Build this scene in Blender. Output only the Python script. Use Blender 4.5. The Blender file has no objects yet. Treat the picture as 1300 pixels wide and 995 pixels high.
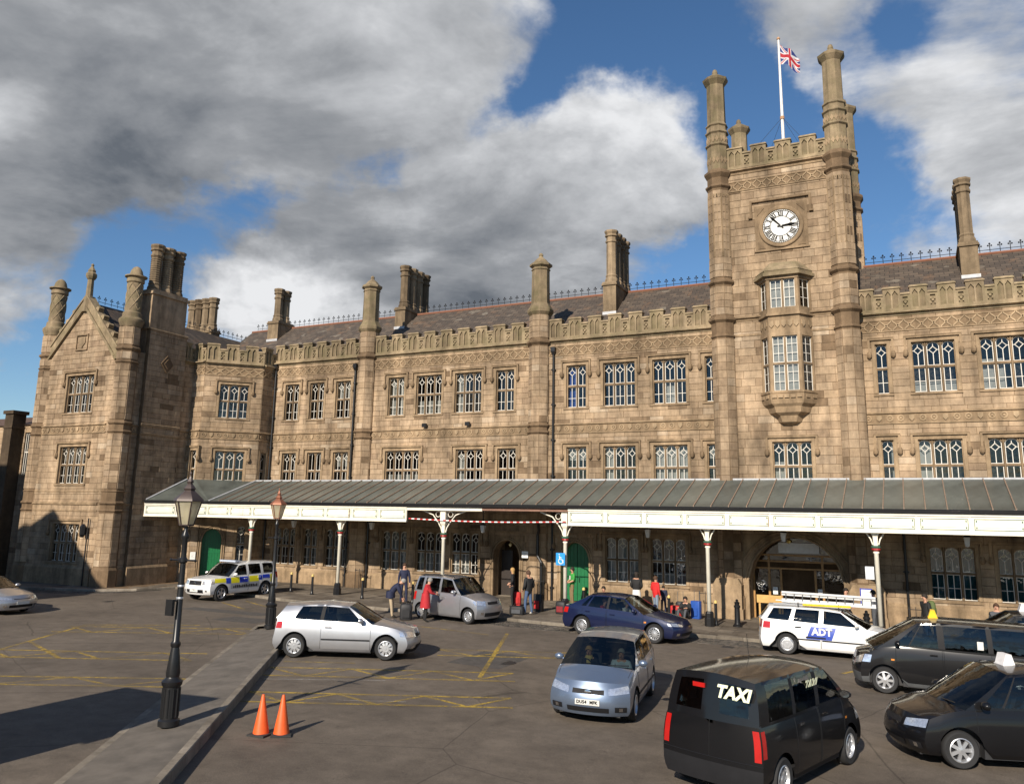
import bpy, math, random
from mathutils import Vector, Matrix
R = math.radians
rnd = random.Random(7)
sc = bpy.context.scene
col = sc.collection

# ------------------------------------------------------------------ camera
CAMZ = 4.2
cam_d = bpy.data.cameras.new('camera')
cam = bpy.data.objects.new('camera', cam_d); col.objects.link(cam)
FPX = 1032.7288
cam_d.sensor_fit = 'HORIZONTAL'; cam_d.sensor_width = 36.0
cam_d.lens = 36.0 * FPX / 1300.0
cam_d.shift_y = -44.5 / 1300.0
cam_d.clip_start = 0.1; cam_d.clip_end = 6000
pi_, ya_, ro_ = R(10.9154), R(26.2332), R(0.98412)
r0 = Vector((math.cos(ya_), math.sin(ya_), 0)); f0 = Vector((-math.sin(ya_), math.cos(ya_), 0)); u0_ = Vector((0, 0, 1))
fw = f0 * math.cos(pi_) + u0_ * math.sin(pi_); up = u0_ * math.cos(pi_) - f0 * math.sin(pi_)
rr = r0 * math.cos(ro_) + up * math.sin(ro_); uu = up * math.cos(ro_) - r0 * math.sin(ro_)
cam.matrix_world = Matrix(((rr.x, uu.x, -fw.x, 0), (rr.y, uu.y, -fw.y, 0), (rr.z, uu.z, -fw.z, CAMZ), (0, 0, 0, 1)))
sc.camera = cam
def pix(x, y):
    """direction of a photo pixel"""
    return rr * ((x - 650) / FPX) + uu * (-(y - 453) / FPX) + fw

# ------------------------------------------------------------------ light
SUN_EL, SUN_AZ = R(29.5), R(0.8)            # sun stands behind the camera, a little to the right
to_sun = Vector((math.sin(SUN_AZ) * math.cos(SUN_EL), -math.cos(SUN_AZ) * math.cos(SUN_EL), math.sin(SUN_EL)))
sd = bpy.data.lights.new('sun', 'SUN'); sd.energy = 5.0; sd.angle = R(0.53); sd.color = (1.0, 0.90, 0.76)
so = bpy.data.objects.new('sun', sd); col.objects.link(so)
so.rotation_euler = (-to_sun).to_track_quat('-Z', 'Y').to_euler()
so.location = (0, -20, 40)

def build_world():
    w = bpy.data.worlds.new('World'); sc.world = w; w.use_nodes = True
    nt = w.node_tree; N = nt.nodes; L = nt.links; N.clear()
    out = N.new('ShaderNodeOutputWorld'); bg = N.new('ShaderNodeBackground'); bg.inputs[1].default_value = 0.070
    L.new(bg.outputs[0], out.inputs[0])
    sky = N.new('ShaderNodeTexSky'); sky.sky_type = 'NISHITA'; sky.sun_disc = False
    sky.sun_elevation = SUN_EL; sky.sun_rotation = math.atan2(to_sun.x, to_sun.y)
    sky.air_density = 1.0; sky.dust_density = 0.0; sky.ozone_density = 4.0
    def math_(op, a, b=None, clamp=False):
        n = N.new('ShaderNodeMath'); n.operation = op; n.use_clamp = clamp
        for i, q in enumerate((a, b)):
            if q is None: continue
            if isinstance(q, (int, float)): n.inputs[i].default_value = q
            else: L.new(q, n.inputs[i])
        return n.outputs[0]
    def vmath(op, a, b=None):
        n = N.new('ShaderNodeVectorMath'); n.operation = op
        for i, q in enumerate((a, b)):
            if q is None: continue
            if isinstance(q, (tuple, Vector)): n.inputs[i].default_value = tuple(q)
            else: L.new(q, n.inputs[i])
        return n
    tc = N.new('ShaderNodeTexCoord'); D = vmath('NORMALIZE', tc.outputs['Generated']).outputs[0]
    sep = N.new('ShaderNodeSeparateXYZ'); L.new(D, sep.inputs[0])
    zz = math_('ADD', math_('MAXIMUM', sep.outputs[2], 0.0), 0.22)
    cmb = N.new('ShaderNodeCombineXYZ')
    L.new(math_('DIVIDE', sep.outputs[0], zz), cmb.inputs[0]); L.new(math_('DIVIDE', sep.outputs[1], zz), cmb.inputs[1])
    P = cmb.outputs[0]
    def noise(vec, scale, detail, rough, dist=0.0):
        n = N.new('ShaderNodeTexNoise'); n.noise_dimensions = '3D'
        n.inputs['Scale'].default_value = scale; n.inputs['Detail'].default_value = detail
        n.inputs['Roughness'].default_value = rough; n.inputs['Distortion'].default_value = dist
        L.new(vec, n.inputs['Vector']); return n.outputs[0]
    base = noise(P, 1.9, 12, 0.60, 0.35)
    lit = vmath('ADD', P, tuple(Vector((0.03, -0.07, 0.0)))).outputs[0]
    base2 = noise(lit, 1.9, 6, 0.55, 0.35)
    big = noise(vmath('ADD', P, (3.1, 1.7, 0)).outputs[0], 0.8, 4, 0.5)
    fine = noise(P, 7.0, 8, 0.62, 0.2)
    # cloud banks and blue gaps, by direction in the sky (ragged by noise)
    wn = N.new('ShaderNodeTexNoise'); wn.inputs['Scale'].default_value = 5.0; wn.inputs['Detail'].default_value = 6; wn.inputs['Roughness'].default_value = 0.6; L.new(D, wn.inputs['Vector'])
    wv = vmath('SUBTRACT', wn.outputs['Color'], (0.5, 0.5, 0.5)).outputs[0]
    sc_n = N.new('ShaderNodeVectorMath'); sc_n.operation = 'SCALE'; L.new(wv, sc_n.inputs[0]); sc_n.inputs['Scale'].default_value = 0.22
    DW = vmath('ADD', D, sc_n.outputs[0]).outputs[0]
    bias = None
    for (px, py, s, a) in SKY_BLOBS:
        d = pix(px, py).normalized()
        dist = vmath('DISTANCE', DW, tuple(d)).outputs['Value']
        e = math_('POWER', 2.718, math_('MULTIPLY', math_('MULTIPLY', dist, dist), -1.0 / (s * s)))
        e = math_('MULTIPLY', e, a)
        bias = e if bias is None else math_('ADD', bias, e)
    bias = math_('SUBTRACT', bias, 0.015)
    dens = math_('ADD', math_('ADD', math_('ADD', base, bias), math_('MULTIPLY', math_('SUBTRACT', big, 0.5), 0.30)), math_('MULTIPLY', math_('SUBTRACT', fine, 0.5), 0.26))
    mr = N.new('ShaderNodeMapRange'); mr.interpolation_type = 'SMOOTHSTEP'
    L.new(dens, mr.inputs[0]); mr.inputs[1].default_value = 0.46; mr.inputs[2].default_value = 0.74
    mask = mr.outputs[0]
    # thick cloud is grey underneath, thin edges bright
    thick = math_('ADD', math_('MULTIPLY', math_('SUBTRACT', base, 0.5), 1.3), math_('MULTIPLY', math_('SUBTRACT', base2, base), 2.2))
    thick = math_('ADD', thick, math_('MULTIPLY', math_('SUBTRACT', big, 0.5), 0.7))
    thick = math_('ADD', thick, math_('ADD', math_('MULTIPLY', math_('SUBTRACT', fine, 0.5), 0.5), 0.42))
    dark = None
    for (px, py, s, a) in SKY_DARK:
        d = pix(px, py).normalized()
        dist = vmath('DISTANCE', DW, tuple(d)).outputs['Value']
        e = math_('MULTIPLY', math_('POWER', 2.718, math_('MULTIPLY', math_('MULTIPLY', dist, dist), -1.0 / (s * s))), a)
        dark = e if dark is None else math_('ADD', dark, e)
    thick = math_('ADD', thick, dark)
    cr = N.new('ShaderNodeValToRGB'); L.new(thick, cr.inputs[0])
    e = cr.color_ramp.elements
    e[0].position = 0.0; e[0].color = (9.2, 9.3, 9.5, 1)
    e[1].position = 1.0; e[1].color = (1.5, 1.7, 2.0, 1)
    k = e.new(0.28); k.color = (6.0, 6.15, 6.4, 1)
    k = e.new(0.56); k.color = (3.6, 3.75, 4.0, 1)
    hs = N.new('ShaderNodeHueSaturation'); hs.inputs['Saturation'].default_value = 1.10; hs.inputs['Value'].default_value = 1.18; L.new(sky.outputs[0], hs.inputs['Color'])
    mx = N.new('ShaderNodeMix'); mx.data_type = 'RGBA'
    L.new(mask, mx.inputs['Factor']); L.new(hs.outputs[0], mx.inputs['A']); L.new(cr.outputs[0], mx.inputs['B'])
    L.new(mx.outputs['Result'], bg.inputs[0])
SKY_BLOBS = [(150, 90, 0.24, 0.28), (450, 90, 0.22, 0.24), (600, 50, 0.12, 0.16), (40, 240, 0.13, 0.26), (240, 190, 0.10, 0.16), (430, 310, 0.13, 0.28), (560, 300, 0.11, 0.24), (690, 270, 0.12, 0.24), (800, 190, 0.08, 0.24), (840, 110, 0.06, 0.16), (850, 270, 0.06, 0.16),
             (1200, 70, 0.15, 0.24), (1030, 70, 0.09, 0.20), (10, 415, 0.06, 0.26), (1260, 230, 0.09, 0.28), (360, 385, 0.08, 0.30), (1150, 320, 0.05, 0.14), (1000, 60, 0.05, 0.10), (680, 330, 0.10, 0.14),
             (850, 15, 0.10, -0.34), (790, 70, 0.05, -0.24), (920, 90, 0.06, -0.22), (960, 170, 0.05, -0.2), (700, 135, 0.05, -0.34), (630, 185, 0.04, -0.20), (150, 350, 0.10, -0.46), (250, 265, 0.06, -0.32), (330, 245, 0.06, -0.26), (450, 212, 0.05, -0.26), (50, 470, 0.06, -0.3), (490, 200, 0.05, -0.24), (1120, 220, 0.08, -0.36), (890, 350, 0.05, -0.18), (10, 500, 0.06, -0.1), (945, 150, 0.05, -0.16), (900, 330, 0.07, -0.26), (1160, 10, 0.05, -0.28), (90, 380, 0.05, -0.2), (340, 240, 0.05, -0.20), (1180, 190, 0.04, -0.1)]
SKY_DARK = [(390, 290, 0.11, 0.34), (530, 345, 0.10, 0.30), (60, 240, 0.12, 0.20), (200, 80, 0.26, 0.08), (470, 110, 0.14, 0.05), (830, 130, 0.10, -0.20), (780, 220, 0.09, -0.10), (1200, 100, 0.2, -0.04), (350, 395, 0.09, -0.75), (525, 285, 0.05, -0.3), (20, 420, 0.07, -0.15), (1250, 240, 0.1, -0.2), (690, 200, 0.06, -0.10)]
build_world()
sc.view_settings.view_transform = 'Standard'; sc.view_settings.look = 'None'
sc.view_settings.exposure = 0.36; sc.view_settings.gamma = 1.0

# ------------------------------------------------------------------ helpers
def tag(o, label=None, cat=None, group=None, kind=None):
    if label: o['label'] = label
    if cat: o['category'] = cat
    if group: o['group'] = group
    if kind: o['kind'] = kind
    return o
def thing(name, label, cat, loc=(0, 0, 0), rz=0, group=None):
    o = bpy.data.objects.new(name, None); col.objects.link(o); o.empty_display_size = 0.2
    o.location = loc; o.rotation_euler = (0, 0, rz)
    return tag(o, label, cat, group)
def link(name, me, parent=None, loc=(0, 0, 0), rot=None, kind=None):
    o = bpy.data.objects.new(name, me); col.objects.link(o)
    if parent is not None: o.parent = parent
    o.location = loc
    if rot is not None: o.rotation_euler = rot if isinstance(rot, tuple) else (0, 0, rot)
    if kind: o['kind'] = kind
    return o
def copy_tree(o, parent=None):
    c = o.copy(); col.objects.link(c); c.parent = parent
    for ch in list(o.children): copy_tree(ch, c)
    return c

def frame(ox, oy, phi):
    c, s = math.cos(phi), math.sin(phi)
    return lambda u, d, z: (ox + u * c - d * s, oy + u * s + d * c, z)
ID = lambda x, y, z: (x, y, z)

class MB:
    def __init__(s, T=ID): s.v = []; s.f = []; s.t = []; s.T = T; s.m = []; s.cm = 0
    def add(s, vs, fs, tone=0.5):
        n = len(s.v); s.v += [s.T(*p) for p in vs]
        for f in fs: s.f.append(tuple(n + i for i in f)); s.t.append(tone); s.m.append(s.cm)
        return s
    def box(s, x0, x1, y0, y1, z0, z1, tone=0.5):
        vs = [(x0, y0, z0), (x1, y0, z0), (x1, y1, z0), (x0, y1, z0), (x0, y0, z1), (x1, y0, z1), (x1, y1, z1), (x0, y1, z1)]
        return s.add(vs, [(0, 3, 2, 1), (4, 5, 6, 7), (0, 1, 5, 4), (1, 2, 6, 5), (2, 3, 7, 6), (3, 0, 4, 7)], tone)
    def cbox(s, cx, cy, cz, sx, sy, sz, tone=0.5):
        return s.box(cx - sx / 2, cx + sx / 2, cy - sy / 2, cy + sy / 2, cz - sz / 2, cz + sz / 2, tone)
    def block(s, u0, u1, d, z0, z1, tone, ch=0.012):
        """an ashlar block: proud face with chamfered arrises"""
        a = 0.04
        vs = [(u0, d + a, z0), (u1, d + a, z0), (u1, d + a, z1), (u0, d + a, z1),
              (u0, d + ch, z0), (u1, d + ch, z0), (u1, d + ch, z1), (u0, d + ch, z1),
              (u0 + ch, d, z0 + ch), (u1 - ch, d, z0 + ch), (u1 - ch, d, z1 - ch), (u0 + ch, d, z1 - ch)]
        fs = [(8, 9, 10, 11)]
        for i in range(4):
            j = (i + 1) % 4
            fs += [(4 + i, 4 + j, 8 + j, 8 + i), (i, j, 4 + j, 4 + i)]
        return s.add(vs, fs, tone)
    def prism(s, pts, y0, y1, tone=0.5):
        """polygon in x,z extruded along y"""
        n = len(pts)
        vs = [(p[0], y0, p[1]) for p in pts] + [(p[0], y1, p[1]) for p in pts]
        fs = [tuple(range(n)), tuple(range(2 * n - 1, n - 1, -1))] + [(i, n + i, n + (i + 1) % n, (i + 1) % n) for i in range(n)]
        return s.add(vs, fs, tone)
    def vprism(s, pts, z0, z1, tone=0.5):
        n = len(pts)
        vs = [(p[0], p[1], z0) for p in pts] + [(p[0], p[1], z1) for p in pts]
        fs = [tuple(range(n - 1, -1, -1)), tuple(range(n, 2 * n))] + [(i, (i + 1) % n, n + (i + 1) % n, n + i) for i in range(n)]
        return s.add(vs, fs, tone)
    def lathe(s, cx, cy, prof, n=8, rot=0.0, tone=0.5, cap=True, sx=1, sy=1):
        vs = []; fs = []
        for r, z in prof:
            for i in range(n):
                a = rot + 2 * math.pi * i / n
                vs.append((cx + sx * r * math.cos(a), cy + sy * r * math.sin(a), z))
        for k in range(len(prof) - 1):
            for i in range(n):
                j = (i + 1) % n
                fs.append((k * n + i, k * n + j, (k + 1) * n + j, (k + 1) * n + i))
        if cap:
            fs.append(tuple(range(n - 1, -1, -1))); fs.append(tuple((len(prof) - 1) * n + i for i in range(n)))
        return s.add(vs, fs, tone)
    def tube(s, pts, r, n=6, tone=0.5, cap=True):
        pts = [Vector(p) for p in pts]; rs = r if isinstance(r, (list, tuple)) else [r] * len(pts)
        vs = []; fs = []; ref = None
        for k, p in enumerate(pts):
            d = (pts[min(k + 1, len(pts) - 1)] - pts[max(k - 1, 0)]).normalized()
            if ref is None:
                ref = Vector((0, 0, 1)) if abs(d.z) < 0.9 else Vector((1, 0, 0))
            a = d.cross(ref).normalized(); b = d.cross(a).normalized(); ref = -b if False else ref
            for i in range(n):
                t = 2 * math.pi * i / n
                q = p + (a * math.cos(t) + b * math.sin(t)) * rs[k]; vs.append(tuple(q))
        for k in range(len(pts) - 1):
            for i in range(n):
                j = (i + 1) % n
                fs.append((k * n + i, (k + 1) * n + i, (k + 1) * n + j, k * n + j))
        if cap: fs.append(tuple(range(n))); fs.append(tuple((len(pts) - 1) * n + i for i in range(n - 1, -1, -1)))
        return s.add(vs, fs, tone)
    def mesh(s, name, mats, smooth=False, origin=(0, 0, 0)):
        me = bpy.data.meshes.new(name)
        o = origin
        me.from_pydata([(p[0] - o[0], p[1] - o[1], p[2] - o[2]) for p in s.v], [], s.f)
        for m in (mats if isinstance(mats, (list, tuple)) else [mats]): me.materials.append(m)
        a = me.attributes.new('tone', 'FLOAT', 'FACE'); a.data.foreach_set('value', s.t)
        if any(s.m): me.polygons.foreach_set('material_index', s.m)
        if smooth: me.polygons.foreach_set('use_smooth', [True] * len(me.polygons))
        me.update()
        return me
    def build(s, name, mats, parent=None, smooth=False, kind=None, world=True):
        """mesh given in world coordinates, linked under a top-level Empty without rotation"""
        o = tuple(parent.location) if (parent is not None and world) else (0, 0, 0)
        return link(name, s.mesh(name, mats, smooth, o), parent, kind=kind)

# ------------------------------------------------------------------ materials
MATS = {}
def nodes(name):
    m = bpy.data.materials.new(name); m.use_nodes = True; MATS[name] = m
    nt = m.node_tree; b = nt.nodes['Principled BSDF']
    return m, nt, b
def simple(name, c, rough=0.5, metal=0.0, var=0.12, scale=6.0, bump=0.0, bscale=40.0, coat=0.0, spec=0.5, emit=None):
    m, nt, b = nodes(name); N = nt.nodes; L = nt.links
    b.inputs['Roughness'].default_value = rough; b.inputs['Metallic'].default_value = metal
    b.inputs['Coat Weight'].default_value = coat; b.inputs['Coat Roughness'].default_value = 0.09
    b.inputs['Specular IOR Level'].default_value = spec
    tc = N.new('ShaderNodeTexCoord')
    if var > 0:
        n = N.new('ShaderNodeTexNoise'); n.inputs['Scale'].default_value = scale; n.inputs['Detail'].default_value = 6; n.inputs['Roughness'].default_value = 0.6
        L.new(tc.outputs['Object'], n.inputs['Vector'])
        mr = N.new('ShaderNodeMapRange'); mr.inputs[1].default_value = 0.3; mr.inputs[2].default_value = 0.7
        mr.inputs[3].default_value = 1 - var; mr.inputs[4].default_value = 1 + var; L.new(n.outputs[0], mr.inputs[0])
        mx = N.new('ShaderNodeVectorMath'); mx.operation = 'SCALE'; mx.inputs[0].default_value = c[:3]; L.new(mr.outputs[0], mx.inputs['Scale'])
        L.new(mx.outputs[0], b.inputs['Base Color'])
    else: b.inputs['Base Color'].default_value = (*c[:3], 1)
    if bump > 0:
        n2 = N.new('ShaderNodeTexNoise'); n2.inputs['Scale'].default_value = bscale; n2.inputs['Detail'].default_value = 4
        L.new(tc.outputs['Object'], n2.inputs['Vector'])
        bp = N.new('ShaderNodeBump'); bp.inputs['Strength'].default_value = bump; bp.inputs['Distance'].default_value = 0.01
        L.new(n2.outputs[0], bp.inputs['Height']); L.new(bp.outputs[0], b.inputs['Normal'])
    if emit: b.inputs['Emission Color'].default_value = (*emit[:3], 1); b.inputs['Emission Strength'].default_value = emit[3]
    return m
def stone(name, cols, stain=0.5, moss=0.0, rough=0.88):
    """sandstone: block tone picks the colour, stains and grain over it"""
    m, nt, b = nodes(name); N = nt.nodes; L = nt.links
    b.inputs['Roughness'].default_value = rough; b.inputs['Specular IOR Level'].default_value = 0.2
    at = N.new('ShaderNodeAttribute'); at.attribute_name = 'tone'
    cr = N.new('ShaderNodeValToRGB'); L.new(at.outputs['Fac'], cr.inputs[0])
    e = cr.color_ramp.elements
    for i, c in enumerate(cols):
        p = i / (len(cols) - 1)
        k = e[0] if i == 0 else (e[len(e) - 1] if i == len(cols) - 1 else e.new(p))
        k.position = p; k.color = (*c, 1)
    geo = N.new('ShaderNodeNewGeometry')
    def noise(sc_, det, ro=0.6, vec=None):
        n = N.new('ShaderNodeTexNoise'); n.inputs['Scale'].default_value = sc_; n.inputs['Detail'].default_value = det; n.inputs['Roughness'].default_value = ro
        L.new(vec or geo.outputs['Position'], n.inputs['Vector']); return n.outputs[0]
    mp = N.new('ShaderNodeMapping'); mp.inputs['Scale'].default_value = (1.6, 1.6, 0.28); L.new(geo.outputs['Position'], mp.inputs[0])
    def rng(v, a, b_, c, d):
        r = N.new('ShaderNodeMapRange'); L.new(v, r.inputs[0])
        for i, q in zip((1, 2, 3, 4), (a, b_, c, d)): r.inputs[i].default_value = q
        return r.outputs[0]
    def mul(colr, fac):
        s = N.new('ShaderNodeVectorMath'); s.operation = 'SCALE'; L.new(colr, s.inputs[0]); L.new(fac, s.inputs['Scale']); return s.outputs[0]
    c = cr.outputs[0]
    c = mul(c, rng(noise(0.9, 7, 0.68, vec=mp.outputs[0]), 0.36, 0.72, 1.10, 1.0 - stain))     # streaks of weathering
    c = mul(c, rng(noise(0.28, 4, 0.6), 0.36, 0.66, 1.12, 0.74))
    c = mul(c, rng(noise(2.6, 6, 0.65), 0.3, 0.72, 1.16, 0.70))
    c = mul(c, rng(noise(26, 4, 0.6), 0.3, 0.7, 1.08, 0.90))
    if moss > 0:
        mm = N.new('ShaderNodeMix'); mm.data_type = 'RGBA'; L.new(c, mm.inputs['A']); mm.inputs['B'].default_value = (0.115, 0.11, 0.048, 1)
        L.new(rng(noise(1.7, 6, 0.65), 0.42, 0.62, 0.0, moss), mm.inputs['Factor']); c = mm.outputs['Result']
    L.new(c, b.inputs['Base Color'])
    bp = N.new('ShaderNodeBump'); bp.inputs['Strength'].default_value = 0.5; bp.inputs['Distance'].default_value = 0.012
    L.new(noise(14, 8, 0.7), bp.inputs['Height']); L.new(bp.outputs[0], b.inputs['Normal'])
    return m
TAN = [(0.20, 0.137, 0.084), (0.335, 0.238, 0.153), (0.40, 0.29, 0.19), (0.43, 0.318, 0.211), (0.40, 0.288, 0.184), (0.335, 0.238, 0.157), (0.48, 0.375, 0.265)]
ASHLAR = stone('sandstone_ashlar', TAN, stain=0.62)
TRIM = stone('sandstone_trim', [(0.20, 0.135, 0.08), (0.35, 0.25, 0.155), (0.42, 0.31, 0.195)], stain=0.62)
CREST = stone('weathered_parapet_stone', [(0.20, 0.15, 0.095), (0.32, 0.245, 0.155), (0.41, 0.315, 0.205)], stain=0.6, moss=0.34)
SOOTY = stone('sooty_chimney_stone', [(0.16, 0.115, 0.072), (0.27, 0.20, 0.127), (0.34, 0.255, 0.165)], stain=0.66)
MORTAR = stone('joint_mortar', [(0.17, 0.115, 0.07), (0.22, 0.15, 0.09)], stain=0.4)
LEAD = simple('lead_flashing', (0.42, 0.43, 0.45), 0.5, 0.0, 0.2)
def slate():
    m, nt, b = nodes('roof_slate'); N = nt.nodes; L = nt.links
    b.inputs['Roughness'].default_value = 0.75
    tc = N.new('ShaderNodeTexCoord')
    sp = N.new('ShaderNodeSeparateXYZ'); L.new(tc.outputs['Object'], sp.inputs[0])
    cb = N.new('ShaderNodeCombineXYZ')
    ad = N.new('ShaderNodeMath'); ad.operation = 'ADD'; L.new(sp.outputs[1], ad.inputs[0]); L.new(sp.outputs[2], ad.inputs[1])
    L.new(sp.outputs[0], cb.inputs[0]); L.new(ad.outputs[0], cb.inputs[1])
    br = N.new('ShaderNodeTexBrick'); L.new(cb.outputs[0], br.inputs['Vector'])
    br.inputs['Scale'].default_value = 1.0; br.inputs['Brick Width'].default_value = 0.42; br.inputs['Row Height'].default_value = 0.36
    br.inputs['Mortar Size'].default_value = 0.012; br.inputs['Color1'].default_value = (0.062, 0.048, 0.038, 1); br.inputs['Color2'].default_value = (0.115, 0.088, 0.066, 1); br.inputs['Mortar'].default_value = (0.02, 0.018, 0.016, 1)
    br.inputs['Bias'].default_value = -0.2
    n = N.new('ShaderNodeTexNoise'); n.inputs['Scale'].default_value = 1.3; n.inputs['Detail'].default_value = 7; n.inputs['Roughness'].default_value = 0.7; L.new(tc.outputs['Object'], n.inputs['Vector'])
    cr = N.new('ShaderNodeValToRGB'); L.new(n.outputs[0], cr.inputs[0]); e = cr.color_ramp.elements
    e[0].position = 0.55; e[0].color = (0, 0, 0, 1); e[1].position = 0.70; e[1].color = (1, 1, 1, 1)
    mx = N.new('ShaderNodeMix'); mx.data_type = 'RGBA'; L.new(cr.outputs[0], mx.inputs['Factor']); L.new(br.outputs[0], mx.inputs['A']); mx.inputs['B'].default_value = (0.15, 0.088, 0.052, 1)
    v = N.new('ShaderNodeTexVoronoi'); v.inputs['Scale'].default_value = 2.6; L.new(cb.outputs[0], v.inputs['Vector'])
    cr2 = N.new('ShaderNodeValToRGB'); L.new(v.outputs['Color'], cr2.inputs[0]); e = cr2.color_ramp.elements
    e[0].position = 0.86; e[0].color = (0, 0, 0, 1); e[1].position = 0.9; e[1].color = (0.6, 0.6, 0.6, 1)
    mx2 = N.new('ShaderNodeMix'); mx2.data_type = 'RGBA'; L.new(cr2.outputs[0], mx2.inputs['Factor']); L.new(mx.outputs['Result'], mx2.inputs['A']); mx2.inputs['B'].default_value = (0.2, 0.175, 0.14, 1)
    L.new(mx2.outputs['Result'], b.inputs['Base Color'])
    bp = N.new('ShaderNodeBump'); bp.inputs['Strength'].default_value = 0.6; bp.inputs['Distance'].default_value = 0.02; L.new(br.outputs['Fac'], bp.inputs['Height']); bp.invert = True
    L.new(bp.outputs[0], b.inputs['Normal'])
    return m
SLATE = slate()
RIDGE = simple('ridge_tile', (0.20, 0.085, 0.05), 0.8)
IRON = simple('black_iron', (0.02, 0.02, 0.022), 0.45)
BLACK = simple('black_paint', (0.012, 0.012, 0.013), 0.35)
INK = simple('plate_ink', (0.006, 0.006, 0.006), 0.9, spec=0.05, var=0.0)
RUBBER = simple('tyre_rubber', (0.018, 0.018, 0.019), 0.8)
PLASTIC = simple('dark_plastic', (0.025, 0.025, 0.027), 0.55)
def glass(name, tint, fac0=0.06):
    m, nt, b = nodes(name); N = nt.nodes; L = nt.links; N.remove(b)
    out = N['Material Output']
    tr = N.new('ShaderNodeBsdfTransparent'); tr.inputs[0].default_value = (*tint, 1)
    gl = N.new('ShaderNodeBsdfGlossy'); gl.inputs['Roughness'].default_value = 0.02; gl.inputs[0].default_value = (0.9, 0.9, 0.88, 1)
    fr = N.new('ShaderNodeFresnel'); fr.inputs[0].default_value = 1.5
    tc = N.new('ShaderNodeTexCoord'); n = N.new('ShaderNodeTexNoise'); n.inputs['Scale'].default_value = 3.0; L.new(tc.outputs['Object'], n.inputs['Vector'])
    bp = N.new('ShaderNodeBump'); bp.inputs['Strength'].default_value = 0.25; bp.inputs['Distance'].default_value = 0.03; L.new(n.outputs[0], bp.inputs['Height']); L.new(bp.outputs[0], gl.inputs['Normal'])
    ad = N.new('ShaderNodeMath'); ad.operation = 'ADD'; ad.use_clamp = True; L.new(fr.outputs[0], ad.inputs[0]); ad.inputs[1].default_value = fac0
    mx = N.new('ShaderNodeMixShader'); L.new(ad.outputs[0], mx.inputs[0]); L.new(tr.outputs[0], mx.inputs[1]); L.new(gl.outputs[0], mx.inputs[2])
    L.new(mx.outputs[0], out.inputs[0]); return m
PANE = glass('window_glass', (0.55, 0.58, 0.60), 0.03)
TEALPANE = glass('teal_screened_glass', (0.10, 0.30, 0.34), 0.03)
CARGLASS = glass('car_glass', (0.30, 0.34, 0.34), 0.03)
def frosted():
    m, nt, b = nodes('frosted_lantern_glass'); N = nt.nodes; L = nt.links
    b.inputs['Base Color'].default_value = (0.62, 0.56, 0.40, 1); b.inputs['Roughness'].default_value = 0.35
    out = N['Material Output']; tl = N.new('ShaderNodeBsdfTranslucent'); tl.inputs[0].default_value = (0.8, 0.72, 0.5, 1)
    tp = N.new('ShaderNodeBsdfTransparent'); m1 = N.new('ShaderNodeMixShader'); m1.inputs[0].default_value = 0.45; L.new(b.outputs[0], m1.inputs[1]); L.new(tl.outputs[0], m1.inputs[2])
    m2 = N.new('ShaderNodeMixShader'); m2.inputs[0].default_value = 0.22; L.new(m1.outputs[0], m2.inputs[1]); L.new(tp.outputs[0], m2.inputs[2]); L.new(m2.outputs[0], out.inputs[0]); return m
LAMPGLASS = frosted()
CLEARGLASS = glass('headlamp_glass', (0.85, 0.87, 0.9), 0.05)
WHITEWOOD = simple('white_window_paint', (0.62, 0.59, 0.53), 0.5, var=0.08)
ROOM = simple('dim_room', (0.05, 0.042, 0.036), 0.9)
BLIND = simple('white_blind', (0.62, 0.60, 0.54), 0.8, var=0.15, scale=3)
TEALBLIND = simple('teal_blind', (0.03, 0.16, 0.17), 0.7)
BLUEBLIND = simple('blue_curtain', (0.04, 0.10, 0.42), 0.8)
CREAM = simple('cream_paint', (0.78, 0.735, 0.62), 0.45, var=0.10, scale=3, bump=0.1)
RUSTY = simple('rust_stain_paint', (0.42, 0.24, 0.13), 0.7, var=0.3)
GREENLINE = simple('dark_green_line', (0.05, 0.12, 0.08), 0.5)
GREENDOOR = simple('green_door_paint', (0.008, 0.135, 0.045), 0.4, var=0.1)
REDPAINT = simple('red_paint', (0.35, 0.02, 0.02), 0.45)
OAK = simple('golden_oak', (0.34, 0.18, 0.055), 0.5, var=0.25, scale=8)
WHITE = simple('white_paint', (0.80, 0.80, 0.78), 0.45, var=0.05)
def sharp(me, ang=32):
    me.polygons.foreach_set('use_smooth', [True] * len(me.polygons))
    try: me.set_sharp_from_angle(angle=R(ang))
    except Exception: pass
    return me
# ------------------------------------------------------------------ ground
def g(x):
    if x <= -18: return 0.0
    if x < -14: t = (x + 18); return -0.02 * t * t / 8
    return -0.02 * (min(x, 40) + 16)
def gslope(x): return (g(x + 0.5) - g(x - 0.5))

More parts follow.
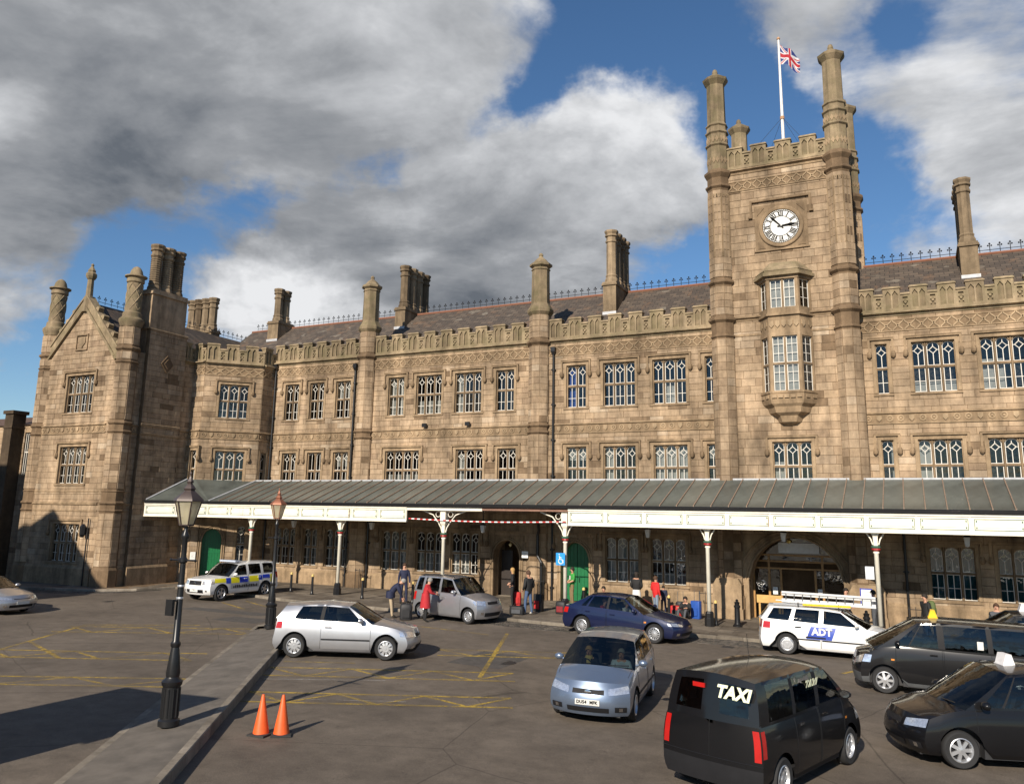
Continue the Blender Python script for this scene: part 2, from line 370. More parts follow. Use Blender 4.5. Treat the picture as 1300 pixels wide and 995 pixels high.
def worn(name, c, keep=0.5, scale=7.0):
    m, nt, b = nodes(name); N = nt.nodes; L = nt.links
    b.inputs['Base Color'].default_value = (*c, 1); b.inputs['Roughness'].default_value = 0.8
    geo = N.new('ShaderNodeNewGeometry'); n = N.new('ShaderNodeTexNoise'); n.inputs['Scale'].default_value = scale; n.inputs['Detail'].default_value = 6; n.inputs['Roughness'].default_value = 0.75
    L.new(geo.outputs['Position'], n.inputs['Vector'])
    mr = N.new('ShaderNodeMapRange'); L.new(n.outputs[0], mr.inputs[0]); mr.inputs[1].default_value = 0.34; mr.inputs[2].default_value = 0.58; mr.inputs[3].default_value = 0.0; mr.inputs[4].default_value = keep
    n3 = N.new('ShaderNodeTexNoise'); n3.inputs['Scale'].default_value = 0.7; L.new(geo.outputs['Position'], n3.inputs['Vector'])
    mr3 = N.new('ShaderNodeMapRange'); L.new(n3.outputs[0], mr3.inputs[0]); mr3.inputs[1].default_value = 0.35; mr3.inputs[2].default_value = 0.6; mr3.inputs[3].default_value = 0.25; mr3.inputs[4].default_value = 1.0
    mu = N.new('ShaderNodeMath'); mu.operation = 'MULTIPLY'; L.new(mr.outputs[0], mu.inputs[0]); L.new(mr3.outputs[0], mu.inputs[1])
    L.new(mu.outputs[0], b.inputs['Alpha'])
    return m
def asphalt():
    m, nt, b = nodes('asphalt'); N = nt.nodes; L = nt.links
    b.inputs['Roughness'].default_value = 0.82; b.inputs['Specular IOR Level'].default_value = 0.3
    geo = N.new('ShaderNodeNewGeometry')
    def noise(s, d, ro=0.6):
        n = N.new('ShaderNodeTexNoise'); n.inputs['Scale'].default_value = s; n.inputs['Detail'].default_value = d; n.inputs['Roughness'].default_value = ro; L.new(geo.outputs['Position'], n.inputs['Vector']); return n.outputs[0]
    cr = N.new('ShaderNodeValToRGB'); L.new(noise(0.35, 7, 0.62), cr.inputs[0]); e = cr.color_ramp.elements
    e[0].position = 0.3; e[0].color = (0.093, 0.076, 0.060, 1); e[1].position = 0.72; e[1].color = (0.158, 0.130, 0.103, 1)
    def rng(v, a, b_, c, d):
        r = N.new('ShaderNodeMapRange'); L.new(v, r.inputs[0])
        for i, q in zip((1, 2, 3, 4), (a, b_, c, d)): r.inputs[i].default_value = q
        return r.outputs[0]
    def mul(cc, f):
        s = N.new('ShaderNodeVectorMath'); s.operation = 'SCALE'; L.new(cc, s.inputs[0]); L.new(f, s.inputs['Scale']); return s.outputs[0]
    c = mul(cr.outputs[0], rng(noise(60, 3), 0.3, 0.7, 0.70, 1.32))
    c = mul(c, rng(noise(2.2, 8, 0.7), 0.35, 0.7, 1.14, 0.76))
    c = mul(c, rng(noise(7.0, 3, 0.5), 0.66, 0.78, 1.0, 0.62))
    v = N.new('ShaderNodeTexVoronoi'); v.feature = 'DISTANCE_TO_EDGE'; v.inputs['Scale'].default_value = 0.22; v.inputs['Randomness'].default_value = 1.0
    mpv = N.new('ShaderNodeMix'); mpv.data_type = 'VECTOR'
    nn = N.new('ShaderNodeTexNoise'); nn.inputs['Scale'].default_value = 0.9; nn.inputs['Detail'].default_value = 5; L.new(geo.outputs['Position'], nn.inputs['Vector'])
    mpv.inputs['Factor'].default_value = 0.12; L.new(geo.outputs['Position'], mpv.inputs['A']); L.new(nn.outputs['Color'], mpv.inputs['B']); L.new(mpv.outputs['Result'], v.inputs['Vector'])
    c = mul(c, rng(v.outputs['Distance'], 0.0, 0.004, 0.55, 1.0))
    L.new(c, b.inputs['Base Color'])
    bp = N.new('ShaderNodeBump'); bp.inputs['Strength'].default_value = 0.5; bp.inputs['Distance'].default_value = 0.006; L.new(noise(90, 3), bp.inputs['Height']); L.new(bp.outputs[0], b.inputs['Normal'])
    return m
ASPHALT = asphalt()
PATCH = simple('asphalt_patch', (0.070, 0.062, 0.055), 0.85, var=0.3, scale=5, bump=0.6, bscale=90)
ISLANDTOP = simple('island_asphalt', (0.125, 0.108, 0.09), 0.88, var=0.28, scale=2.2, bump=0.5, bscale=70)
FLAG = stone('paving_flagstone', [(0.13, 0.105, 0.08), (0.17, 0.14, 0.108), (0.21, 0.175, 0.135), (0.15, 0.125, 0.1)], stain=0.3)
KERB = stone('granite_kerb', [(0.20, 0.17, 0.135), (0.26, 0.225, 0.18), (0.30, 0.26, 0.21)], stain=0.35)
SETT = stone('stone_setts', [(0.06, 0.055, 0.05), (0.10, 0.09, 0.078), (0.15, 0.13, 0.11)], stain=0.3)
YELLOW = worn('worn_yellow_marking', (0.46, 0.31, 0.05), 0.92, 5.0)
WORNWHITE = worn('worn_white_marking', (0.5, 0.48, 0.44), 0.55)

def sheet(name, mat_, x0, x1, y0, y1, dz=0.0, step=2.0):
    m = MB(); xs = [x0]
    while xs[-1] < x1 - 1e-6: xs.append(min(x1, xs[-1] + step))
    for a, b in zip(xs, xs[1:]): m.add([(a, y0, g(a) + dz), (b, y0, g(b) + dz), (b, y1, g(b) + dz), (a, y1, g(a) + dz)], [(0, 1, 2, 3)])
    return m
m = MB(); xs = [-2500, -60, -18] + [-18 + i for i in range(1, 60)] + [60, 2500]
for a, b in zip(xs, xs[1:]): m.add([(a, -600, g(a)), (b, -600, g(b)), (b, 2500, g(b)), (a, 2500, g(a))], [(0, 1, 2, 3)])
gr = m.build('ground', ASPHALT); tag(gr, kind='structure')

KH = 0.11     # kerb upstand
# pavement outline along the station: front edge (kerb line) as points (x, y)
PAVE = [(-46.5, 27.4), (-41.0, 27.8), (-37.4, 29.0), (-36.2, 30.4), (-35.6, 32.3), (-34.6, 32.9), (-31.0, 31.9), (-27.0, 30.9), (-23.5, 30.6), (-17.6, 30.5), (-12.6, 30.6), (-6.0, 31.6), (0.0, 32.0), (8.0, 32.1), (13.0, 32.1)]
def polyline(pts, step):
    out = []; acc = []
    for (a, b) in zip(pts, pts[1:]):
        A, B = Vector(a), Vector(b); n = max(1, round((B - A).length / step))
        for i in range(n): out.append(A.lerp(B, i / n))
    out.append(Vector(pts[-1])); return out
def clipband(x):
    for (a, b) in zip(PAVE, PAVE[1:]):
        if a[0] <= x <= b[0]:
            t = (x - a[0]) / (b[0] - a[0]); return a[1] + t * (b[1] - a[1])
    return PAVE[-1][1]
pav = tag(thing('pavement', None, None), kind='structure')
m = MB(); xs = sorted(set([p[0] for p in PAVE] + [-46 + i for i in range(60)])); xs = [x for x in xs if PAVE[0][0] <= x <= 13]
for a, b in zip(xs, xs[1:]):
    ya, yb = clipband(a) + 0.13, clipband(b) + 0.13
    m.add([(a, ya, g(a) + KH - 0.012), (b, yb, g(b) + KH - 0.012), (b, 44, g(b) + KH - 0.012), (a, 44, g(a) + KH - 0.012)], [(0, 1, 2, 3)])
m.build('bedding', MORTAR, pav)
# flagstones, laid in rows parallel to the building
m = MB(); y = 27.6; row = 0
while y < 38.0:
    h = rnd.choice([0.55, 0.62, 0.7]); x = -46.4 + rnd.random() * 0.6
    while x < 12.8:
        w = rnd.uniform(0.6, 1.05); x2 = x + w - 0.012
        yy0 = max(y, clipband(x) + 0.16, clipband(x2) + 0.16); yy1 = y + h - 0.012
        if yy1 - yy0 > 0.12 and not (x < -37.6 and y > 29.4) :
            dz = KH + rnd.uniform(-0.003, 0.004)
            m.add([(x, yy0, g(x) + dz), (x2, yy0, g(x2) + dz), (x2, yy1, g(x2) + dz), (x, yy1, g(x) + dz),
                   (x, yy0, g(x)), (x2, yy0, g(x2)), (x2, yy1, g(x2)), (x, yy1, g(x))], [(0, 1, 2, 3), (4, 5, 1, 0), (5, 6, 2, 1), (6, 7, 3, 2), (7, 4, 0, 3)], rnd.random())
        x += w
    y += h
m.build('flagstones', FLAG, pav, kind='stuff')
def kerbs(parent, pts, w=0.15, hgt=KH + 0.006, step=0.92, mat_=KERB):
    P = polyline(pts, step)
    for i, (a, b) in enumerate(zip(P, P[1:])):
        d = (b - a); ln = d.length; d.normalize(); n = Vector((-d.y, d.x)); a2 = a + d * 0.006; b2 = b - d * 0.006
        c = (a2 + b2) / 2; k = MB(lambda x, y, z: (c.x + d.x * x + n.x * y, c.y + d.y * x + n.y * y, z + g(c.x + d.x * x + n.x * y)))
        L2 = (b2 - a2).length / 2; e = 0.018
        k.add([(-L2, 0, -0.05), (L2, 0, -0.05), (L2, 0, hgt - e), (-L2, 0, hgt - e), (-L2, e, hgt), (L2, e, hgt), (L2, w, hgt), (-L2, w, hgt), (L2, w, -0.05), (-L2, w, -0.05)],
              [(0, 1, 2, 3), (3, 2, 5, 4), (4, 5, 6, 7), (7, 6, 8, 9), (0, 3, 4, 7, 9), (1, 8, 6, 5, 2)], rnd.random())
        k.build('kerbstone', mat_, parent)
kerbs(pav, PAVE)
# sett channel in front of the kerb
def setts(name, x0, x1, rows, off, parent=None):
    m = MB()
    for r in range(rows):
        x = x0 + rnd.random() * 0.1
        while x < x1:
            w = rnd.uniform(0.16, 0.26); y0 = clipband(x) - off - r * 0.15; y1 = clipband(x + w) - off - r * 0.15; dz = rnd.uniform(0.004, 0.012)
            gx, gx2 = g(x) + dz, g(x + w) + dz; e = 0.016
            m.add([(x, y0 - 0.14, gx - 0.03), (x + w - 0.015, y1 - 0.14, gx2 - 0.03), (x + w - 0.015, y1, gx2 - 0.03), (x, y0, gx - 0.03),
                   (x + e, y0 - 0.14 + e, gx), (x + w - 0.015 - e, y1 - 0.14 + e, gx2), (x + w - 0.015 - e, y1 - e, gx2), (x + e, y0 - e, gx)],
                  [(4, 5, 6, 7), (0, 1, 5, 4), (1, 2, 6, 5), (2, 3, 7, 6), (3, 0, 4, 7)], rnd.random())
            x += w
    o = m.build(name, SETT); tag(o, kind='structure'); return o
setts('sett_channel', -17.5, 9.0, 9, 0.02)
setts('sett_channel', -46, -35.8, 9, 0.02)

# ------------------------------------------------------------------ building pieces
BLOCKS = {}
def stone_wall(bld, T, u0, u1, z0, z1, openings=(), course=0.295, back=0.30, name='wall', lmin=0.42, lmax=1.0, backing=True):
    us = sorted(set([u0, u1] + [o[i] for o in openings for i in (0, 1) if u0 < o[i] < u1]))
    zs = sorted(set([z0, z1] + [o[i] for o in openings for i in (2, 3) if z0 < o[i] < z1]))
    if backing:
        m = MB(T)
        for za, zb in zip(zs, zs[1:]):
            run = None
            for ua, ub in zip(us, us[1:]):
                uc, zc = (ua + ub) / 2, (za + zb) / 2
                inside = any(o[0] < uc < o[1] and o[2] < zc < o[3] for o in openings)
                if inside:
                    if run: m.box(run[0], run[1], 0.0, back, za, zb); run = None
                else: run = (run[0], ub) if run else (ua, ub)
            if run: m.box(run[0], run[1], 0.0, back, za, zb)
        m.build(name, MORTAR, bld)
    out = BLOCKS.setdefault(bld.name, [])
    for za, zb in zip(zs, zs[1:]):
        n = max(1, round((zb - za) / course)); hh = (zb - za) / n
        for k in range(n):
            a, b = za + k * hh, za + (k + 1) * hh
            iv = [(u0, u1)]
            for o in openings:
                if o[2] < (a + b) / 2 < o[3]:
                    iv = [q for (p, r) in iv for q in ((p, min(r, o[0])), (max(p, o[1]), r)) if q[1] - q[0] > 0.02]
            for (p, r) in iv:
                x = p; first = True
                while x < r - 0.02:
                    w = rnd.uniform(lmin, lmax) * (0.6 if first and rnd.random() < 0.5 else 1); first = False
                    if r - (x + w) < 0.28: w = r - x
                    t = min(1, max(0, rnd.gauss(0.52, 0.17)))
                    if rnd.random() < 0.07: t = rnd.choice([0.0, 0.05, 0.95, 1.0])
                    out.append((T, x + 0.005, x + w - 0.005, -0.022 + rnd.uniform(-0.006, 0.006), a + 0.005, b - 0.005, t))
                    x += w
def flush_blocks(bld, n_ind, rank):
    bl = BLOCKS.get(bld.name, [])
    order = sorted(range(len(bl)), key=lambda i: -rank(bl[i])); ind = set(order[:n_ind])
    m = MB()
    for i, (T, u0, u1, d, z0, z1, t) in enumerate(bl):
        if i in ind: MB(T).block(u0, u1, d, z0, z1, t).build('stone', ASHLAR, bld)
        else: m.T = T; m.block(u0, u1, d, z0, z1, t)
    if m.v: m.build('stonework', ASHLAR, bld, kind='stuff')

LW, MU = 0.48, 0.10
def arch_pts(x0, x1, zs, rise, n=8):
    """four-centred arch from (x0,zs) to (x1,zs)"""
    c = (x0 + x1) / 2; w = (x1 - x0) / 2; o = []
    for i in range(n + 1):
        t = i / n; x = -1 + 2 * t; a = abs(x)
        z = rise * (1 - a ** 2.6) ** 0.62 if a < 1 else 0
        z = 0.86 * z + 0.14 * rise * (1 - a)
        o.append((c + w * x, zs + z))
    return o
WCACHE = {}
def window_meshes(nl, h, style):
    key = (nl, round(h, 2), style)
    if key in WCACHE: return WCACHE[key]
    W = nl * LW + (nl - 1) * MU; jw = 0.13
    s = MB()
    # jambs, head and sill of dressed stone, mullions and transom
    for sg in (-1, 1):
        x0, x1 = sorted((sg * W / 2, sg * (W / 2 + jw)))
        s.box(x0, x1, -0.035, 0.32, -0.0, h, 0.7)
        xa, xb = sorted((sg * W / 2, sg * (W / 2 - 0.04))); s.box(xa, xb, 0.09, 0.30, 0, h, 0.5)
    s.box(-W / 2 - jw, W / 2 + jw, -0.03, 0.32, h, h + 0.14, 0.6)
    s.add([(-W / 2 - jw - 0.03, -0.075, -0.13), (W / 2 + jw + 0.03, -0.075, -0.13), (W / 2 + jw + 0.03, -0.075, -0.05), (-W / 2 - jw - 0.03, -0.075, -0.05),
           (-W / 2 - jw - 0.03, 0.30, -0.002), (W / 2 + jw + 0.03, 0.30, -0.002), (W / 2 + jw + 0.03, 0.3, -0.13), (-W / 2 - jw - 0.03, 0.3, -0.13)],
          [(0, 1, 2, 3), (3, 2, 5, 4), (0, 3, 4, 7), (1, 6, 5, 2), (7, 6, 1, 0)], 0.45)
    for i in range(nl - 1):
        x = -W / 2 + (i + 1) * LW + i * MU
        s.add([(x, 0.14, 0), (x + 0.03, 0.07, 0), (x + MU - 0.03, 0.07, 0), (x + MU, 0.14, 0), (x + MU, 0.27, 0), (x, 0.27, 0)] + [(x, 0.14, h), (x + 0.03, 0.07, h), (x + MU - 0.03, 0.07, h), (x + MU, 0.14, h), (x + MU, 0.27, h), (x, 0.27, h)],
              [(i_, (i_ + 1) % 6, 6 + (i_ + 1) % 6, 6 + i_) for i_ in range(6)], 0.3)
    zt = h * 0.50
    s.box(-W / 2, W / 2, 0.105, 0.25, zt - 0.045, zt + 0.045, 0.25)
    for i in range(nl):
        x0 = -W / 2 + i * (LW + MU); ap = arch_pts(x0, x0 + LW, h - 0.17, 0.155, 8)
        for a, b in zip(ap, ap[1:]):
            s.add([(a[0], 0.10, a[1]), (b[0], 0.10, b[1]), (b[0], 0.10, h), (a[0], 0.10, h), (a[0], 0.26, a[1]), (b[0], 0.26, b[1])], [(0, 1, 2, 3), (0, 4, 5, 1)], 0.4)
    stone_me = s.mesh('window', TRIM)
    # hood mould with label stops
    hm = MB(); e = W / 2 + jw + 0.14; zt2 = h + 0.17
    for (a, b) in (((-e, zt2), (e, zt2 + 0.09)), ((-e, zt2 - 0.52), (-e + 0.085, zt2)), ((e - 0.085, zt2 - 0.52), (e, zt2))):
        hm.box(a[0], b[0], -0.115, 0.05, a[1], b[1], 0.5)
    hm.box(-e - 0.015, e + 0.015, -0.135, -0.1, zt2 + 0.065, zt2 + 0.1, 0.35)
    for sg in (-1, 1):
        hm.lathe(sg * (e - 0.043), -0.09, [(0.05, zt2 - 0.80), (0.10, zt2 - 0.74), (0.115, zt2 - 0.64), (0.09, zt2 - 0.55), (0.06, zt2 - 0.5)], 7, tone=0.3)
    hood_me = hm.mesh('hood_mould', TRIM)
    def casement(z0, z1, upper):
        c = MB(); x0, x1 = 0.0, LW; fwid = 0.028; y0, y1 = 0.165, 0.205
        c.box(x0, x0 + fwid, y0, y1, z0, z1); c.box(x1 - fwid, x1, y0, y1, z0, z1); c.box(x0 + fwid, x1 - fwid, y0 + 0.002, y1, z0, z0 + fwid)
        if not upper: c.box(x0 + fwid, x1 - fwid, y0 + 0.002, y1, z1 - fwid, z1)
        xc = (x0 + x1) / 2
        if upper:
            ap = arch_pts(x0, x1, z1 - 0.19, 0.155, 8)
            for a, b in zip(ap, ap[1:]): c.tube([(a[0], 0.185, a[1]), (b[0], 0.185, b[1])], 0.024, 5)
            zd = z1 - 0.36; q = 0.15
            if style == 'plain': c.box(xc - 0.013, xc + 0.013, y0 + .006, y1 - 0.004, z0 + fwid, z1 - 0.05)
            else:
                c.box(xc - 0.015, xc + 0.015, y0 + .006, y1 - 0.004, z0 + fwid, zd - q)
                c.box(xc - 0.013, xc + 0.013, y0 + .006, y1 - 0.004, zd + q, z1 - 0.05)
                pts = [(xc - q, zd), (xc, zd + q), (xc + q, zd), (xc, zd - q), (xc - q, zd)]
                for a, b in zip(pts, pts[1:]): c.tube([(a[0], 0.185, a[1]), (b[0], 0.185, b[1])], 0.019, 5)
                c.box(x0 + fwid, xc - q, y0 + .008, y1 - .006, zd - 0.012, zd + 0.012); c.box(xc + q, x1 - fwid, y0 + .008, y1 - .006, zd - 0.012, zd + 0.012)
        else:
            c.box(xc - 0.015, xc + 0.015, y0 + .006, y1 - .004, z0 + fwid, z1 - fwid)
            zb = z0 + 0.45 * (z1 - z0); c.box(x0 + fwid, x1 - fwid, y0 + 0.008, y1 - 0.006, zb - 0.012, zb + 0.012)
        return c.mesh('casement', WHITEWOOD)
    up_me = casement(zt + 0.045, h - 0.0, True); lo_me = casement(0.0, zt - 0.045, False)
    def pane(z0, z1): return MB().add([(0.02, 0.19, z0), (LW - 0.02, 0.19, z0), (LW - 0.02, 0.19, z1), (0.02, 0.19, z1)], [(0, 1, 2, 3)])
    pu, pl = pane(zt + 0.05, h - 0.02), pane(0.01, zt - 0.05)
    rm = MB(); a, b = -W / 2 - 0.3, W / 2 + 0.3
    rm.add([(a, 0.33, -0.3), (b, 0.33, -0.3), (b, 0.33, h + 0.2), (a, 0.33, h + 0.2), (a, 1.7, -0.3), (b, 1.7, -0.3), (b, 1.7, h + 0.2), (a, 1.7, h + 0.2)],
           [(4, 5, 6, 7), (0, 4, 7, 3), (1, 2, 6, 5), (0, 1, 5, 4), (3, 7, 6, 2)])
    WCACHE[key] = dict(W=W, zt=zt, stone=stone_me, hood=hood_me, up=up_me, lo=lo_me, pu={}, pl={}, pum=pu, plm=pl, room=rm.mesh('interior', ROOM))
    return WCACHE[key]
def window(bld, F, phi, uc, z0, nl, h, hood=True, style='diamond', blind=None, glassm=None, blindmat=None):
    """F frame of the wall plane; returns the opening rectangle"""
    d = window_meshes(nl, h, style); o = bld.location; p = F(uc, 0, z0)
    w = link('window', d['stone'], bld, (p[0] - o[0], p[1] - o[1], p[2] - o[2]), phi)
    if hood: link('hood_mould', d['hood'], w)
    gm = glassm or PANE
    for i in range(nl):
        x = -d['W'] / 2 + i * (LW + MU)
        link('casement', d['up'], w, (x, 0, 0)); link('casement', d['lo'], w, (x, 0, 0))
        for k, mm in (('pu', 'pum'), ('pl', 'plm')):
            if gm.name not in d[k]: d[k][gm.name] = d[mm].mesh('pane', gm)
            link('pane', d[k][gm.name], w, (x, 0, 0), (R(rnd.uniform(-.5, .5)), 0, R(rnd.uniform(-.5, .5))))
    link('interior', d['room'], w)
    if not blind and rnd.random() < 0.62:
        q = rnd.random(); blind = (0, 1, rnd.choice([0.55, 0.62, 0.7]), 1) if q < 0.3 else ((0, 1, 0, rnd.choice([0.25, 0.4])) if q < 0.6 else ((0, 0.22, 0, 1) if q < 0.8 else (0.75, 1, 0, 1)))
    if blind:
        a, b, c0, c1 = blind
        bm = MB(); W = d['W']; n = max(4, int((b - a) * W / 0.12)); x0 = -W / 2 + a * W; x1 = -W / 2 + b * W
        for i in range(n):
            xa, xb = x0 + (x1 - x0) * i / n, x0 + (x1 - x0) * (i + 1) / n; ya, yb = 0.36 + 0.03 * (i % 2), 0.36 + 0.03 * ((i + 1) % 2)
            bm.add([(xa, ya, c0 * h), (xb, yb, c0 * h), (xb, yb, c1 * h), (xa, ya, c1 * h)], [(0, 1, 2, 3)])
        link('curtain', bm.mesh('curtain', blindmat or BLIND), w)
    return (uc - d['W'] / 2 - 0.13, uc + d['W'] / 2 + 0.13, z0 - 0.02, z0 + h + 0.14)

def moulding(m, T, u0, u1, prof, tone=0.5):
    """profile of (outward, z) points swept along a wall; closed against the wall"""
    n = len(prof); vs = [(u0, -p[0], p[1]) for p in prof] + [(u1, -p[0], p[1]) for p in prof]
    fs = [(i, i + n, i + 1 + n, i + 1) for i in range(n - 1)] + [tuple(range(n)), tuple(range(2 * n - 1, n - 1, -1))]
    old = m.T; m.T = T; m.add(vs, fs, tone); m.T = old
def cornice_prof(z, s=1.0): return [(0, z - 0.16 * s), (0.05 * s, z - 0.13 * s), (0.07 * s, z - 0.05 * s), (0.17 * s, z), (0.17 * s, z + 0.05 * s), (0.03, z + 0.12 * s), (0, z + 0.125 * s)]

def string_band(bld, T, u0, u1, z0=8.26, z1=8.66):
    m = MB(T)
    m.box(u0, u1, -0.03, 0.0, z0, z1, 0.35)
    moulding(m, T, u0, u1, [(0.02, z1 - 0.04), (0.10, z1), (0.10, z1 + 0.04), (0.02, z1 + 0.09), (0, z1 + 0.09)], 0.6)
    moulding(m, T, u0, u1, [(0, z0 - 0.06), (0.07, z0 - 0.05), (0.08, z0), (0.02, z0 + 0.03)], 0.6)
    n = max(1, round((u1 - u0) / 0.42)); st = (u1 - u0) / n; zc = (z0 + z1) / 2
    for i in range(n):
        c = u0 + (i + 0.5) * st
        if i % 3 == 1:     # little shield
            m.prism([(c - 0.10, zc + 0.12), (c - 0.10, zc - 0.03), (c, zc - 0.14), (c + 0.10, zc - 0.03), (c + 0.10, zc + 0.12)], -0.075, -0.03, 0.9)
        else:              # quatrefoil ring
            for k in range(8):
                a, b = k * math.pi / 4, (k + 1) * math.pi / 4
                m.add([(c + 0.145 * math.cos(a), -0.06, zc + 0.145 * math.sin(a)), (c + 0.145 * math.cos(b), -0.06, zc + 0.145 * math.sin(b)), (c + 0.085 * math.cos(b), -0.06, zc + 0.085 * math.sin(b)), (c + 0.085 * math.cos(a), -0.06, zc + 0.085 * math.sin(a)),
                       (c + 0.145 * math.cos(a), -0.03, zc + 0.145 * math.sin(a)), (c + 0.145 * math.cos(b), -0.03, zc + 0.145 * math.sin(b)), (c + 0.085 * math.cos(b), -0.03, zc + 0.085 * math.sin(b)), (c + 0.085 * math.cos(a), -0.03, zc + 0.085 * math.sin(a))],
                      [(0, 3, 2, 1), (0, 1, 5, 4), (2, 3, 7, 6)], 0.8)
            m.lathe(c, 0, [(0.045, 0), (0.02, 0.0)], 6) if False else m.box(c - 0.035, c + 0.035, -0.07, -0.03, zc - 0.035, zc + 0.035, 0.9)
    m.build('string_course', TRIM, bld)
def frieze(bld, T, u0, u1, z0=12.25, z1=12.68):
    """band of interlaced lozenges under the cornice"""
    m = MB(T); m.box(u0, u1, -0.028, 0.0, z0, z1, 0.2)
    moulding(m, T, u0, u1, [(0, z0 - 0.07), (0.06, z0 - 0.05), (0.06, z0), (0.02, z0 + 0.02)], 0.6)
    moulding(m, T, u0, u1, [(0.02, z1), (0.06, z1 + 0.02), (0.06, z1 + 0.06), (0, z1 + 0.08)], 0.6)
    n = max(1, round((u1 - u0) / 0.95)); st = (u1 - u0) / n; h = z1 - z0; w = 0.028
    for i in range(n):
        a = u0 + i * st
        for off in (0.0, 0.5):
            for (p, q) in (((a + off * st, z0), (a + (off + 0.5) * st, z1)), ((a + off * st, z1), (a + (off + 0.5) * st, z0))):
                if q[0] > u1 + 1e-6: continue
                d = Vector((q[0] - p[0], q[1] - p[1])).normalized(); nx, nz = -d.y * w, d.x * w
                m.prism([(p[0] + nx, p[1] + nz), (q[0] + nx, q[1] + nz), (q[0] - nx, q[1] - nz), (p[0] - nx, p[1] - nz)], -0.062, -0.028, 0.85)
            c = a + (off + 0.25) * st; zc = (z0 + z1) / 2
            m.prism([(c - 0.09, zc), (c, zc + 0.07), (c + 0.09, zc), (c, zc - 0.07)], -0.06, -0.028, 0.9)
    m.build('frieze', TRIM, bld)

MER = {}
def parapet_meshes(wm, wc):
    k = (round(wm, 3), round(wc, 3))
    if k in MER: return MER[k]
    def piece(w, top, tall):
        m = MB(); z0, z1 = 0.0, top; y0 = -0.05
        m.box(-w / 2, w / 2, 0.03, 0.26, z0, z1, 0.2)                     # sunk back
        e = 0.09
        m.box(-w / 2, -w / 2 + e, y0, 0.03, z0, z1, 0.6); m.box(w / 2 - e, w / 2, y0, 0.03, z0, z1, 0.6)
        m.box(-w / 2 + e, w / 2 - e, y0, 0.03, z0, z0 + 0.14, 0.5); m.box(-w / 2 + e, w / 2 - e, y0, 0.03, z1 - 0.1, z1, 0.6)
        if tall:
            m.box(-0.03, 0.03, y0 + 0.004, 0.03, z0 + 0.14, z1 - 0.1, 0.7)
            for sg in (-1, 1):
                c = sg * (w / 2 - e + 0.03) / 2
                hw = (w / 2 - e - 0.03) / 2
                m.prism([(c - hw, z1 - 0.1), (c - hw, z1 - 0.26), (c, z1 - 0.1)], y0 + 0.01, 0.03, 0.6); m.prism([(c + hw, z1 - 0.1), (c, z1 - 0.1), (c + hw, z1 - 0.26)], y0 + 0.01, 0.03, 0.6)
        else:
            zc = (z0 + 0.14 + z1 - 0.1) / 2
            for a in (math.pi / 4, 3 * math.pi / 4, 5 * math.pi / 4, 7 * math.pi / 4):
                r = 0.14; m.box(r * math.cos(a) - 0.05, r * math.cos(a) + 0.05, y0 + 0.02, 0.03, zc + r * math.sin(a) - 0.05, zc + r * math.sin(a) + 0.05, 0.7)
            m.prism([(-0.06, zc), (0, zc + 0.06), (0.06, zc), (0, zc - 0.06)], y0 + 0.01, 0.03, 0.9)
        m.box(-w / 2 - (0.035 if tall else -0.002), w / 2 + (0.035 if tall else -0.002), y0 - 0.05, 0.32, z1, z1 + 0.05, 0.9); m.box(-w / 2 + 0.01, w / 2 - 0.01, y0 - 0.02, 0.29, z1 + 0.05, z1 + 0.09, 1.0)
        return m
    MER[k] = (piece(wm, 1.02, True).mesh('merlon', CREST), piece(wc, 0.72, False).mesh('crenel_panel', CREST)); return MER[k]
def parapet(bld, T, phi, u0, u1, z=12.98, period=1.05, first='m'):
    n = max(1, round((u1 - u0) / period)); st = (u1 - u0) / n; wm = st * 0.64; wc = st - wm
    me = parapet_meshes(wm, wc); o = bld.location
    seq = []
    for i in range(n):
        seq += [(u0 + i * st + wm / 2, 0), (u0 + i * st + wm + wc / 2, 1)]
    for c, k in seq:
        p = T(c, 0.0, z + 0.1); link('merlon' if k == 0 else 'crenel_panel', me[k], bld, (p[0] - o[0], p[1] - o[1], p[2] - o[2]), phi)
    m = MB(T); moulding(m, T, u0, u1, [(0, z - 0.14), (0.06, z - 0.1), (0.09, z - 0.02), (0.22, z + 0.02), (0.22, z + 0.07), (0.06, z + 0.13), (-0.26, z + 0.13), (-0.26, z - 0.14)], 0.7)
    m.build('cornice', CREST, bld)
def octa(m, cx, cy, prof, tone=0.5, n=8): return m.lathe(cx, cy, prof, n, math.pi / 8 if n == 8 else 0, tone)
def ring(z, r, s=1.0): return [(r, z - 0.12 * s), (r + 0.10 * s, z - 0.03 * s), (r + 0.10 * s, z + 0.03 * s), (r, z + 0.12 * s)]
def cresting(bld, p0, p1, step=0.42):
    """iron ridge cresting: rail with trefoil spikes"""
    p0, p1 = Vector(p0), Vector(p1); n = int((p1 - p0).length / step); m = MB(); d = (p1 - p0).normalized()
    m.tube([p0 + Vector((0, 0, 0.12)), p1 + Vector((0, 0, 0.12))], 0.014, 4)
    for i in range(n + 1):
        p = p0 + d * (i * step)
        m.tube([p, p + Vector((0, 0, 0.40))], 0.016, 4)
        for (dx, dz, r) in ((0, 0.42, 0.052), (-0.07, 0.33, 0.045), (0.07, 0.33, 0.045), (0, 0.3, 0.03)):
            c = p + d * dx + Vector((0, 0, dz)); m.lathe(c.x, c.y, [(0.01, c.z - r), (r, c.z), (0.01, c.z + r)], 4)
    m.build('ridge_cresting', IRON, bld, kind='stuff')
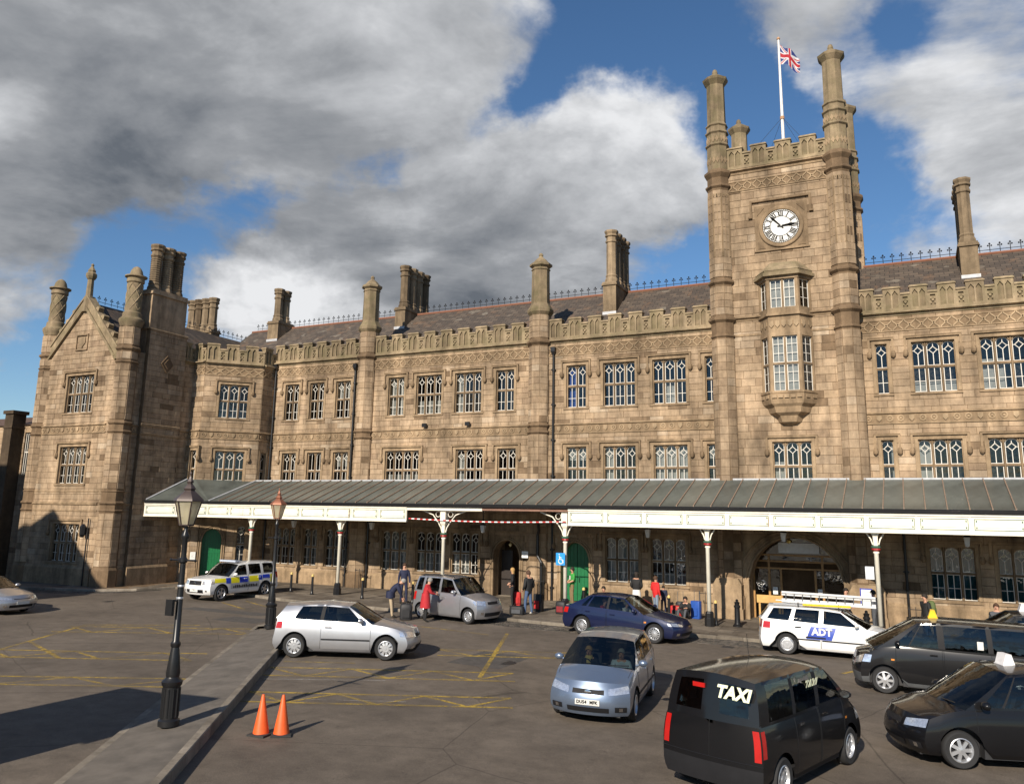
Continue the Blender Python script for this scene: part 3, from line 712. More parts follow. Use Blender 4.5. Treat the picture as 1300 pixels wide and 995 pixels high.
def shaft(m, cx, cy, z0, z1, r=0.29, n=8):
    k = r / 0.29
    octa(m, cx, cy, [(r + 0.09, z0), (r + 0.09, z0 + 0.18), (r + 0.02, z0 + 0.34), (r + 0.05, z0 + 0.42), (r, z0 + 0.5), (r * 0.97, z1 - 0.75), (r + 0.05, z1 - 0.70), (r + 0.05, z1 - 0.62), (r, z1 - 0.58),
                     (r, z1 - 0.42), (r + 0.08, z1 - 0.36), (r + 0.08, z1 - 0.29), (r + 0.03, z1 - 0.25), (r + 0.10, z1 - 0.12), (r + 0.10, z1 - 0.03), (r + 0.02, z1), (r - 0.08, z1), (r - 0.10, z1 - 0.25)], rnd.random(), n)
def chimney_stack(bld, cx, yf, nsh, zroof, zplinth, ztop, pitch=0.72, w=0.74, along='y'):
    """plinth box on the roof slope and a row of octagonal shafts, one mesh per shaft"""
    ln = nsh * pitch + 0.08
    m = MB()
    if along == 'y': bx = (cx - w / 2, cx + w / 2, yf, yf + ln)
    else: bx = (cx - ln / 2, cx + ln / 2, yf, yf + w)
    m.box(*bx, zroof - 0.6, zplinth, 0.5)
    e = 0.07; m.box(bx[0] - e, bx[1] + e, bx[2] - e, bx[3] + e, zplinth, zplinth + 0.1, 0.4); m.box(bx[0] - 0.03, bx[1] + 0.03, bx[2] - 0.03, bx[3] + 0.03, zplinth + 0.1, zplinth + 0.2, 0.6)
    p = m.build('chimney_stack', SOOTY, bld); o = bld.location
    fl = MB(); fl.box(bx[0] - 0.02, bx[1] + 0.02, bx[2] - 0.05, bx[2] - 0.003, zroof - 0.25, zroof + 0.12); f = link('flashing', fl.mesh('flashing', LEAD, origin=o), p)
    for i in range(nsh):
        c = bx[2] + 0.04 + pitch * (i + 0.5) if along == 'y' else bx[0] + 0.04 + pitch * (i + 0.5)
        s = MB(); x, y = (cx, c) if along == 'y' else (c, (bx[2] + bx[3]) / 2)
        shaft(s, x, y, zplinth + 0.19, ztop); link('chimney_shaft', s.mesh('chimney_shaft', SOOTY, origin=o), p)
def downpipe(bld, x, y, z0, z1, hopper=True, r=0.055):
    m = MB(); m.tube([(x, y, z0), (x, y, z1)], r, 8)
    z = z0 + 0.6
    while z < z1 - 0.3: m.lathe(x, y, [(r + 0.025, z - 0.05), (r + 0.025, z + 0.05)], 8); m.box(x - r - 0.06, x + r + 0.06, y + 0.0, y + 0.09, z - 0.03, z + 0.03); z += 1.8
    if hopper: m.lathe(x, y, [(r, z1 - 0.35), (0.16, z1 - 0.15), (0.17, z1 + 0.08), (0.14, z1 + 0.08)], 4, math.pi / 4)
    m.build('downpipe', BLACK, bld)

def arch_opening(bld, T, uc, w, zs, rise, ztop_rect, depth=0.55, mould=0.2, name='door_surround'):
    """stone arch filling a rectangular wall opening, with moulded rings"""
    m = MB(T); ap = arch_pts(uc - w / 2, uc + w / 2, zs, rise, 18); e = w / 2 + mould
    bm = MB(T)
    # spandrel up to the rectangle top
    for a, b in zip(ap, ap[1:]):
        m.add([(a[0], -0.03, a[1]), (b[0], -0.03, b[1]), (b[0], -0.03, ztop_rect), (a[0], -0.03, ztop_rect), (a[0], depth, a[1]), (b[0], depth, b[1])], [(0, 1, 2, 3), (0, 4, 5, 1)], 0.45)
    for sg in (-1, 1):
        x0, x1 = sorted((uc + sg * w / 2, uc + sg * e))
        m.box(x0, x1, -0.03, depth, -0.6, zs, 0.5); m.box(x0, x1, -0.03, depth, zs, ztop_rect, 0.45)
    # two rolls following the arch
    for off, r, dd in ((0.05, 0.05, -0.05), (0.16, 0.035, -0.05)):
        pts = [(uc - w / 2 - off, dd, -0.3 if off < 0.1 else -0.3)] + [((a[0] - uc) * (1 + 2 * off / w) + uc, dd, zs + (a[1] - zs) * (1 + off / rise)) for a in ap] + [(uc + w / 2 + off, dd, -0.3)]
        m.tube(pts, r, 6, 0.7)
    return m.build(name, TRIM, bld)
def label_mould(bld, T, u0, u1, z, drop=0.6):
    m = MB(T)
    for (a, b, c, d) in ((u0, u1, z, z + 0.1), (u0, u0 + 0.09, z - drop, z), (u1 - 0.09, u1, z - drop, z)): m.box(a, b, -0.12, 0.0, c, d, 0.5)
    for u in (u0 + 0.045, u1 - 0.045):
        m.lathe(u, -0.09, [(0.05, z - drop - 0.26), (0.11, z - drop - 0.18), (0.12, z - drop - 0.08), (0.07, z - drop + 0.02)], 7, tone=0.3)
    m.build('label_mould', TRIM, bld)
def octa_blocks(bld, cx, cy, r, zones, faces=(-180, -135, -90, -45, 0), course=0.33):
    w = 2 * r * math.sin(R(22.5)); ap = r * math.cos(R(22.5))
    for th in faces:
        T = frame(cx + ap * math.cos(R(th)), cy + ap * math.sin(R(th)), R(th + 90))
        for za, zb in zones: stone_wall(bld, T, -w / 2 + 0.004, w / 2 - 0.004, za, zb, (), course, backing=False, lmin=w * 0.45, lmax=w * 1.2)
# ------------------------------------------------------------------ main range of the station
ST = thing('station_building', 'long sandstone station range with battlemented parapet and slate roof', 'building', (-17, 38, 0))
P90, P45 = math.pi / 2, math.pi / 4
FM = frame(0, 38, 0)
GH, MH, UH = 2.05, 2.14, 2.14; GZ, MZ, UZ = 1.13, 5.40, 9.55
ops = []
full = (0, 1, 0, 1)
for uc, nl, bl in ((-33.53, 2, None), (-31.63, 2, None), (-29.70, 2, None), (-25.98, 2, full), (-23.82, 3, (0, 1, 0, .35)), (-21.34, 3, (0, .32, 0, 1)), (-19.10, 2, None), (-15.07, 2, (0, .45, 0, 1)), (-12.80, 3, None), (-10.27, 3, (.33, .66, 0, .5)), (-8.30, 1, None)):
    ops.append(window(ST, FM, 0, uc, UZ, nl, UH, blind=bl, blindmat=BLUEBLIND if uc == -15.07 else None))
for uc, nl, bl in ((-33.45, 2, None), (-31.55, 2, None), (-29.64, 2, None), (-25.42, 4, None), (-21.16, 3, (0, .3, 0, .9)), (-18.94, 2, None), (-15.05, 2, None), (-12.80, 3, (0, .3, 0, 1)), (-10.27, 3, full), (-8.30, 1, None)):
    ops.append(window(ST, FM, 0, uc, MZ, nl, MH, blind=bl, style='plain' if uc == -31.55 else 'diamond'))
for uc, nl, bl in ((-33.4, 3, None), (-31.5, 2, full), (-29.6, 3, full), (-25.70, 3, full), (-23.47, 3, (0, 1, 0, .5)), (-21.30, 3, (0, .66, 0, .55)), (-12.73, 3, full), (-10.48, 3, None)):
    ops.append(window(ST, FM, 0, uc, GZ, nl, GH, blind=bl))
DOORA, DOORG = -18.83, -15.12
opsL = ops + [(DOORA - 0.93, DOORA + 0.93, -0.6, 3.12), (DOORG - 0.93, DOORG + 0.93, -0.6, 3.12)]
stone_wall(ST, FM, -35.0, -7.6, -0.6, 12.9, opsL)
ops = []
for uc, nl, bl in ((-0.92, 1, None), (1.08, 3, (0, 1, 0, .2)), (3.62, 3, (0, .5, 0, .6)), (6.0, 2, None), (9.6, 2, None)): ops.append(window(ST, FM, 0, uc, UZ, nl, UH, blind=bl))
for uc, nl, bl in ((-0.92, 1, None), (1.06, 3, (0, .33, 0, 1)), (3.60, 3, None), (6.0, 2, None), (9.6, 2, None)): ops.append(window(ST, FM, 0, uc, MZ, nl, MH, blind=bl))
for uc, nl in ((1.15, 3), (3.55, 3), (5.95, 3), (9.6, 3)): ops.append(window(ST, FM, 0, uc, GZ, nl, GH, blind=full, blindmat=TEALBLIND))
stone_wall(ST, FM, -2.1, 12.0, -1.4, 12.9, ops)
# back, ends and floor slab so that no sky shows through
m = MB(); m.box(-45, 12, 47.4, 47.7, -0.9, 13, 0.4); m.box(11.7, 12, 38.3, 47.4, -1.4, 13, 0.4); m.box(-40.0, 12, 40.2, 40.4, -0.9, 12.6, 0.3)
m.build('rear_wall', MORTAR, ST)
# the canted bay in the corner with the wing
FB = frame(-37.33, 34.66, P45); FN = frame(0, 34.66, 0); FR = frame(-35.0, 36.99, P90)
opb = [window(ST, FB, P45, 1.72, UZ - 0.03, 3, 1.98), window(ST, FB, P45, 1.75, MZ, 3, MH), window(ST, FB, P45, 2.72, GZ + 0.05, 1, GH, hood=False)]
opb.append((0.40, 1.90, -0.6, 3.28))
stone_wall(ST, FB, 0, 3.30, -0.6, 12.8, opb)
opn = [window(ST, FN, 0, -37.70, MZ, 1, MH)]
stone_wall(ST, FN, -38.25, -37.33, -0.6, 12.8, opn)
opr = [window(ST, FR, P90, 0.5, MZ, 1, MH, hood=False)]
stone_wall(ST, FR, 0, 1.0, -0.6, 12.8, opr)
for T, a, b in ((FM, -35, -28.55), (FM, -27.55, -17.6), (FM, -16.6, -7.9), (FM, -1.8, 12), (FB, 0, 3.3), (FN, -38.25, -37.33), (FR, 0, 1.0)): string_band(ST, T, a, b)
for T, a, b in ((FM, -35, -28.55), (FM, -27.55, -17.6), (FM, -16.6, -7.9), (FM, -1.8, 12)): frieze(ST, T, a, b)
for T, a, b in ((FB, 0, 3.3), (FN, -38.25, -37.33), (FR, 0, 1.0)): frieze(ST, T, a, b, 12.05, 12.45)
for T, a, b, ph in ((FM, -35, -28.6, 0), (FM, -27.5, -17.65, 0), (FM, -16.55, -7.95, 0), (FM, -1.75, 12, 0)): parapet(ST, T, ph, a, b)
for T, a, b, ph in ((FB, 0.0, 3.3, P45), (FN, -38.25, -37.33, 0), (FR, 0, 1.0, P90)): parapet(ST, T, ph, a, b, 12.70)
m = MB(); m.vprism([(-38.2, 34.9), (-37.4, 34.9), (-35.2, 37.1), (-35.2, 38.2), (-38.2, 38.2)], 12.65, 12.75, 0.5); m.build('bay_roof', LEAD, ST)
# plinth
m = MB()
for T, a, b in ((FM, -35, -19.75), (FM, -17.9, -16.05), (FM, -14.2, -7.6), (FM, -2.1, 12), (FB, 0, 0.4), (FB, 1.9, 3.3), (FR, 0, 1)):
    moulding(m, T, a, b, [(0, -1.2), (0.09, -1.2), (0.09, 0.78), (0.04, 0.88), (0, 0.9)], 0.55)
m.build('plinth', TRIM, ST)
# octagonal pier buttresses with chimney-like pinnacles
for px_ in (-28.05, -17.12, 7.5):
    m = MB(); r = 0.57
    octa(m, px_, 38.05, [(r + 0.12, g(px_) - 0.3), (r + 0.12, 0.8), (r, 0.95), (r, 4.6)] + ring(4.75, r, 0.7) + [(r, 8.2)] + ring(8.3, r, 0.8) + ring(8.65, r, 0.9) + [(r, 12.8)] + ring(12.98, r, 1.4) + [(r, 14.45)], 0.55)
    p = m.build('pier', MORTAR, ST)
    octa_blocks(ST, px_, 38.05, r, ((g(px_) + 0.95, 4.6), (4.9, 8.18), (8.8, 12.75), (13.2, 14.42)))
    m = MB(); octa(m, px_, 38.05, [(r, 14.44), (r + 0.12, 14.6), (r + 0.12, 14.75), (r - 0.02, 14.98), (r - 0.08, 15.1), (r - 0.1, 16.85)] + ring(16.95, r - 0.1, 0.5) + [(r - 0.1, 17.05), (r + 0.04, 17.15), (r + 0.04, 17.25), (r - 0.1, 17.32), (0.27, 17.55), (0.13, 17.66), (0.10, 17.72), (0.13, 17.78), (0.09, 17.87), (0.02, 17.92)], 0.3)
    link('pinnacle', m.mesh('pinnacle', CREST, origin=ST.location), p)
# roofs
m = MB()
m.add([(-42.0, 38.45, 12.95), (12, 38.45, 12.95), (12, 43, 16.66), (-42.0, 43, 16.66), (12, 47.5, 12.95), (-42.0, 47.5, 12.95)], [(0, 1, 2, 3), (3, 2, 4, 5)])
m.build('roof', SLATE, ST)
m = MB(); m.tube([(-42, 43, 16.66), (12, 43, 16.66)], 0.09, 6); m.build('ridge', RIDGE, ST)
cresting(ST, (-41.5, 43, 16.74), (-8.0, 43, 16.74)); cresting(ST, (-1.5, 43, 16.74), (11.8, 43, 16.74))
def zr(y): return 12.95 + (y - 38.45) * 0.8154
chimney_stack(ST, -38.85, 41.63, 2, zr(41.63), 16.75, 19.3, w=0.9)
chimney_stack(ST, -28.42, 41.6, 4, zr(41.6), 16.7, 19.7, pitch=0.78)
chimney_stack(ST, -14.3, 40.95, 4, zr(40.95), 16.6, 19.85)
chimney_stack(ST, 2.95, 41.1, 4, zr(41.1), 16.6, 20.0)
for x, y, z0, z1 in ((-34.80, 37.86, 0.1, 12.9), (-28.80, 37.86, 0.1, 12.55), (-16.28, 37.86, 0.1, 12.6), (-27.35, 37.85, 0.1, 4.6), (-0.55, 37.85, -0.25, 5.0)): downpipe(ST, x, y, z0, z1, z1 > 6)
# bent pipe by the open doorway
m = MB(); m.tube([(-16.75, 37.2, 3.75), (-16.75, 37.3, 3.45), (-16.85, 37.4, 3.2), (-16.85, 37.4, 2.2), (-16.65, 37.4, 1.9), (-16.65, 37.4, 0.12)], 0.075, 8); m.build('downpipe', BLACK, ST)
# doors
arch_opening(ST, FM, DOORA, 1.46, 2.1, 0.78, 3.12); label_mould(ST, FM, DOORA - 1.15, DOORA + 1.15, 3.25, 0.45)
m = MB(); m.box(DOORA - 0.73, DOORA - 0.10, 38.9, 38.96, 0.1, 2.35, 0.5)
m.build('door_leaf', simple('dark_timber', (0.03, 0.022, 0.018), 0.5), ST)
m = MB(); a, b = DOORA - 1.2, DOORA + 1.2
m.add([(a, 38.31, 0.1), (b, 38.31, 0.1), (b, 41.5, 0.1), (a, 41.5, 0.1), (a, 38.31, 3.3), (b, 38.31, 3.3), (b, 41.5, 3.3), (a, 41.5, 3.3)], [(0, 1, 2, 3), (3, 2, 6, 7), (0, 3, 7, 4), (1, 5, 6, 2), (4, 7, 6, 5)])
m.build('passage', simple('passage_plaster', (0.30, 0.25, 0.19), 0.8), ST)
m = MB(); m.lathe(DOORA - 0.05, 38.5, [(0.02, 2.55), (0.09, 2.62), (0.09, 2.68), (0.02, 2.75)], 8); m.tube([(DOORA - 0.05, 38.5, 2.75), (DOORA - 0.05, 38.5, 3.0)], 0.01, 4); m.build('pendant_lamp', simple('lamp_opal', (0.75, 0.6, 0.3), 0.3), ST)
def plank_door(T, uc, w, h, zs, rise, leaves, depth=0.34):
    for k in range(leaves):
        a = uc - w / 2 + k * w / leaves + 0.008; b = uc - w / 2 + (k + 1) * w / leaves - 0.008
        ap = [p for p in arch_pts(uc - w / 2, uc + w / 2, zs, rise, 24)]
        def top(x):
            for p, q in zip(ap, ap[1:]):
                if p[0] <= x <= q[0] + 1e-9: return p[1] + (q[1] - p[1]) * (x - p[0]) / max(1e-9, q[0] - p[0])
            return zs
        d = None
        n = max(3, round((b - a) / 0.16)); lf = MB(T)
        for i in range(n):
            x0, x1 = a + (b - a) * i / n, a + (b - a) * (i + 1) / n - 0.01
            lf.prism([(x0, 0.11), (x1, 0.11), (x1, top(x1) - 0.01), (x0, top(x0) - 0.01)], depth, depth + 0.05, 0.5)
        lf.box(a + 0.02, b - 0.02, depth - 0.012, depth, 0.4, 0.5); lf.box(a + 0.02, b - 0.02, depth - 0.012, depth, 1.7, 1.8)
        o = lf.build('door_leaf', GREENDOOR, ST)
        hm = MB(T); hx = b - 0.1 if k == 0 else a + 0.1; hm.box(hx - 0.015, hx + 0.015, depth - 0.06, depth - 0.012, 1.0, 1.2); link('handle', hm.mesh('handle', BLACK, origin=ST.location), o)
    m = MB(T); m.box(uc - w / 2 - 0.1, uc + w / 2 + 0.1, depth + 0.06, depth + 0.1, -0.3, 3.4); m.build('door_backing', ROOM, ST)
arch_opening(ST, FM, DOORG, 1.46, 2.1, 0.78, 3.12); label_mould(ST, FM, DOORG - 1.15, DOORG + 1.15, 3.25, 0.45)
plank_door(FM, DOORG, 1.46, 2.9, 2.1, 0.78, 2)
arch_opening(ST, FB, 1.15, 1.06, 2.45, 0.62, 3.28); plank_door(FB, 1.15, 1.06, 2.9, 2.45, 0.62, 1)
# floodlights on the string course, notices by the doors
for x in (-23.9, -21.2):
    m = MB(); m.box(x - 0.13, x + 0.13, 37.72, 37.86, 8.78, 8.98); m.box(x - 0.02, x + 0.02, 37.86, 37.96, 8.84, 8.9); m.build('floodlight', BLACK, ST)
flush_blocks(ST, 300, lambda b: (b[2] - b[1]) * (b[5] - b[4]) * (3 if b[0] is FM and b[1] > -17 and b[4] > 5.9 else 1))

# ------------------------------------------------------------------ clock tower
TW = thing('clock_tower', 'tall sandstone clock tower with octagonal corner turrets and oriel window', 'tower', (-4.84, 40.3, 0))
FT = frame(0, 37.4, 0); FTR = frame(-2.15, 37.4, P90); FTL = frame(-7.5, 43.2, -P90)
ENT = -4.83
opt = [window(TW, FT, 0, -4.71, MZ - 0.02, 3, MH, blind=(0, .25, 0, .6)), (ENT - 2.12, ENT + 2.12, -1.4, 3.52), (-5.75, -3.65, 9.70, 12.15), (-5.75, -3.65, 13.40, 14.75)]
stone_wall(TW, FT, -7.2, -2.45, -1.4, 20.35, opt, course=0.36)
stone_wall(TW, FTR, 0.3, 5.8, 12.0, 20.35, [], course=0.36)
m = MB(); m.box(-7.6, -7.3, 37.7, 43.2, 0, 20.35); m.box(-7.3, -2.4, 43.0, 43.3, 0, 20.35); m.box(-7.3, -2.4, 37.7, 43.0, 20.1, 20.3); m.build('rear_wall', ASHLAR, TW)
RT = 0.53
for (tx, ty) in ((-7.52, 37.48), (-2.16, 37.48), (-7.45, 43.2), (-2.0, 43.2)):
    m = MB()
    octa(m, tx, ty, [(RT + 0.13, -1.4), (RT + 0.13, 0.8), (RT + 0.03, 0.95), (RT + 0.03, 4.8)] + [(RT + 0.02, 8.2), (RT + 0.02, 12.25)] + ring(12.40, RT, 0.7) + ring(13.18, RT + 0.02, 1.3) + [(RT, 14.7)] + ring(14.98, RT, 1.2) +
         [(RT - 0.01, 15.3), (RT - 0.02, 19.5)] + ring(19.72, RT, 1.0) + [(RT, 20.15), (RT + 0.14, 20.35), (RT + 0.14, 20.45), (RT - 0.03, 20.6)], 0.5)
    p = m.build('turret', MORTAR, TW)
    octa_blocks(TW, tx, ty, RT + 0.01, ((0.95, 12.25), (13.4, 14.75), (15.2, 16.15)), (-180, -135, -90, -45, 0), 0.36)
    octa_blocks(TW, tx, ty, RT - 0.02, ((16.15, 19.5),), (-180, -135, -90, -45, 0), 0.36)
    m = MB(); r = RT - 0.03
    octa(m, tx, ty, [(r, 20.59), (r, 21.75)] + ring(21.87, r, 0.8) + [(r - 0.01, 22.4)] + ring(22.52, r, 0.7) + [(r - 0.02, 22.8)] + ring(22.9, r - 0.02, 0.6) + [(r - 0.05, 23.05), (r - 0.07, 25.05), (r + 0.1, 25.28), (r + 0.13, 25.38), (r + 0.02, 25.44), (0.22, 25.66), (0.13, 25.72), (0.14, 25.8), (0.10, 25.95), (0.03, 26.0)], 0.4)
    q = link('turret_shaft', m.mesh('turret_shaft', CREST, origin=TW.location), p)
    # blind tracery panels round the shaft and under the corbel ring
    for zone in (0, 1, 2):
        m = MB()
        for k in range(8):
            a = k * math.pi / 4; ca, sa = math.cos(a), math.sin(a)
            m.T = (lambda ca, sa: (lambda u, d, z: (tx + ca * (r * 0.924 + 0.0 - d) - sa * u, ty + sa * (r * 0.924 - d) + ca * u, z)))(ca, sa)
            if zone < 2:
                zc = (21.05, 22.13)[zone]
                for s in (-1, 1): m.prism([(s * 0.09 - 0.08, zc), (s * 0.09, zc + 0.17), (s * 0.09 + 0.08, zc), (s * 0.09, zc - 0.17)], -0.03, 0.02, 0.8)
            else:
                for u in (-0.17, 0.0, 0.17): m.box(u - 0.018, u + 0.018, -0.045, 0.02, 16.2, 19.3, 0.7)
                for (ua, ub) in ((-0.17, 0.0), (0.0, 0.17)): m.prism([(ua, 19.32), (ua, 19.1), ((ua + ub) / 2, 19.28), (ub, 19.1), (ub, 19.32)], -0.045, 0.02, 0.7)
        link('tracery', m.mesh('tracery', TRIM, origin=TW.location), p, kind='stuff')
# tower cornice levels
for T, a, b in ((FT, -7.05, -2.6), (FTR, 0.4, 5.4)):
    for pr in (cornice_prof(20.4, 1.2), cornice_prof(13.2, 1.0), [(0, 12.34), (0.06, 12.36), (0.06, 12.44), (0, 12.48)]):
        m = MB(); moulding(m, T, a, b, pr, 0.5); m.build('cornice', TRIM, TW)
m = MB(); moulding(m, FT, -7.05, -2.6, [(0, 4.5), (0.08, 4.52), (0.08, 4.62), (0, 4.68)], 0.5); m.build('cornice', TRIM, TW)
frieze(TW, FT, -7.05, -2.6, 19.45, 19.85)
frieze(TW, FTR, 0.4, 5.4, 19.45, 19.85)
for T, a, b, ph in ((FT, -7.05, -2.62, 0), (FTR, 0.45, 5.4, P90), (FTL, 0.4, 5.4, -P90), (frame(-2.5, 43.2, math.pi), 0.1, 4.6, math.pi)): parapet(TW, T, ph, a, b, 20.45, period=1.25)
# entrance arch, timber screen inside
arch_opening(TW, FT, ENT, 3.84, 1.55, 1.86, 3.52, depth=0.9, mould=0.2)
m = MB(); ap = arch_pts(ENT - 2.35, ENT + 2.35, 1.6, 2.12, 18); m.tube([(a[0], 37.36, a[1]) for a in ap], 0.06, 6, 0.4); m.build('hood_mould', TRIM, TW)
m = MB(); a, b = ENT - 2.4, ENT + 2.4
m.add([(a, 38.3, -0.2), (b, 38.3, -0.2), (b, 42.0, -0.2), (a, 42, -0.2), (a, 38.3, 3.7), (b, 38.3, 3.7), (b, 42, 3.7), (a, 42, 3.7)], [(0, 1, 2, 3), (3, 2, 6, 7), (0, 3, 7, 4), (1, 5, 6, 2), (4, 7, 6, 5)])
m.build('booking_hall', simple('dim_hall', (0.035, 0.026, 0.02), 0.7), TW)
scr = MB(); y0, y1 = 38.36, 38.45
for x in (-6.72, -6.05, -5.55, -4.12, -3.82, -2.95): scr.box(x - 0.045, x + 0.045, y0, y1, -0.25, 2.62 if x not in (-5.55, -4.12) else 2.05)
for z in (2.05, 2.35, 2.62): scr.box(-6.72, -2.95, y0 - 0.012, y1 - 0.012, z - 0.035, z + 0.035)
scr.build('timber_screen', OAK, TW)
m = MB()
for (xa, xb, za, zb) in ((-6.67, -6.1, 0.0, 2.0), (-6.0, -5.6, 0, 2.0), (-4.07, -3.87, 0, 2.0), (-3.77, -3.0, 0, 2.0), (-6.67, -3.0, 2.4, 2.58), (-6.67, -3.0, 2.66, 3.35)): m.add([(xa, 38.42, za), (xb, 38.42, za), (xb, 38.42, zb), (xa, 38.42, zb)], [(0, 1, 2, 3)])
m.build('screen_glass', PANE, TW)
m = MB(); m.lathe(-5.15, 38.32, [(0.02, 3.10), (0.11, 3.16), (0.11, 3.26), (0.02, 3.32)], 8); m.tube([(-5.15, 38.32, 3.3), (-5.15, 38.32, 3.5)], 0.012, 4); m.build('pendant_lamp', simple('brass_lamp', (0.7, 0.5, 0.15), 0.3, 0.6), TW)
# stone wing walls (stepped buttress plinths) beside the entrance
for (xa, xb) in ((-8.2, -6.98), (-2.68, -1.35)):
    m = MB(); m.box(xa, xb, 36.8, 37.4, -1.2, 1.35, 0.6); m.prism([(xa, 1.35), (xb, 1.35), (xb - 0.15, 1.62), (xa + 0.15, 1.62)], 36.85, 37.4, 0.7); m.box(xa - 0.05, xb + 0.05, 36.75, 37.4, -1.2, 0.35, 0.5)
    m.build('buttress_plinth', TRIM, TW)
# oriel
def oriel():
    cx = -4.72; yf = 36.72; ya = 37.42; hw, fwid = 1.14, 0.66
    pl = lambda o=0.0: [(cx - hw - o, ya), (cx - fwid - o * 0.5, yf - o), (cx + fwid + o * 0.5, yf - o), (cx + hw + o, ya)]
    root = MB()
    # corbelled base
    lv = [(0.15, 8.22), (0.45, 8.35), (0.55, 8.62), (0.78, 8.75), (0.85, 9.0), (1.0, 9.12), (1.06, 9.3), (1.06, 9.55), (1.10, 9.58), (1.10, 9.68)]
    vs = []; fs = []
    for s, z in lv:
        vs += [(cx - hw * s, ya, z), (cx - fwid * s, ya - (ya - yf) * s, z), (cx + fwid * s, ya - (ya - yf) * s, z), (cx + hw * s, ya, z)]
    for k in range(len(lv) - 1):
        for i in range(3): fs.append((4 * k + i, 4 * k + i + 1, 4 * k + 5 + i, 4 * k + 4 + i))
    n = 4 * (len(lv) - 1); fs += [(n, n + 1, n + 2, n + 3), (3, 2, 1, 0)]
    root.add(vs, fs, 0.4)
    ob = root.build('oriel', TRIM, TW); root = MB()
    # apron between the two storeys, and head
    for (za, zb, o) in ((12.12, 12.3, 0.02), (12.3, 13.05, 0.0), (13.05, 13.15, 0.10), (13.15, 13.42, 0.03)): root.vprism(pl(o), za, zb, 0.55)
    link('oriel_apron', root.mesh('oriel_apron', TRIM, origin=TW.location), ob); root = MB(); root.vprism(pl(0.06), 14.72, 14.86, 0.55); link('oriel_head', root.mesh('oriel_head', TRIM, origin=TW.location), ob)
    # roof with small cornice teeth
    rf = MB(); p0, p1 = pl(0.25), [(cx - 0.75, ya), (cx - 0.5, ya - 0.3), (cx + 0.5, ya - 0.3), (cx + 0.75, ya)]
    rf.vprism(pl(0.22), 14.86, 15.0, 0.5); rf.vprism(pl(0.12), 15.0, 15.12, 0.3)
    vs = [(x, y, 15.12) for x, y in pl(0.14)] + [(x, y, 15.62) for x, y in p1]; rf.add(vs, [(0, 1, 5, 4), (1, 2, 6, 5), (2, 3, 7, 6), (4, 5, 6, 7)], 0.8)
    o = TW.location; link('oriel_roof', rf.mesh('oriel_roof', CREST, origin=o), ob)
    tr = MB()
    faces = [(Vector((cx - hw, ya, 0)), Vector((cx - fwid, yf, 0))), (Vector((cx - fwid, yf, 0)), Vector((cx + fwid, yf, 0))), (Vector((cx + fwid, yf, 0)), Vector((cx + hw, ya, 0)))]
    fr = MB(); gl = MB()
    for fi, (A, B) in enumerate(faces):
        d = (B - A); ln = d.length; d.normalize(); nrm = Vector((d.y, -d.x, 0))
        Tf = (lambda A, d, nrm: (lambda u, dd, z: tuple(A + d * u - nrm * dd + Vector((0, 0, z)))))(A, d, nrm)
        for (za, zb, mids) in ((9.68, 12.12, True), (13.42, 14.72, False)):
            st = MB(Tf); e = 0.13 if fi == 1 else 0.1
            st.box(0, e, -0.02, 0.2, za, zb, 0.5); st.box(ln - e, ln, -0.02, 0.2, za, zb, 0.5)
            nm = 2 if fi == 1 else 1; span = ln - 2 * e
            if nm == 2: st.box(ln / 2 - 0.045, ln / 2 + 0.045, 0.02, 0.18, za, zb, 0.4)
            if mids: st.box(e, ln - e, 0.03, 0.17, (za + zb) / 2 - 0.04, (za + zb) / 2 + 0.04, 0.3)
            w = link('window', st.mesh('window', TRIM, origin=o), TW)
            lights = [(e, ln / 2 - 0.045), (ln / 2 + 0.045, ln - e)] if nm == 2 else [(e, ln - e)]
            bars = [(za, (za + zb) / 2 - 0.04), ((za + zb) / 2 + 0.04, zb)] if mids else [(za, zb)]
            for (a, b) in lights:
                for (c, dz) in bars:
                    cm = MB(Tf); f_ = 0.035
                    cm.box(a, a + f_, 0.08, 0.12, c, dz); cm.box(b - f_, b, 0.08, 0.12, c, dz); cm.box(a + f_, b - f_, 0.082, 0.12, c, c + f_); cm.box(a + f_, b - f_, 0.082, 0.12, dz - f_, dz)
                    cm.box((a + b) / 2 - 0.012, (a + b) / 2 + 0.012, 0.086, 0.115, c + f_, dz - f_)
                    for t in (0.35, 0.7): cm.box(a + f_, b - f_, 0.088, 0.113, c + (dz - c) * t - 0.011, c + (dz - c) * t + 0.011)
                    link('casement', cm.mesh('casement', WHITEWOOD, origin=o), w)
                    pm = MB(Tf); pm.add([(a, 0.1, c), (b, 0.1, c), (b, 0.1, dz), (a, 0.1, dz)], [(0, 1, 2, 3)]); link('pane', pm.mesh('pane', PANE, origin=o), w)
                    bl = MB(Tf)
                    if mids or fi == 1:
                        nn = 6
                        for i in range(nn):
                            xa, xb = a + (b - a) * i / nn, a + (b - a) * (i + 1) / nn; q0, q1 = 0.17 + 0.02 * (i % 2), 0.17 + 0.02 * ((i + 1) % 2)
                            bl.add([(xa, q0, c), (xb, q1, c), (xb, q1, dz), (xa, q0, dz)], [(0, 1, 2, 3)])
                        link('curtain', bl.mesh('curtain', BLIND, origin=o), w)
        # carved shields on the apron
        for k in range(5 if fi == 1 else 2):
            u = ln * (k + 0.5) / (5 if fi == 1 else 2)
            tr.T = Tf; tr.prism([(u - 0.1, 12.82), (u - 0.1, 12.62), (u, 12.5), (u + 0.1, 12.62), (u + 0.1, 12.82)], -0.05, 0.0, 0.9)
            tr.box(u - 0.1, u + 0.1, -0.05 - 0.06, 0.0 - 0.06, 9.36, 9.5, 0.6)
    link('carving', tr.mesh('carving', TRIM, origin=o), ob)
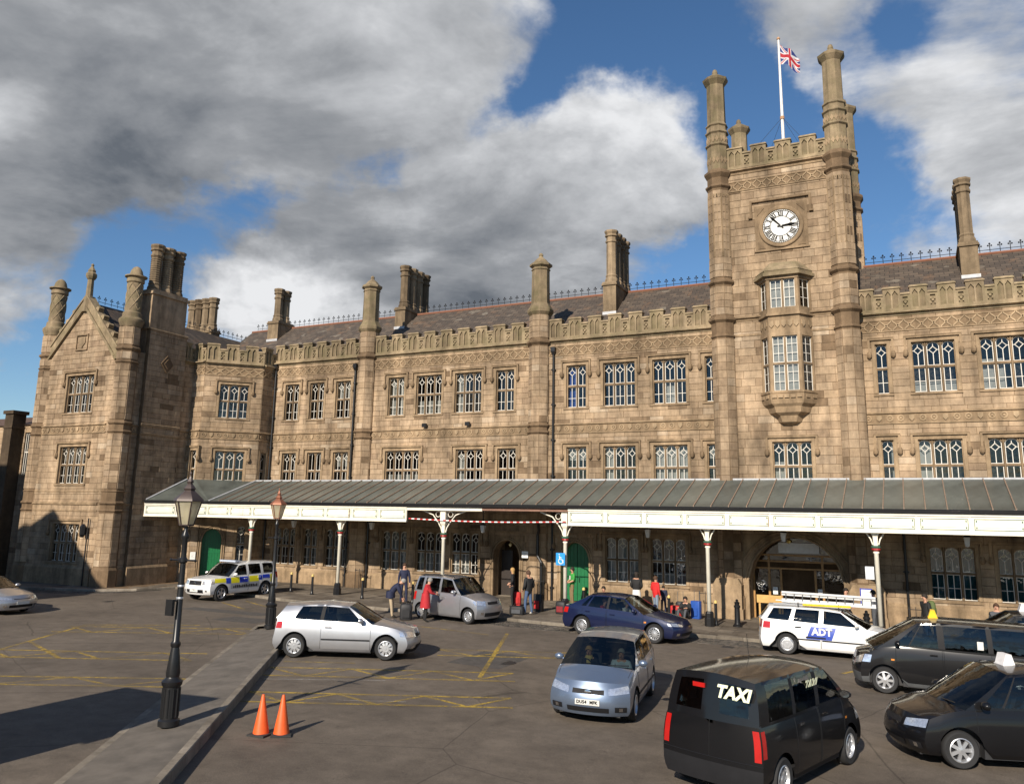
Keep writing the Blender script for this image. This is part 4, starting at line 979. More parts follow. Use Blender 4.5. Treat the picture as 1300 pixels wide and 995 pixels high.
    m = MB(); m.add([(-5.8, 37.75, 9.6), (-3.6, 37.75, 9.6), (-3.6, 37.75, 14.8), (-5.8, 37.75, 14.8)], [(0, 1, 2, 3)]); m.box(-5.8, -3.6, 37.43, 37.75, 9.55, 9.65); m.build('oriel_room', ROOM, TW)
oriel()
# clock
def clock():
    cx, cz, r = -4.72, 17.40, 0.82; o = TW.location
    m = MB(FT); e = 1.16
    m.box(cx - e, cx + e, -0.05, 0.0, cz - 1.05, cz + 1.12, 0.35)
    for (a, b, c, d) in ((cx - e - 0.2, cx + e + 0.2, cz + 1.3, cz + 1.4), (cx - e - 0.2, cx - e - 0.1, cz + 0.62, cz + 1.3), (cx + e + 0.1, cx + e + 0.2, cz + 0.62, cz + 1.3), (cx - e - 0.28, cx - e - 0.1, cz + 0.54, cz + 0.62), (cx + e + 0.1, cx + e + 0.28, cz + 0.54, cz + 0.62)): m.box(a, b, -0.14, 0, c, d, 0.25)
    m.box(cx - e - 0.06, cx + e + 0.06, -0.1, 0.0, cz - 1.12, cz - 1.05, 0.4)
    for s in (-1, 1):
        for t in (-1, 1): m.prism([(cx + s * 1.05, cz + t * 0.98), (cx + s * 1.05, cz + t * 0.62), (cx + s * 0.72, cz + t * 0.98)], -0.075, -0.05, 0.2)
    m.build('clock_surround', TRIM, TW)
    Tc = lambda x, y, z: (cx + x, 37.4 + z, cz + y)      # lathe axis points out of the wall (z = depth)
    m = MB(Tc)
    m.lathe(0, 0, [(1.0, -0.05), (1.0, -0.10), (0.93, -0.14), (0.88, -0.10), (0.84, -0.13), (0.80, -0.08)], 40, cap=False); dial_ring = m
    dm = MB(Tc); n = 40; dm.add([(r * math.cos(2 * math.pi * i / n), r * math.sin(2 * math.pi * i / n), -0.09) for i in range(n)], [tuple(range(n))])
    dl = dm.build('clock_dial', simple('clock_opal', (0.66, 0.65, 0.62), 0.6, var=0.03), TW)
    link('clock_bezel', dial_ring.mesh('clock_bezel', TRIM, True, origin=o), dl)
    mk = MB(Tc)
    for rad in (0.80, 0.735, 0.475):
        for i in range(60):
            a, b = 2 * math.pi * i / 60, 2 * math.pi * (i + 1) / 60; w = 0.013
            mk.add([((rad - w) * math.cos(a), (rad - w) * math.sin(a), -0.096), ((rad + w) * math.cos(a), (rad + w) * math.sin(a), -0.096), ((rad + w) * math.cos(b), (rad + w) * math.sin(b), -0.096), ((rad - w) * math.cos(b), (rad - w) * math.sin(b), -0.096)], [(0, 1, 2, 3)])
    for i in range(60):
        a = 2 * math.pi * i / 60; c, s = math.cos(a), math.sin(a); w = 0.012
        mk.add([(0.735 * c - w * s, 0.735 * s + w * c, -0.0965), (0.80 * c - w * s, 0.80 * s + w * c, -0.0965), (0.80 * c + w * s, 0.80 * s - w * c, -0.0965), (0.735 * c + w * s, 0.735 * s - w * c, -0.0965)], [(0, 1, 2, 3)])
    link('minute_track', mk.mesh('minute_track', INK, origin=o), dl)
    rom = ['XII', 'I', 'II', 'III', 'IIII', 'V', 'VI', 'VII', 'VIII', 'IX', 'X', 'XI']
    adv = {'I': 0.066, 'V': 0.12, 'X': 0.12}
    for k, s in enumerate(rom):
        th = -2 * math.pi * k / 12; cw = sum(adv[ch] for ch in s); x = -cw / 2; nm = MB(Tc)
        def line(xa, ya, xb, yb, w):
            d = Vector((xb - xa, yb - ya)).normalized(); px, py = -d.y * w, d.x * w; q = []
            for (X, Y) in ((xa + px, ya + py), (xb + px, yb + py), (xb - px, yb - py), (xa - px, ya - py)):
                Y2 = Y + 0.605
                q.append((X * math.cos(th) - Y2 * math.sin(th), X * math.sin(th) + Y2 * math.cos(th), -0.0975))
            nm.add(q, [(0, 1, 2, 3)])
        for ch in s:
            a = adv[ch]; c = x + a / 2
            if ch == 'I': line(c, -0.12, c, 0.12, 0.022)
            elif ch == 'V': line(c - 0.042, 0.12, c, -0.12, 0.024); line(c + 0.042, 0.12, c, -0.12, 0.013)
            else: line(c - 0.042, 0.11, c + 0.042, -0.12, 0.024); line(c + 0.042, 0.11, c - 0.042, -0.12, 0.013)
            x += a
        link('numeral', nm.mesh('numeral', INK, origin=o), dl)
    for nm_, ang, ln, w, dz in (('minute_hand', 318, 0.74, 0.038, -0.125), ('hour_hand', 86.5, 0.60, 0.055, -0.112)):
        th = -R(ang); h = MB(Tc); pts = [(-w * 0.6, -0.16), (-w, ln * 0.55), (-w * 1.5, ln * 0.7), (0, ln), (w * 1.5, ln * 0.7), (w, ln * 0.55), (w * 0.6, -0.16)]
        q = [(X * math.cos(th) - Y * math.sin(th), X * math.sin(th) + Y * math.cos(th)) for X, Y in pts]; n = len(q)
        h.add([(a, b, dz) for a, b in q] + [(a, b, dz + 0.008) for a, b in q], [tuple(range(n))] + [(i, (i + 1) % n, n + (i + 1) % n, n + i) for i in range(n)])
        link(nm_, h.mesh(nm_, INK, origin=o), dl)
    bs = MB(Tc); bs.lathe(0, 0, [(0.06, -0.09), (0.06, -0.135), (0.02, -0.14)], 10); link('hand_boss', bs.mesh('hand_boss', BLACK, origin=o), dl)
clock()
flush_blocks(TW, 300, lambda b: (b[2] - b[1]) * (b[5] - b[4]) * (2 if b[0] is FT and b[4] > 5.9 else 0.3))

# flagpole and flag
FPX_, FPY = -4.78, 40.3
fp = thing('flagpole', 'white flagpole rising behind the clock tower battlements', 'flagpole', (FPX_, FPY, 20.3))
m = MB(); m.tube([(FPX_, FPY, 20.3), (FPX_, FPY, 24.2), (FPX_, FPY, 28.55)], [0.085, 0.075, 0.05], 8); m.build('pole', simple('flagpole_paint', (0.78, 0.74, 0.70), 0.4), fp)
m = MB(); m.lathe(FPX_, FPY, [(0.02, 28.5), (0.09, 28.57), (0.09, 28.63), (0.01, 28.72)], 8); m.build('truck', RUSTY, fp)
m = MB(); m.lathe(FPX_, FPY, [(0.11, 24.1), (0.11, 24.25)], 8); m.build('collar', RUSTY, fp)
m = MB()
for (ex, ey) in ((-6.9, 38.0), (-2.8, 38.0), (-6.9, 42.6), (-2.8, 42.6)): m.tube([(FPX_, FPY, 24.2), (ex, ey, 20.6)], 0.009, 4)
m.build('stay_wire', IRON, fp)
def flag():
    me_v = []; fs = []; mi = []; nu, nv = 60, 30; Wd, Hd = 2.0, 1.05
    for i in range(nu + 1):
        for j in range(nv + 1):
            u, v = i / nu, j / nv
            fold = 0.13 * math.sin(u * 9 + v * 1.5) * (0.25 + u)
            x = FPX_ + 0.06 + u * Wd * 0.46; y = FPY + fold + 0.1 * u
            z = 28.25 - v * Hd * (1.0 - 0.12 * u) - (u ** 1.25) * 0.92 - 0.05 * math.sin(u * 8 + v * 2)
            me_v.append((x, y, z))
    def colour(u, v):
        X = (u - 0.5) * 60; Y = (0.5 - v) * 30
        if abs(X) < 3 or abs(Y) < 3: return 2
        if abs(X) < 5 or abs(Y) < 5: return 1
        d1 = (X - 2 * Y) / math.sqrt(5); d2 = (X + 2 * Y) / math.sqrt(5)
        s1 = 1 if X > 0 else -1
        if -0.2 < d1 * s1 < 2.0 or -2.0 < d2 * s1 < 0.2: return 2
        if abs(d1) < 3 or abs(d2) < 3: return 1
        return 0
    for i in range(nu):
        for j in range(nv):
            a = i * (nv + 1) + j; fs.append((a, a + 1, a + nv + 2, a + nv + 1)); mi.append(colour((i + .5) / nu, (j + .5) / nv))
    me = bpy.data.meshes.new('flag'); me.from_pydata([(x - FPX_, y - FPY, z - 28.0) for x, y, z in me_v], [], fs)
    for mm in (simple('flag_blue', (0.02, 0.035, 0.16), 0.8), simple('flag_white', (0.52, 0.52, 0.53), 0.8), simple('flag_red', (0.34, 0.012, 0.02), 0.8)): me.materials.append(mm)
    me.polygons.foreach_set('material_index', mi); me.polygons.foreach_set('use_smooth', [True] * len(fs)); me.update()
    o = link('flag', me, None, (FPX_, FPY, 28.0)); tag(o, 'red white and blue union flag drooping from the flagpole', 'flag')
flag()
# ------------------------------------------------------------------ gabled wing on the left
WG = thing('gabled_wing', 'gabled sandstone wing with two patterned turret pinnacles and side chimney', 'building', (-42, 33, 0))
FW = frame(0, 29.9, 0); FS = frame(-38.25, 29.9, P90); FSB = frame(-38.0, 29.9, P90)
opw = [window(WG, FW, 0, -41.72, 9.37, 4, 2.08), window(WG, FW, 0, -41.66, 5.45, 4, 2.0), window(WG, FW, 0, -41.56, 1.30, 4, 1.97)]
stone_wall(WG, FW, -45.1, -38.6, -0.6, 12.7, opw)
# gable triangle, built in courses
m = MB(FW); ax, az = -41.97, 15.35; m.prism([(-44.9, 12.7), (-39.1, 12.7), (ax, az + 0.6)], 0.0, 0.3); m.build('wall', MORTAR, WG)
z = 12.7
while z < 15.4:
    h = 0.33; f = 1 - (z + h - 12.7) / (az + 0.45 - 12.7)
    if f <= 0: break
    xa, xb = ax - 2.75 * f, ax + 2.75 * f; x = xa
    while x < xb - 0.05:
        w = rnd.uniform(0.5, 1.1)
        if xb - x - w < 0.3: w = xb - x
        BLOCKS[WG.name].append((FW, x + 0.005, x + w - 0.005, -0.022, z + 0.005, min(z + h, 15.75) - 0.005, min(1, max(0, rnd.gauss(.52, .2))))); x += w
    z += h
stone_wall(WG, FS, 0.3, 4.8, -0.6, 12.7, [(2.2, 2.9, 5.0, 5.02)])
stone_wall(WG, FSB, 1.2, 3.8, -0.6, 14.1, [], back=0.28, name='chimney_breast')
for pr in ([(0, 14.0), (0.06, 14.02), (0.06, 14.1), (0, 14.16)], [(0, 8.1), (0.07, 8.15), (0.07, 8.25), (0, 8.3)], [(0, 8.6), (0.07, 8.65), (0.07, 8.75), (0, 8.8)], [(0, -0.6), (0.10, -0.6), (0.10, 1.0), (0.03, 1.12), (0, 1.14)]):
    m = MB(); moulding(m, FSB, 1.17, 3.83, pr); m.build('moulding', TRIM, WG)
m = MB(FSB)
for (r_, d_) in ((0.42, -0.09), (0.24, -0.14)): m.prism([(2.5 - r_, 12.25), (2.5, 12.25 + r_ * 1.2), (2.5 + r_, 12.25), (2.5, 12.25 - r_ * 1.2)], d_, 0.0, 0.0)
m.build('carved_lozenge', MORTAR, WG)
# chimney head and three shafts
m = MB(); m.box(-39.1, -37.98, 31.0, 33.45, 14.1, 16.1, 0.4); m.box(-39.2, -37.88, 30.9, 33.55, 16.1, 16.25, 0.5); m.box(-39.12, -37.96, 31.0, 33.45, 16.25, 16.4, 0.4)
m.box(-39.1, -38.3, 31.1, 33.7, 12.0, 14.1, 0.4)
p = m.build('chimney_stack', ASHLAR, WG)
for i, yc in enumerate((31.45, 32.22, 32.99)):
    m = MB(); shaft(m, -38.5, yc, 16.39, 19.15, 0.31, 10)
    for zz in range(12):      # moulded bands round the shaft
        zq = 16.95 + zz * 0.13; m.lathe(-38.5, yc, [(0.31, zq - 0.03), (0.335, zq), (0.31, zq + 0.03)], 10, tone=0.4, cap=False)
    link('chimney_shaft', m.mesh('chimney_shaft', SOOTY, origin=WG.location), p)
# mouldings of the front
for T, a, b in ((FW, -44.6, -39.2), (FS, 0.7, 1.2), (FS, 3.8, 4.76)): string_band(WG, T, a, b, 8.2, 8.6)
for T, a, b in ((FW, -44.6, -39.2), (FS, 0.7, 1.2), (FS, 3.8, 4.76)):
    for pr in ([(0, 4.28), (0.08, 4.3), (0.10, 4.4), (0, 4.48)], [(0, 3.9), (0.05, 3.95), (0.05, 4.02), (0, 4.05)], [(0, 4.95), (0.04, 4.98), (0.04, 5.04), (0, 5.08)], [(0, -0.6), (0.10, -0.6), (0.10, 0.95), (0.03, 1.07), (0, 1.1)]):
        m = MB(); moulding(m, T, a, b, pr); m.build('moulding', TRIM, WG)
# gable coping with crockets, finial
def coping(sg):
    m = MB(FW)
    x0, z0 = ax + sg * 2.85, 12.30; x1, z1 = ax, az; d = Vector((x1 - x0, z1 - z0)); L_ = d.length; d.normalize(); n = Vector((-d.y, d.x)) * (1 if sg < 0 else -1)
    if n.y < 0: n = -n
    P_ = lambda t, o: (x0 + d.x * t + n.x * o, z0 + d.y * t + n.y * o)
    m.prism([P_(0, 0), P_(L_ + 0.15, 0), P_(L_ + 0.3, 0.14), P_(0, 0.14)], -0.16, 0.35, 0.5)
    m.prism([P_(0, 0.14), P_(L_ + 0.3, 0.14), P_(L_ + 0.42, 0.5), P_(0.0, 0.5)], -0.08, 0.30, 0.6)
    m.prism([P_(0, 0.5), P_(L_ + 0.42, 0.5), P_(L_ + 0.46, 0.58), P_(0.0, 0.58)], -0.14, 0.36, 0.8)
    for k in range(5):
        t = 0.5 + k * 0.72; m.prism([P_(t - 0.16, 0.58), P_(t + 0.16, 0.58), P_(t + 0.12, 0.76), P_(t - 0.05, 0.80)], -0.06, 0.28, 0.8)
    # kneeler
    m.box(min(x0, x0 + sg * 0.45), max(x0, x0 + sg * 0.45), -0.14, 0.35, 12.2, 12.55, 0.5)
    m.build('gable_coping', CREST, WG)
coping(-1); coping(1)
m = MB(); m.lathe(ax, 29.95, [(0.26, 15.15), (0.26, 15.9), (0.20, 16.1), (0.17, 17.05), (0.24, 17.12), (0.30, 17.25), (0.30, 17.4), (0.2, 17.52), (0.22, 17.6), (0.1, 17.8), (0.06, 17.88), (0.10, 17.93), (0.05, 18.02)], 8, math.pi / 8, 0.5); m.build('finial', CREST, WG)
m = MB(FW); m.box(-42.45, -41.45, -0.10, 0, 13.75, 13.82, 0.5); m.box(-42.45, -42.38, -0.09, 0, 12.95, 13.75, .5); m.box(-41.52, -41.45, -0.09, 0, 12.95, 13.75, .5); m.box(-42.45, -41.45, -0.10, 0, 12.88, 12.95, 0.5)
m.prism([(-42.2, 13.65), (-42.2, 13.3), (-41.95, 13.05), (-41.7, 13.3), (-41.7, 13.65)], -0.07, 0, 0.9); m.build('carved_shield', TRIM, WG)
# corner turrets
for (tx, ty) in ((-44.98, 30.2), (-38.5, 30.2)):
    m = MB(); r = 0.57
    octa(m, tx, ty, [(r + 0.09, -0.6), (r + 0.09, 0.95), (r + 0.02, 1.1), (r + 0.02, 3.9)] + ring(4.0, r, 0.6) + ring(4.4, r, 0.9) + [(r, 4.95)] + ring(5.02, r, 0.4) + [(r, 8.1)] + ring(8.2, r, 0.7) + ring(8.66, r, 0.9) + [(r, 11.8)] + ring(12.0, r, 0.6) + ring(12.75, r, 1.1) + [(r - 0.02, 14.0)], 0.55)
    p = m.build('turret', MORTAR, WG)
    octa_blocks(WG, tx, ty, r + 0.005, ((1.15, 3.85), (5.15, 8.05), (8.85, 11.85), (12.15, 12.55), (12.95, 13.95)))
    m = MB(); m.lathe(tx, ty, [(r - 0.02, 13.99), (r + 0.06, 14.2), (r + 0.10, 14.3), (r + 0.10, 14.40), (r - 0.05, 14.55), (r - 0.07, 14.78), (r - 0.15, 14.86), (r - 0.17, 16.5), (r - 0.10, 16.56), (r - 0.10, 16.70), (r - 0.12, 16.78), (r + 0.02, 16.86), (r + 0.02, 16.92), (r - 0.2, 16.98), (r - 0.27, 17.25), (r - 0.38, 17.42), (0.05, 17.5)], 16, 0, 0.4)
    q = link('turret_shaft', sharp(m.mesh('turret_shaft', CREST, True, origin=WG.location), 30), p)
    m = MB(); rs = r - 0.16
    for k in range(6):
        for sg in (-1, 1):
            pts = []
            for i in range(13):
                a = k * 2 * math.pi / 6 + sg * i / 12 * 2.1; pts.append((tx + rs * math.cos(a), ty + rs * math.sin(a), 14.95 + 1.52 * i / 12))
            m.tube(pts, 0.024, 4, 0.8)
    link('lozenge_ribs', m.mesh('lozenge_ribs', CREST, origin=WG.location), p)
# roof of the wing, ridge running back
m = MB(); m.add([(-45.0, 30.2, 12.7), (ax, 30.2, 15.75), (-38.9, 30.2, 12.7), (-45.0, 47.4, 12.7), (ax, 47.4, 15.75), (-38.9, 47.4, 12.7)], [(0, 1, 4, 3), (1, 2, 5, 4)])
m.build('roof', SLATE, WG); cresting(WG, (ax, 30.6, 15.8), (ax, 44.0, 15.8))
m = MB(); m.box(-45.25, -45.0, 30.4, 47.4, -0.6, 12.75); m.box(-45.0, -38.6, 40, 40.2, -0.6, 12.6); m.box(-45.0, -38.6, 32.2, 32.4, -0.6, 12.7); m.build('rear_wall', ASHLAR, WG)
# low parapet over the side wall
parapet(WG, FS, P90, 3.8, 4.76, 12.70)
chimney_stack(WG, -43.35, 39.2, 4, 15.2, 15.9, 18.4, pitch=0.66, along='x')
chimney_stack(WG, -42.5, 33.6, 2, 15.5, 15.7, 17.2, pitch=0.55, along='x')
m = MB(); m.tube([(-39.6, 29.76, 0.1), (-39.6, 29.76, 3.6)], 0.04, 6); m.lathe(-39.75, 29.6, [(0.05, 2.6), (0.15, 2.75), (0.17, 3.15), (0.05, 3.3)], 6); m.build('wall_lantern', BLACK, WG)
flush_blocks(WG, 300, lambda b: (b[2] - b[1]) * (b[5] - b[4]) * (2 if b[0] is FW else 1))

# ------------------------------------------------------------------ canopy
CN = thing('station_canopy', 'long glazed canopy with cream panelled fascia on cast iron columns', 'canopy', (-17, 35.4, 0))
YT, ZT, YG, ZG = 37.05, 5.85, 33.72, 4.62
XH, XE = -35.17, 12.0
def zroof(y): return ZG + (ZT - ZG) * (y - YG) / (YT - YG)
PANELM = []
for k in range(4):
    c = [(0.085, 0.095, 0.085), (0.10, 0.108, 0.095), (0.075, 0.083, 0.075), (0.115, 0.118, 0.10)][k]
    PANELM.append(simple('canopy_glazing_%s' % 'abcd'[k], c, 0.42, var=0.35, scale=1.1, bump=0.15, bscale=3, spec=0.5))
n = round((XE - (-34.4)) / 0.708); o = CN.location
pm = {}
for k in range(4):
    m = MB(); m.add([(0, 0, 0), (0.69, 0, 0), (0.69, YT - YG, ZT - ZG), (0, YT - YG, ZT - ZG), (0, 0, -0.02), (0.69, 0, -0.02), (0.69, YT - YG, ZT - ZG - 0.02), (0, YT - YG, ZT - ZG - 0.02)], [(0, 1, 2, 3), (7, 6, 5, 4), (0, 4, 5, 1), (1, 5, 6, 2), (3, 7, 4, 0)]); pm[k] = m.mesh('glazing_panel', PANELM[k])
rm = MB(); rm.add([(-0.022, -0.03, 0.0), (0.022, -0.03, 0.0), (0.022, YT - YG, ZT - ZG), (-0.022, YT - YG, ZT - ZG), (-0.016, -0.03, 0.055), (0.016, -0.03, 0.055), (0.016, YT - YG, ZT - ZG + 0.055), (-0.016, YT - YG, ZT - ZG + 0.055)], [(4, 5, 6, 7), (0, 1, 5, 4), (1, 2, 6, 5), (3, 0, 4, 7)])
rib = rm.mesh('glazing_bar', simple('rusty_bar_paint', (0.25, 0.175, 0.125), 0.7, var=0.3, scale=9))
for i in range(n):
    x = -34.40 + i * 0.708
    link('glazing_panel', pm[rnd.choice([0, 0, 1, 1, 2, 3])], CN, (x + 0.009 - o[0], YG - o[1], ZG - o[2])); link('glazing_bar', rib, CN, (x - o[0], YG - o[1], ZG - o[2]))
# splayed end bay of the canopy round the corner, plain sheet
Lp = (-37.97, 31.87); m = MB()
m.add([(*Lp, ZG), (XH, YG, ZG), (-35.0, YT, ZT), (-37.33, 34.62, ZT), (-37.97, 34.62, ZT - 0.02)], [(0, 1, 2, 3, 4)])
m.add([(XH, YG, ZG), (-34.4, YG, ZG), (-34.4, YT, ZT), (-35.0, YT, ZT)], [(0, 1, 2, 3)])
m.build('roof_sheet', PANELM[2], CN)
m = MB(); m.tube([(XH, YG, ZG + 0.03), (-35.0, YT, ZT + 0.03)], 0.045, 5); m.build('flashing', LEAD, CN); m = MB(); m.tube([(-37.97, 31.9, ZG + 0.03), (-37.97, 34.6, ZT + 0.02)], 0.05, 5); m.build('flashing', LEAD, CN)
m = MB(); m.box(-34.98, XE, YT - 0.02, YT + 0.35, ZT - 0.03, ZT + 0.06); m.build('top_flashing', LEAD, CN)
# gutter along the edge
def edge(m, pts, prof, tone=0.5):
    """sweep (out, z) profile along the eaves line"""
    P_ = [Vector((p[0], p[1], 0)) for p in pts]; k = len(prof); vs = []; fs = []
    for i, p in enumerate(P_):
        d = (P_[min(i + 1, len(P_) - 1)] - P_[max(i - 1, 0)]).normalized(); nn = Vector((d.y, -d.x, 0))
        for (q, z) in prof: vs.append(tuple(p + nn * q + Vector((0, 0, z))))
    for i in range(len(P_) - 1):
        for j in range(k): fs.append((i * k + j, i * k + (j + 1) % k, (i + 1) * k + (j + 1) % k, (i + 1) * k + j))
    fs += [tuple(range(k)), tuple(range(len(P_) * k - 1, (len(P_) - 1) * k - 1, -1))]
    m.add(vs, fs, tone)
EAVE = [Lp, (XH, YG), (XE, YG)]
m = MB(); edge(m, EAVE, [(0.0, 4.47), (0.16, 4.47), (0.18, 4.60), (0.16, 4.62), (0.13, 4.52), (0.0, 4.52)]); m.build('gutter', BLACK, CN)
# fascia boards: cream, with raised frames and green lined panels; a stretch is missing
def fascia(A, B, npan, end0=True):
    A, B = Vector((*A, 0)), Vector((*B, 0)); d = (B - A); ln = d.length; d.normalize(); nn = Vector((d.y, -d.x, 0))
    T = lambda u, dd, z: tuple(A + d * u - nn * dd + Vector((0, 0, z)))
    m = MB(T); m.box(0, ln, -0.06, 0.0, 3.74, 4.46); m.box(0, ln, -0.10, -0.06, 4.38, 4.46); m.box(0, ln, -0.10, -0.06, 3.74, 3.79); m.box(0, ln, -0.085, -0.06, 3.79, 3.83)
    fb = m.build('fascia_board', CREAM, CN); st = ln / npan
    for i in range(npan):
        a, b = i * st + 0.09, (i + 1) * st - 0.09; z0, z1 = 3.90, 4.30
        f = MB(T)
        f.cm = 0
        for (xa, xb, za, zb) in ((a, b, z1 - 0.022, z1), (a, b, z0, z0 + 0.022), (a, a + 0.022, z0 + 0.022, z1 - 0.022), (b - 0.022, b, z0 + 0.022, z1 - 0.022)): f.box(xa, xb, -0.072, -0.06, za, zb)
        for (sx, xx) in ((1, a), (-1, b)):
            for (sz, zz_) in ((1, z0), (-1, z1)):
                f.box(min(xx + sx * 0.05, xx + sx * 0.09), max(xx + sx * 0.05, xx + sx * 0.09), -0.070, -0.06, min(zz_ + sz * 0.05, zz_ + sz * 0.12), max(zz_ + sz * 0.05, zz_ + sz * 0.12))
        f.cm = 1; f.box(a + 0.1, b - 0.1, -0.075, -0.061, z0 + 0.1, z1 - 0.1)
        link('fascia_panel', f.mesh('fascia_panel', [GREENLINE, CREAM], origin=CN.location), fb)
        s = MB(T); s.box((i + 1) * st - 0.05, (i + 1) * st - 0.012, -0.085, -0.06, 3.83, 4.38); link('stile', s.mesh('stile', CREAM, origin=CN.location), fb)
        if rnd.random() < 0.3:      # rust runs
            u = rnd.uniform(a, b); s = MB(T); s.box(u, u + rnd.uniform(0.02, 0.05), -0.078, -0.0755, 3.75, 4.4 - rnd.random() * 0.3); link('rust_run', s.mesh('rust_run', RUSTRUN, origin=CN.location), fb)
RUSTRUN = worn('rust_run', (0.38, 0.2, 0.09), 0.5, 14)
fascia(Lp, (XH, YG), 2); fascia((XH + 0.0, YG), (-22.1, YG), 8); fascia((-13.72, YG), (XE, YG), 15)
# where the fascia is gone: bare beam and lattice
m = MB(); m.box(-22.1, -18.0, YG - 0.05, YG + 0.02, 4.30, 4.46); m.build('eaves_board', CREAM, CN)
m = MB(); m.box(-18.0, -13.72, YG - 0.05, YG + 0.02, 4.33, 4.46); m.build('eaves_board', simple('bare_timber', (0.22, 0.12, 0.085), 0.8, var=0.3), CN)
m = MB(); tp = MB()
xs = -22.0; k = 0
while xs < -13.9:
    tp.cm = k % 2; tp.box(xs, xs + 0.16, YG - 0.03, YG - 0.02, 3.88 - 0.02 * math.sin((xs + 22) / 8.1 * math.pi) * 4, 3.93 - 0.02 * math.sin((xs + 22) / 8.1 * math.pi) * 4); xs += 0.16; k += 1
tp.build('hazard_tape', [simple('tape_red', (0.5, 0.04, 0.04), 0.5), WHITE], CN)
# columns, brackets and roof trusses
COLX = [-32.1, -26.2, -20.15, -13.95, -7.72, -1.46, 4.75, 10.95]
YC = 33.92
for cxx in COLX:
    gz = g(cxx) + KH
    m = MB(); m.lathe(cxx, YC, [(0.085, gz), (0.085, 2.98), (0.12, 3.02), (0.085, 3.06)], 12, tone=0.5); co = m.build('column', CREAM, CN, smooth=True)
    for nm_, mt_, pr in (('column_base', BLACK, [(0.20, gz - 0.02), (0.20, gz + 0.30), (0.17, gz + 0.34), (0.17, gz + 0.50), (0.14, gz + 0.56), (0.088, gz + 0.58)]), ('red_collar', REDPAINT, [(0.10, 3.07), (0.16, 3.12), (0.15, 3.17)]), ('green_collar', GREENLINE, [(0.15, 3.175), (0.18, 3.22), (0.13, 3.27)])):
        q = MB(); q.lathe(cxx, YC, pr, 8 if nm_ == 'column_base' else 12, math.pi / 8 if nm_ == 'column_base' else 0); link(nm_, q.mesh(nm_, mt_, origin=CN.location), co)
    q = MB(); q.lathe(cxx, YC, [(0.10, 3.26), (0.12, 3.6), (0.2, 3.72), (0.2, 4.35)], 4, math.pi / 4)
    for s in (-1, 1):
        pts = [(cxx + s * 0.10, YC, 3.3), (cxx + s * 0.16, YC, 3.5), (cxx + s * 0.3, YC, 3.72), (cxx + s * 0.62, YC, 4.1), (cxx + s * 1.2, YC, 4.3)]
        q.tube(pts, 0.03, 5); q.tube([(cxx + s * 0.1, YC, 4.36), (cxx + s * 1.25, YC, 4.36)], 0.035, 5)
        for a in range(12): 
            t0, t1 = a * math.pi / 6, (a + 1) * math.pi / 6; q.tube([(cxx + s * 0.34 + 0.13 * math.cos(t0), YC, 4.13 + 0.13 * math.sin(t0)), (cxx + s * 0.34 + 0.13 * math.cos(t1), YC, 4.13 + 0.13 * math.sin(t1))], 0.02, 4)
    q.tube([(cxx, YC, 4.3), (cxx, YT + 0.9, 4.3)], 0.05, 5); q.tube([(cxx, YC, 3.5), (cxx, YC + 0.5, 4.0), (cxx, YC + 1.2, 4.28)], 0.03, 5); q.tube([(cxx, YT + .2, 4.3), (cxx, YT + .2, ZT - 0.1)], 0.035, 5); q.tube([(cxx, YC + 1.6, 4.3), (cxx, YC + 1.6, zroof(YC + 1.6) - 0.06)], 0.03, 5)
    link('bracket', q.mesh('bracket', CREAM, origin=CN.location), co)
m = MB(); m.box(-35, XE, YC - 0.05, YC + 0.05, 4.36, 4.46); m.box(-35, XE, 35.6, 35.7, zroof(35.65) - 0.14, zroof(35.65) - 0.03); m.box(-35, XE, 36.9, 37.0, zroof(36.95) - 0.16, zroof(36.95) - 0.03); m.build('purlin', CREAM, CN)
# hanging lanterns under the canopy
LANT = simple('lantern_opal', (0.6, 0.6, 0.58), 0.3)
def hang(x, y, z):
    m = MB(); m.lathe(x, y, [(0.14, z + 0.02), (0.15, z), (0.09, z - 0.32), (0.02, z - 0.34)], 4, math.pi / 4); m.cm = 1; m.lathe(x, y, [(0.18, z + 0.02), (0.16, z + 0.07), (0.03, z + 0.12), (0.02, z + 0.9)], 4, math.pi / 4)
    m.build('hanging_lamp', [LANT, BLACK], CN)
for x, y in ((-10.6, 35.2), (-4.9, 35.0), (1.6, 35.2), (-25.5, 35.6), (-18.9, 35.5), (-30.5, 35.4)): hang(x, y, 3.62)
# ------------------------------------------------------------------ vehicles
def lerp(a, b, t): return a + (b - a) * t
def interp(tab, x):
    if x <= tab[0][0]: return tab[0][1]
    for (a, b) in zip(tab, tab[1:]):
        if x <= b[0]: return lerp(a[1], b[1], (x - a[0]) / max(1e-9, b[0] - a[0]))
    return tab[-1][1]
def smoothtab(tab, x):
    if x <= tab[0][0]: return tab[0][1]
    n = len(tab)
    for i in range(n - 1):
        a, b = tab[i], tab[i + 1]
        if x <= b[0]:
            h = b[0] - a[0]; t = (x - a[0]) / h
            def sl(k):
                if k == 0 or k == n - 1: 
                    j = 0 if k == 0 else n - 2
                    return (tab[j + 1][1] - tab[j][1]) / (tab[j + 1][0] - tab[j][0])
                return (tab[k + 1][1] - tab[k - 1][1]) / (tab[k + 1][0] - tab[k - 1][0])
            m0, m1 = sl(i) * h, sl(i + 1) * h; t2, t3 = t * t, t * t * t
            return (2 * t3 - 3 * t2 + 1) * a[1] + (t3 - 2 * t2 + t) * m0 + (-2 * t3 + 3 * t2) * b[1] + (t3 - t2) * m1
    return tab[-1][1]
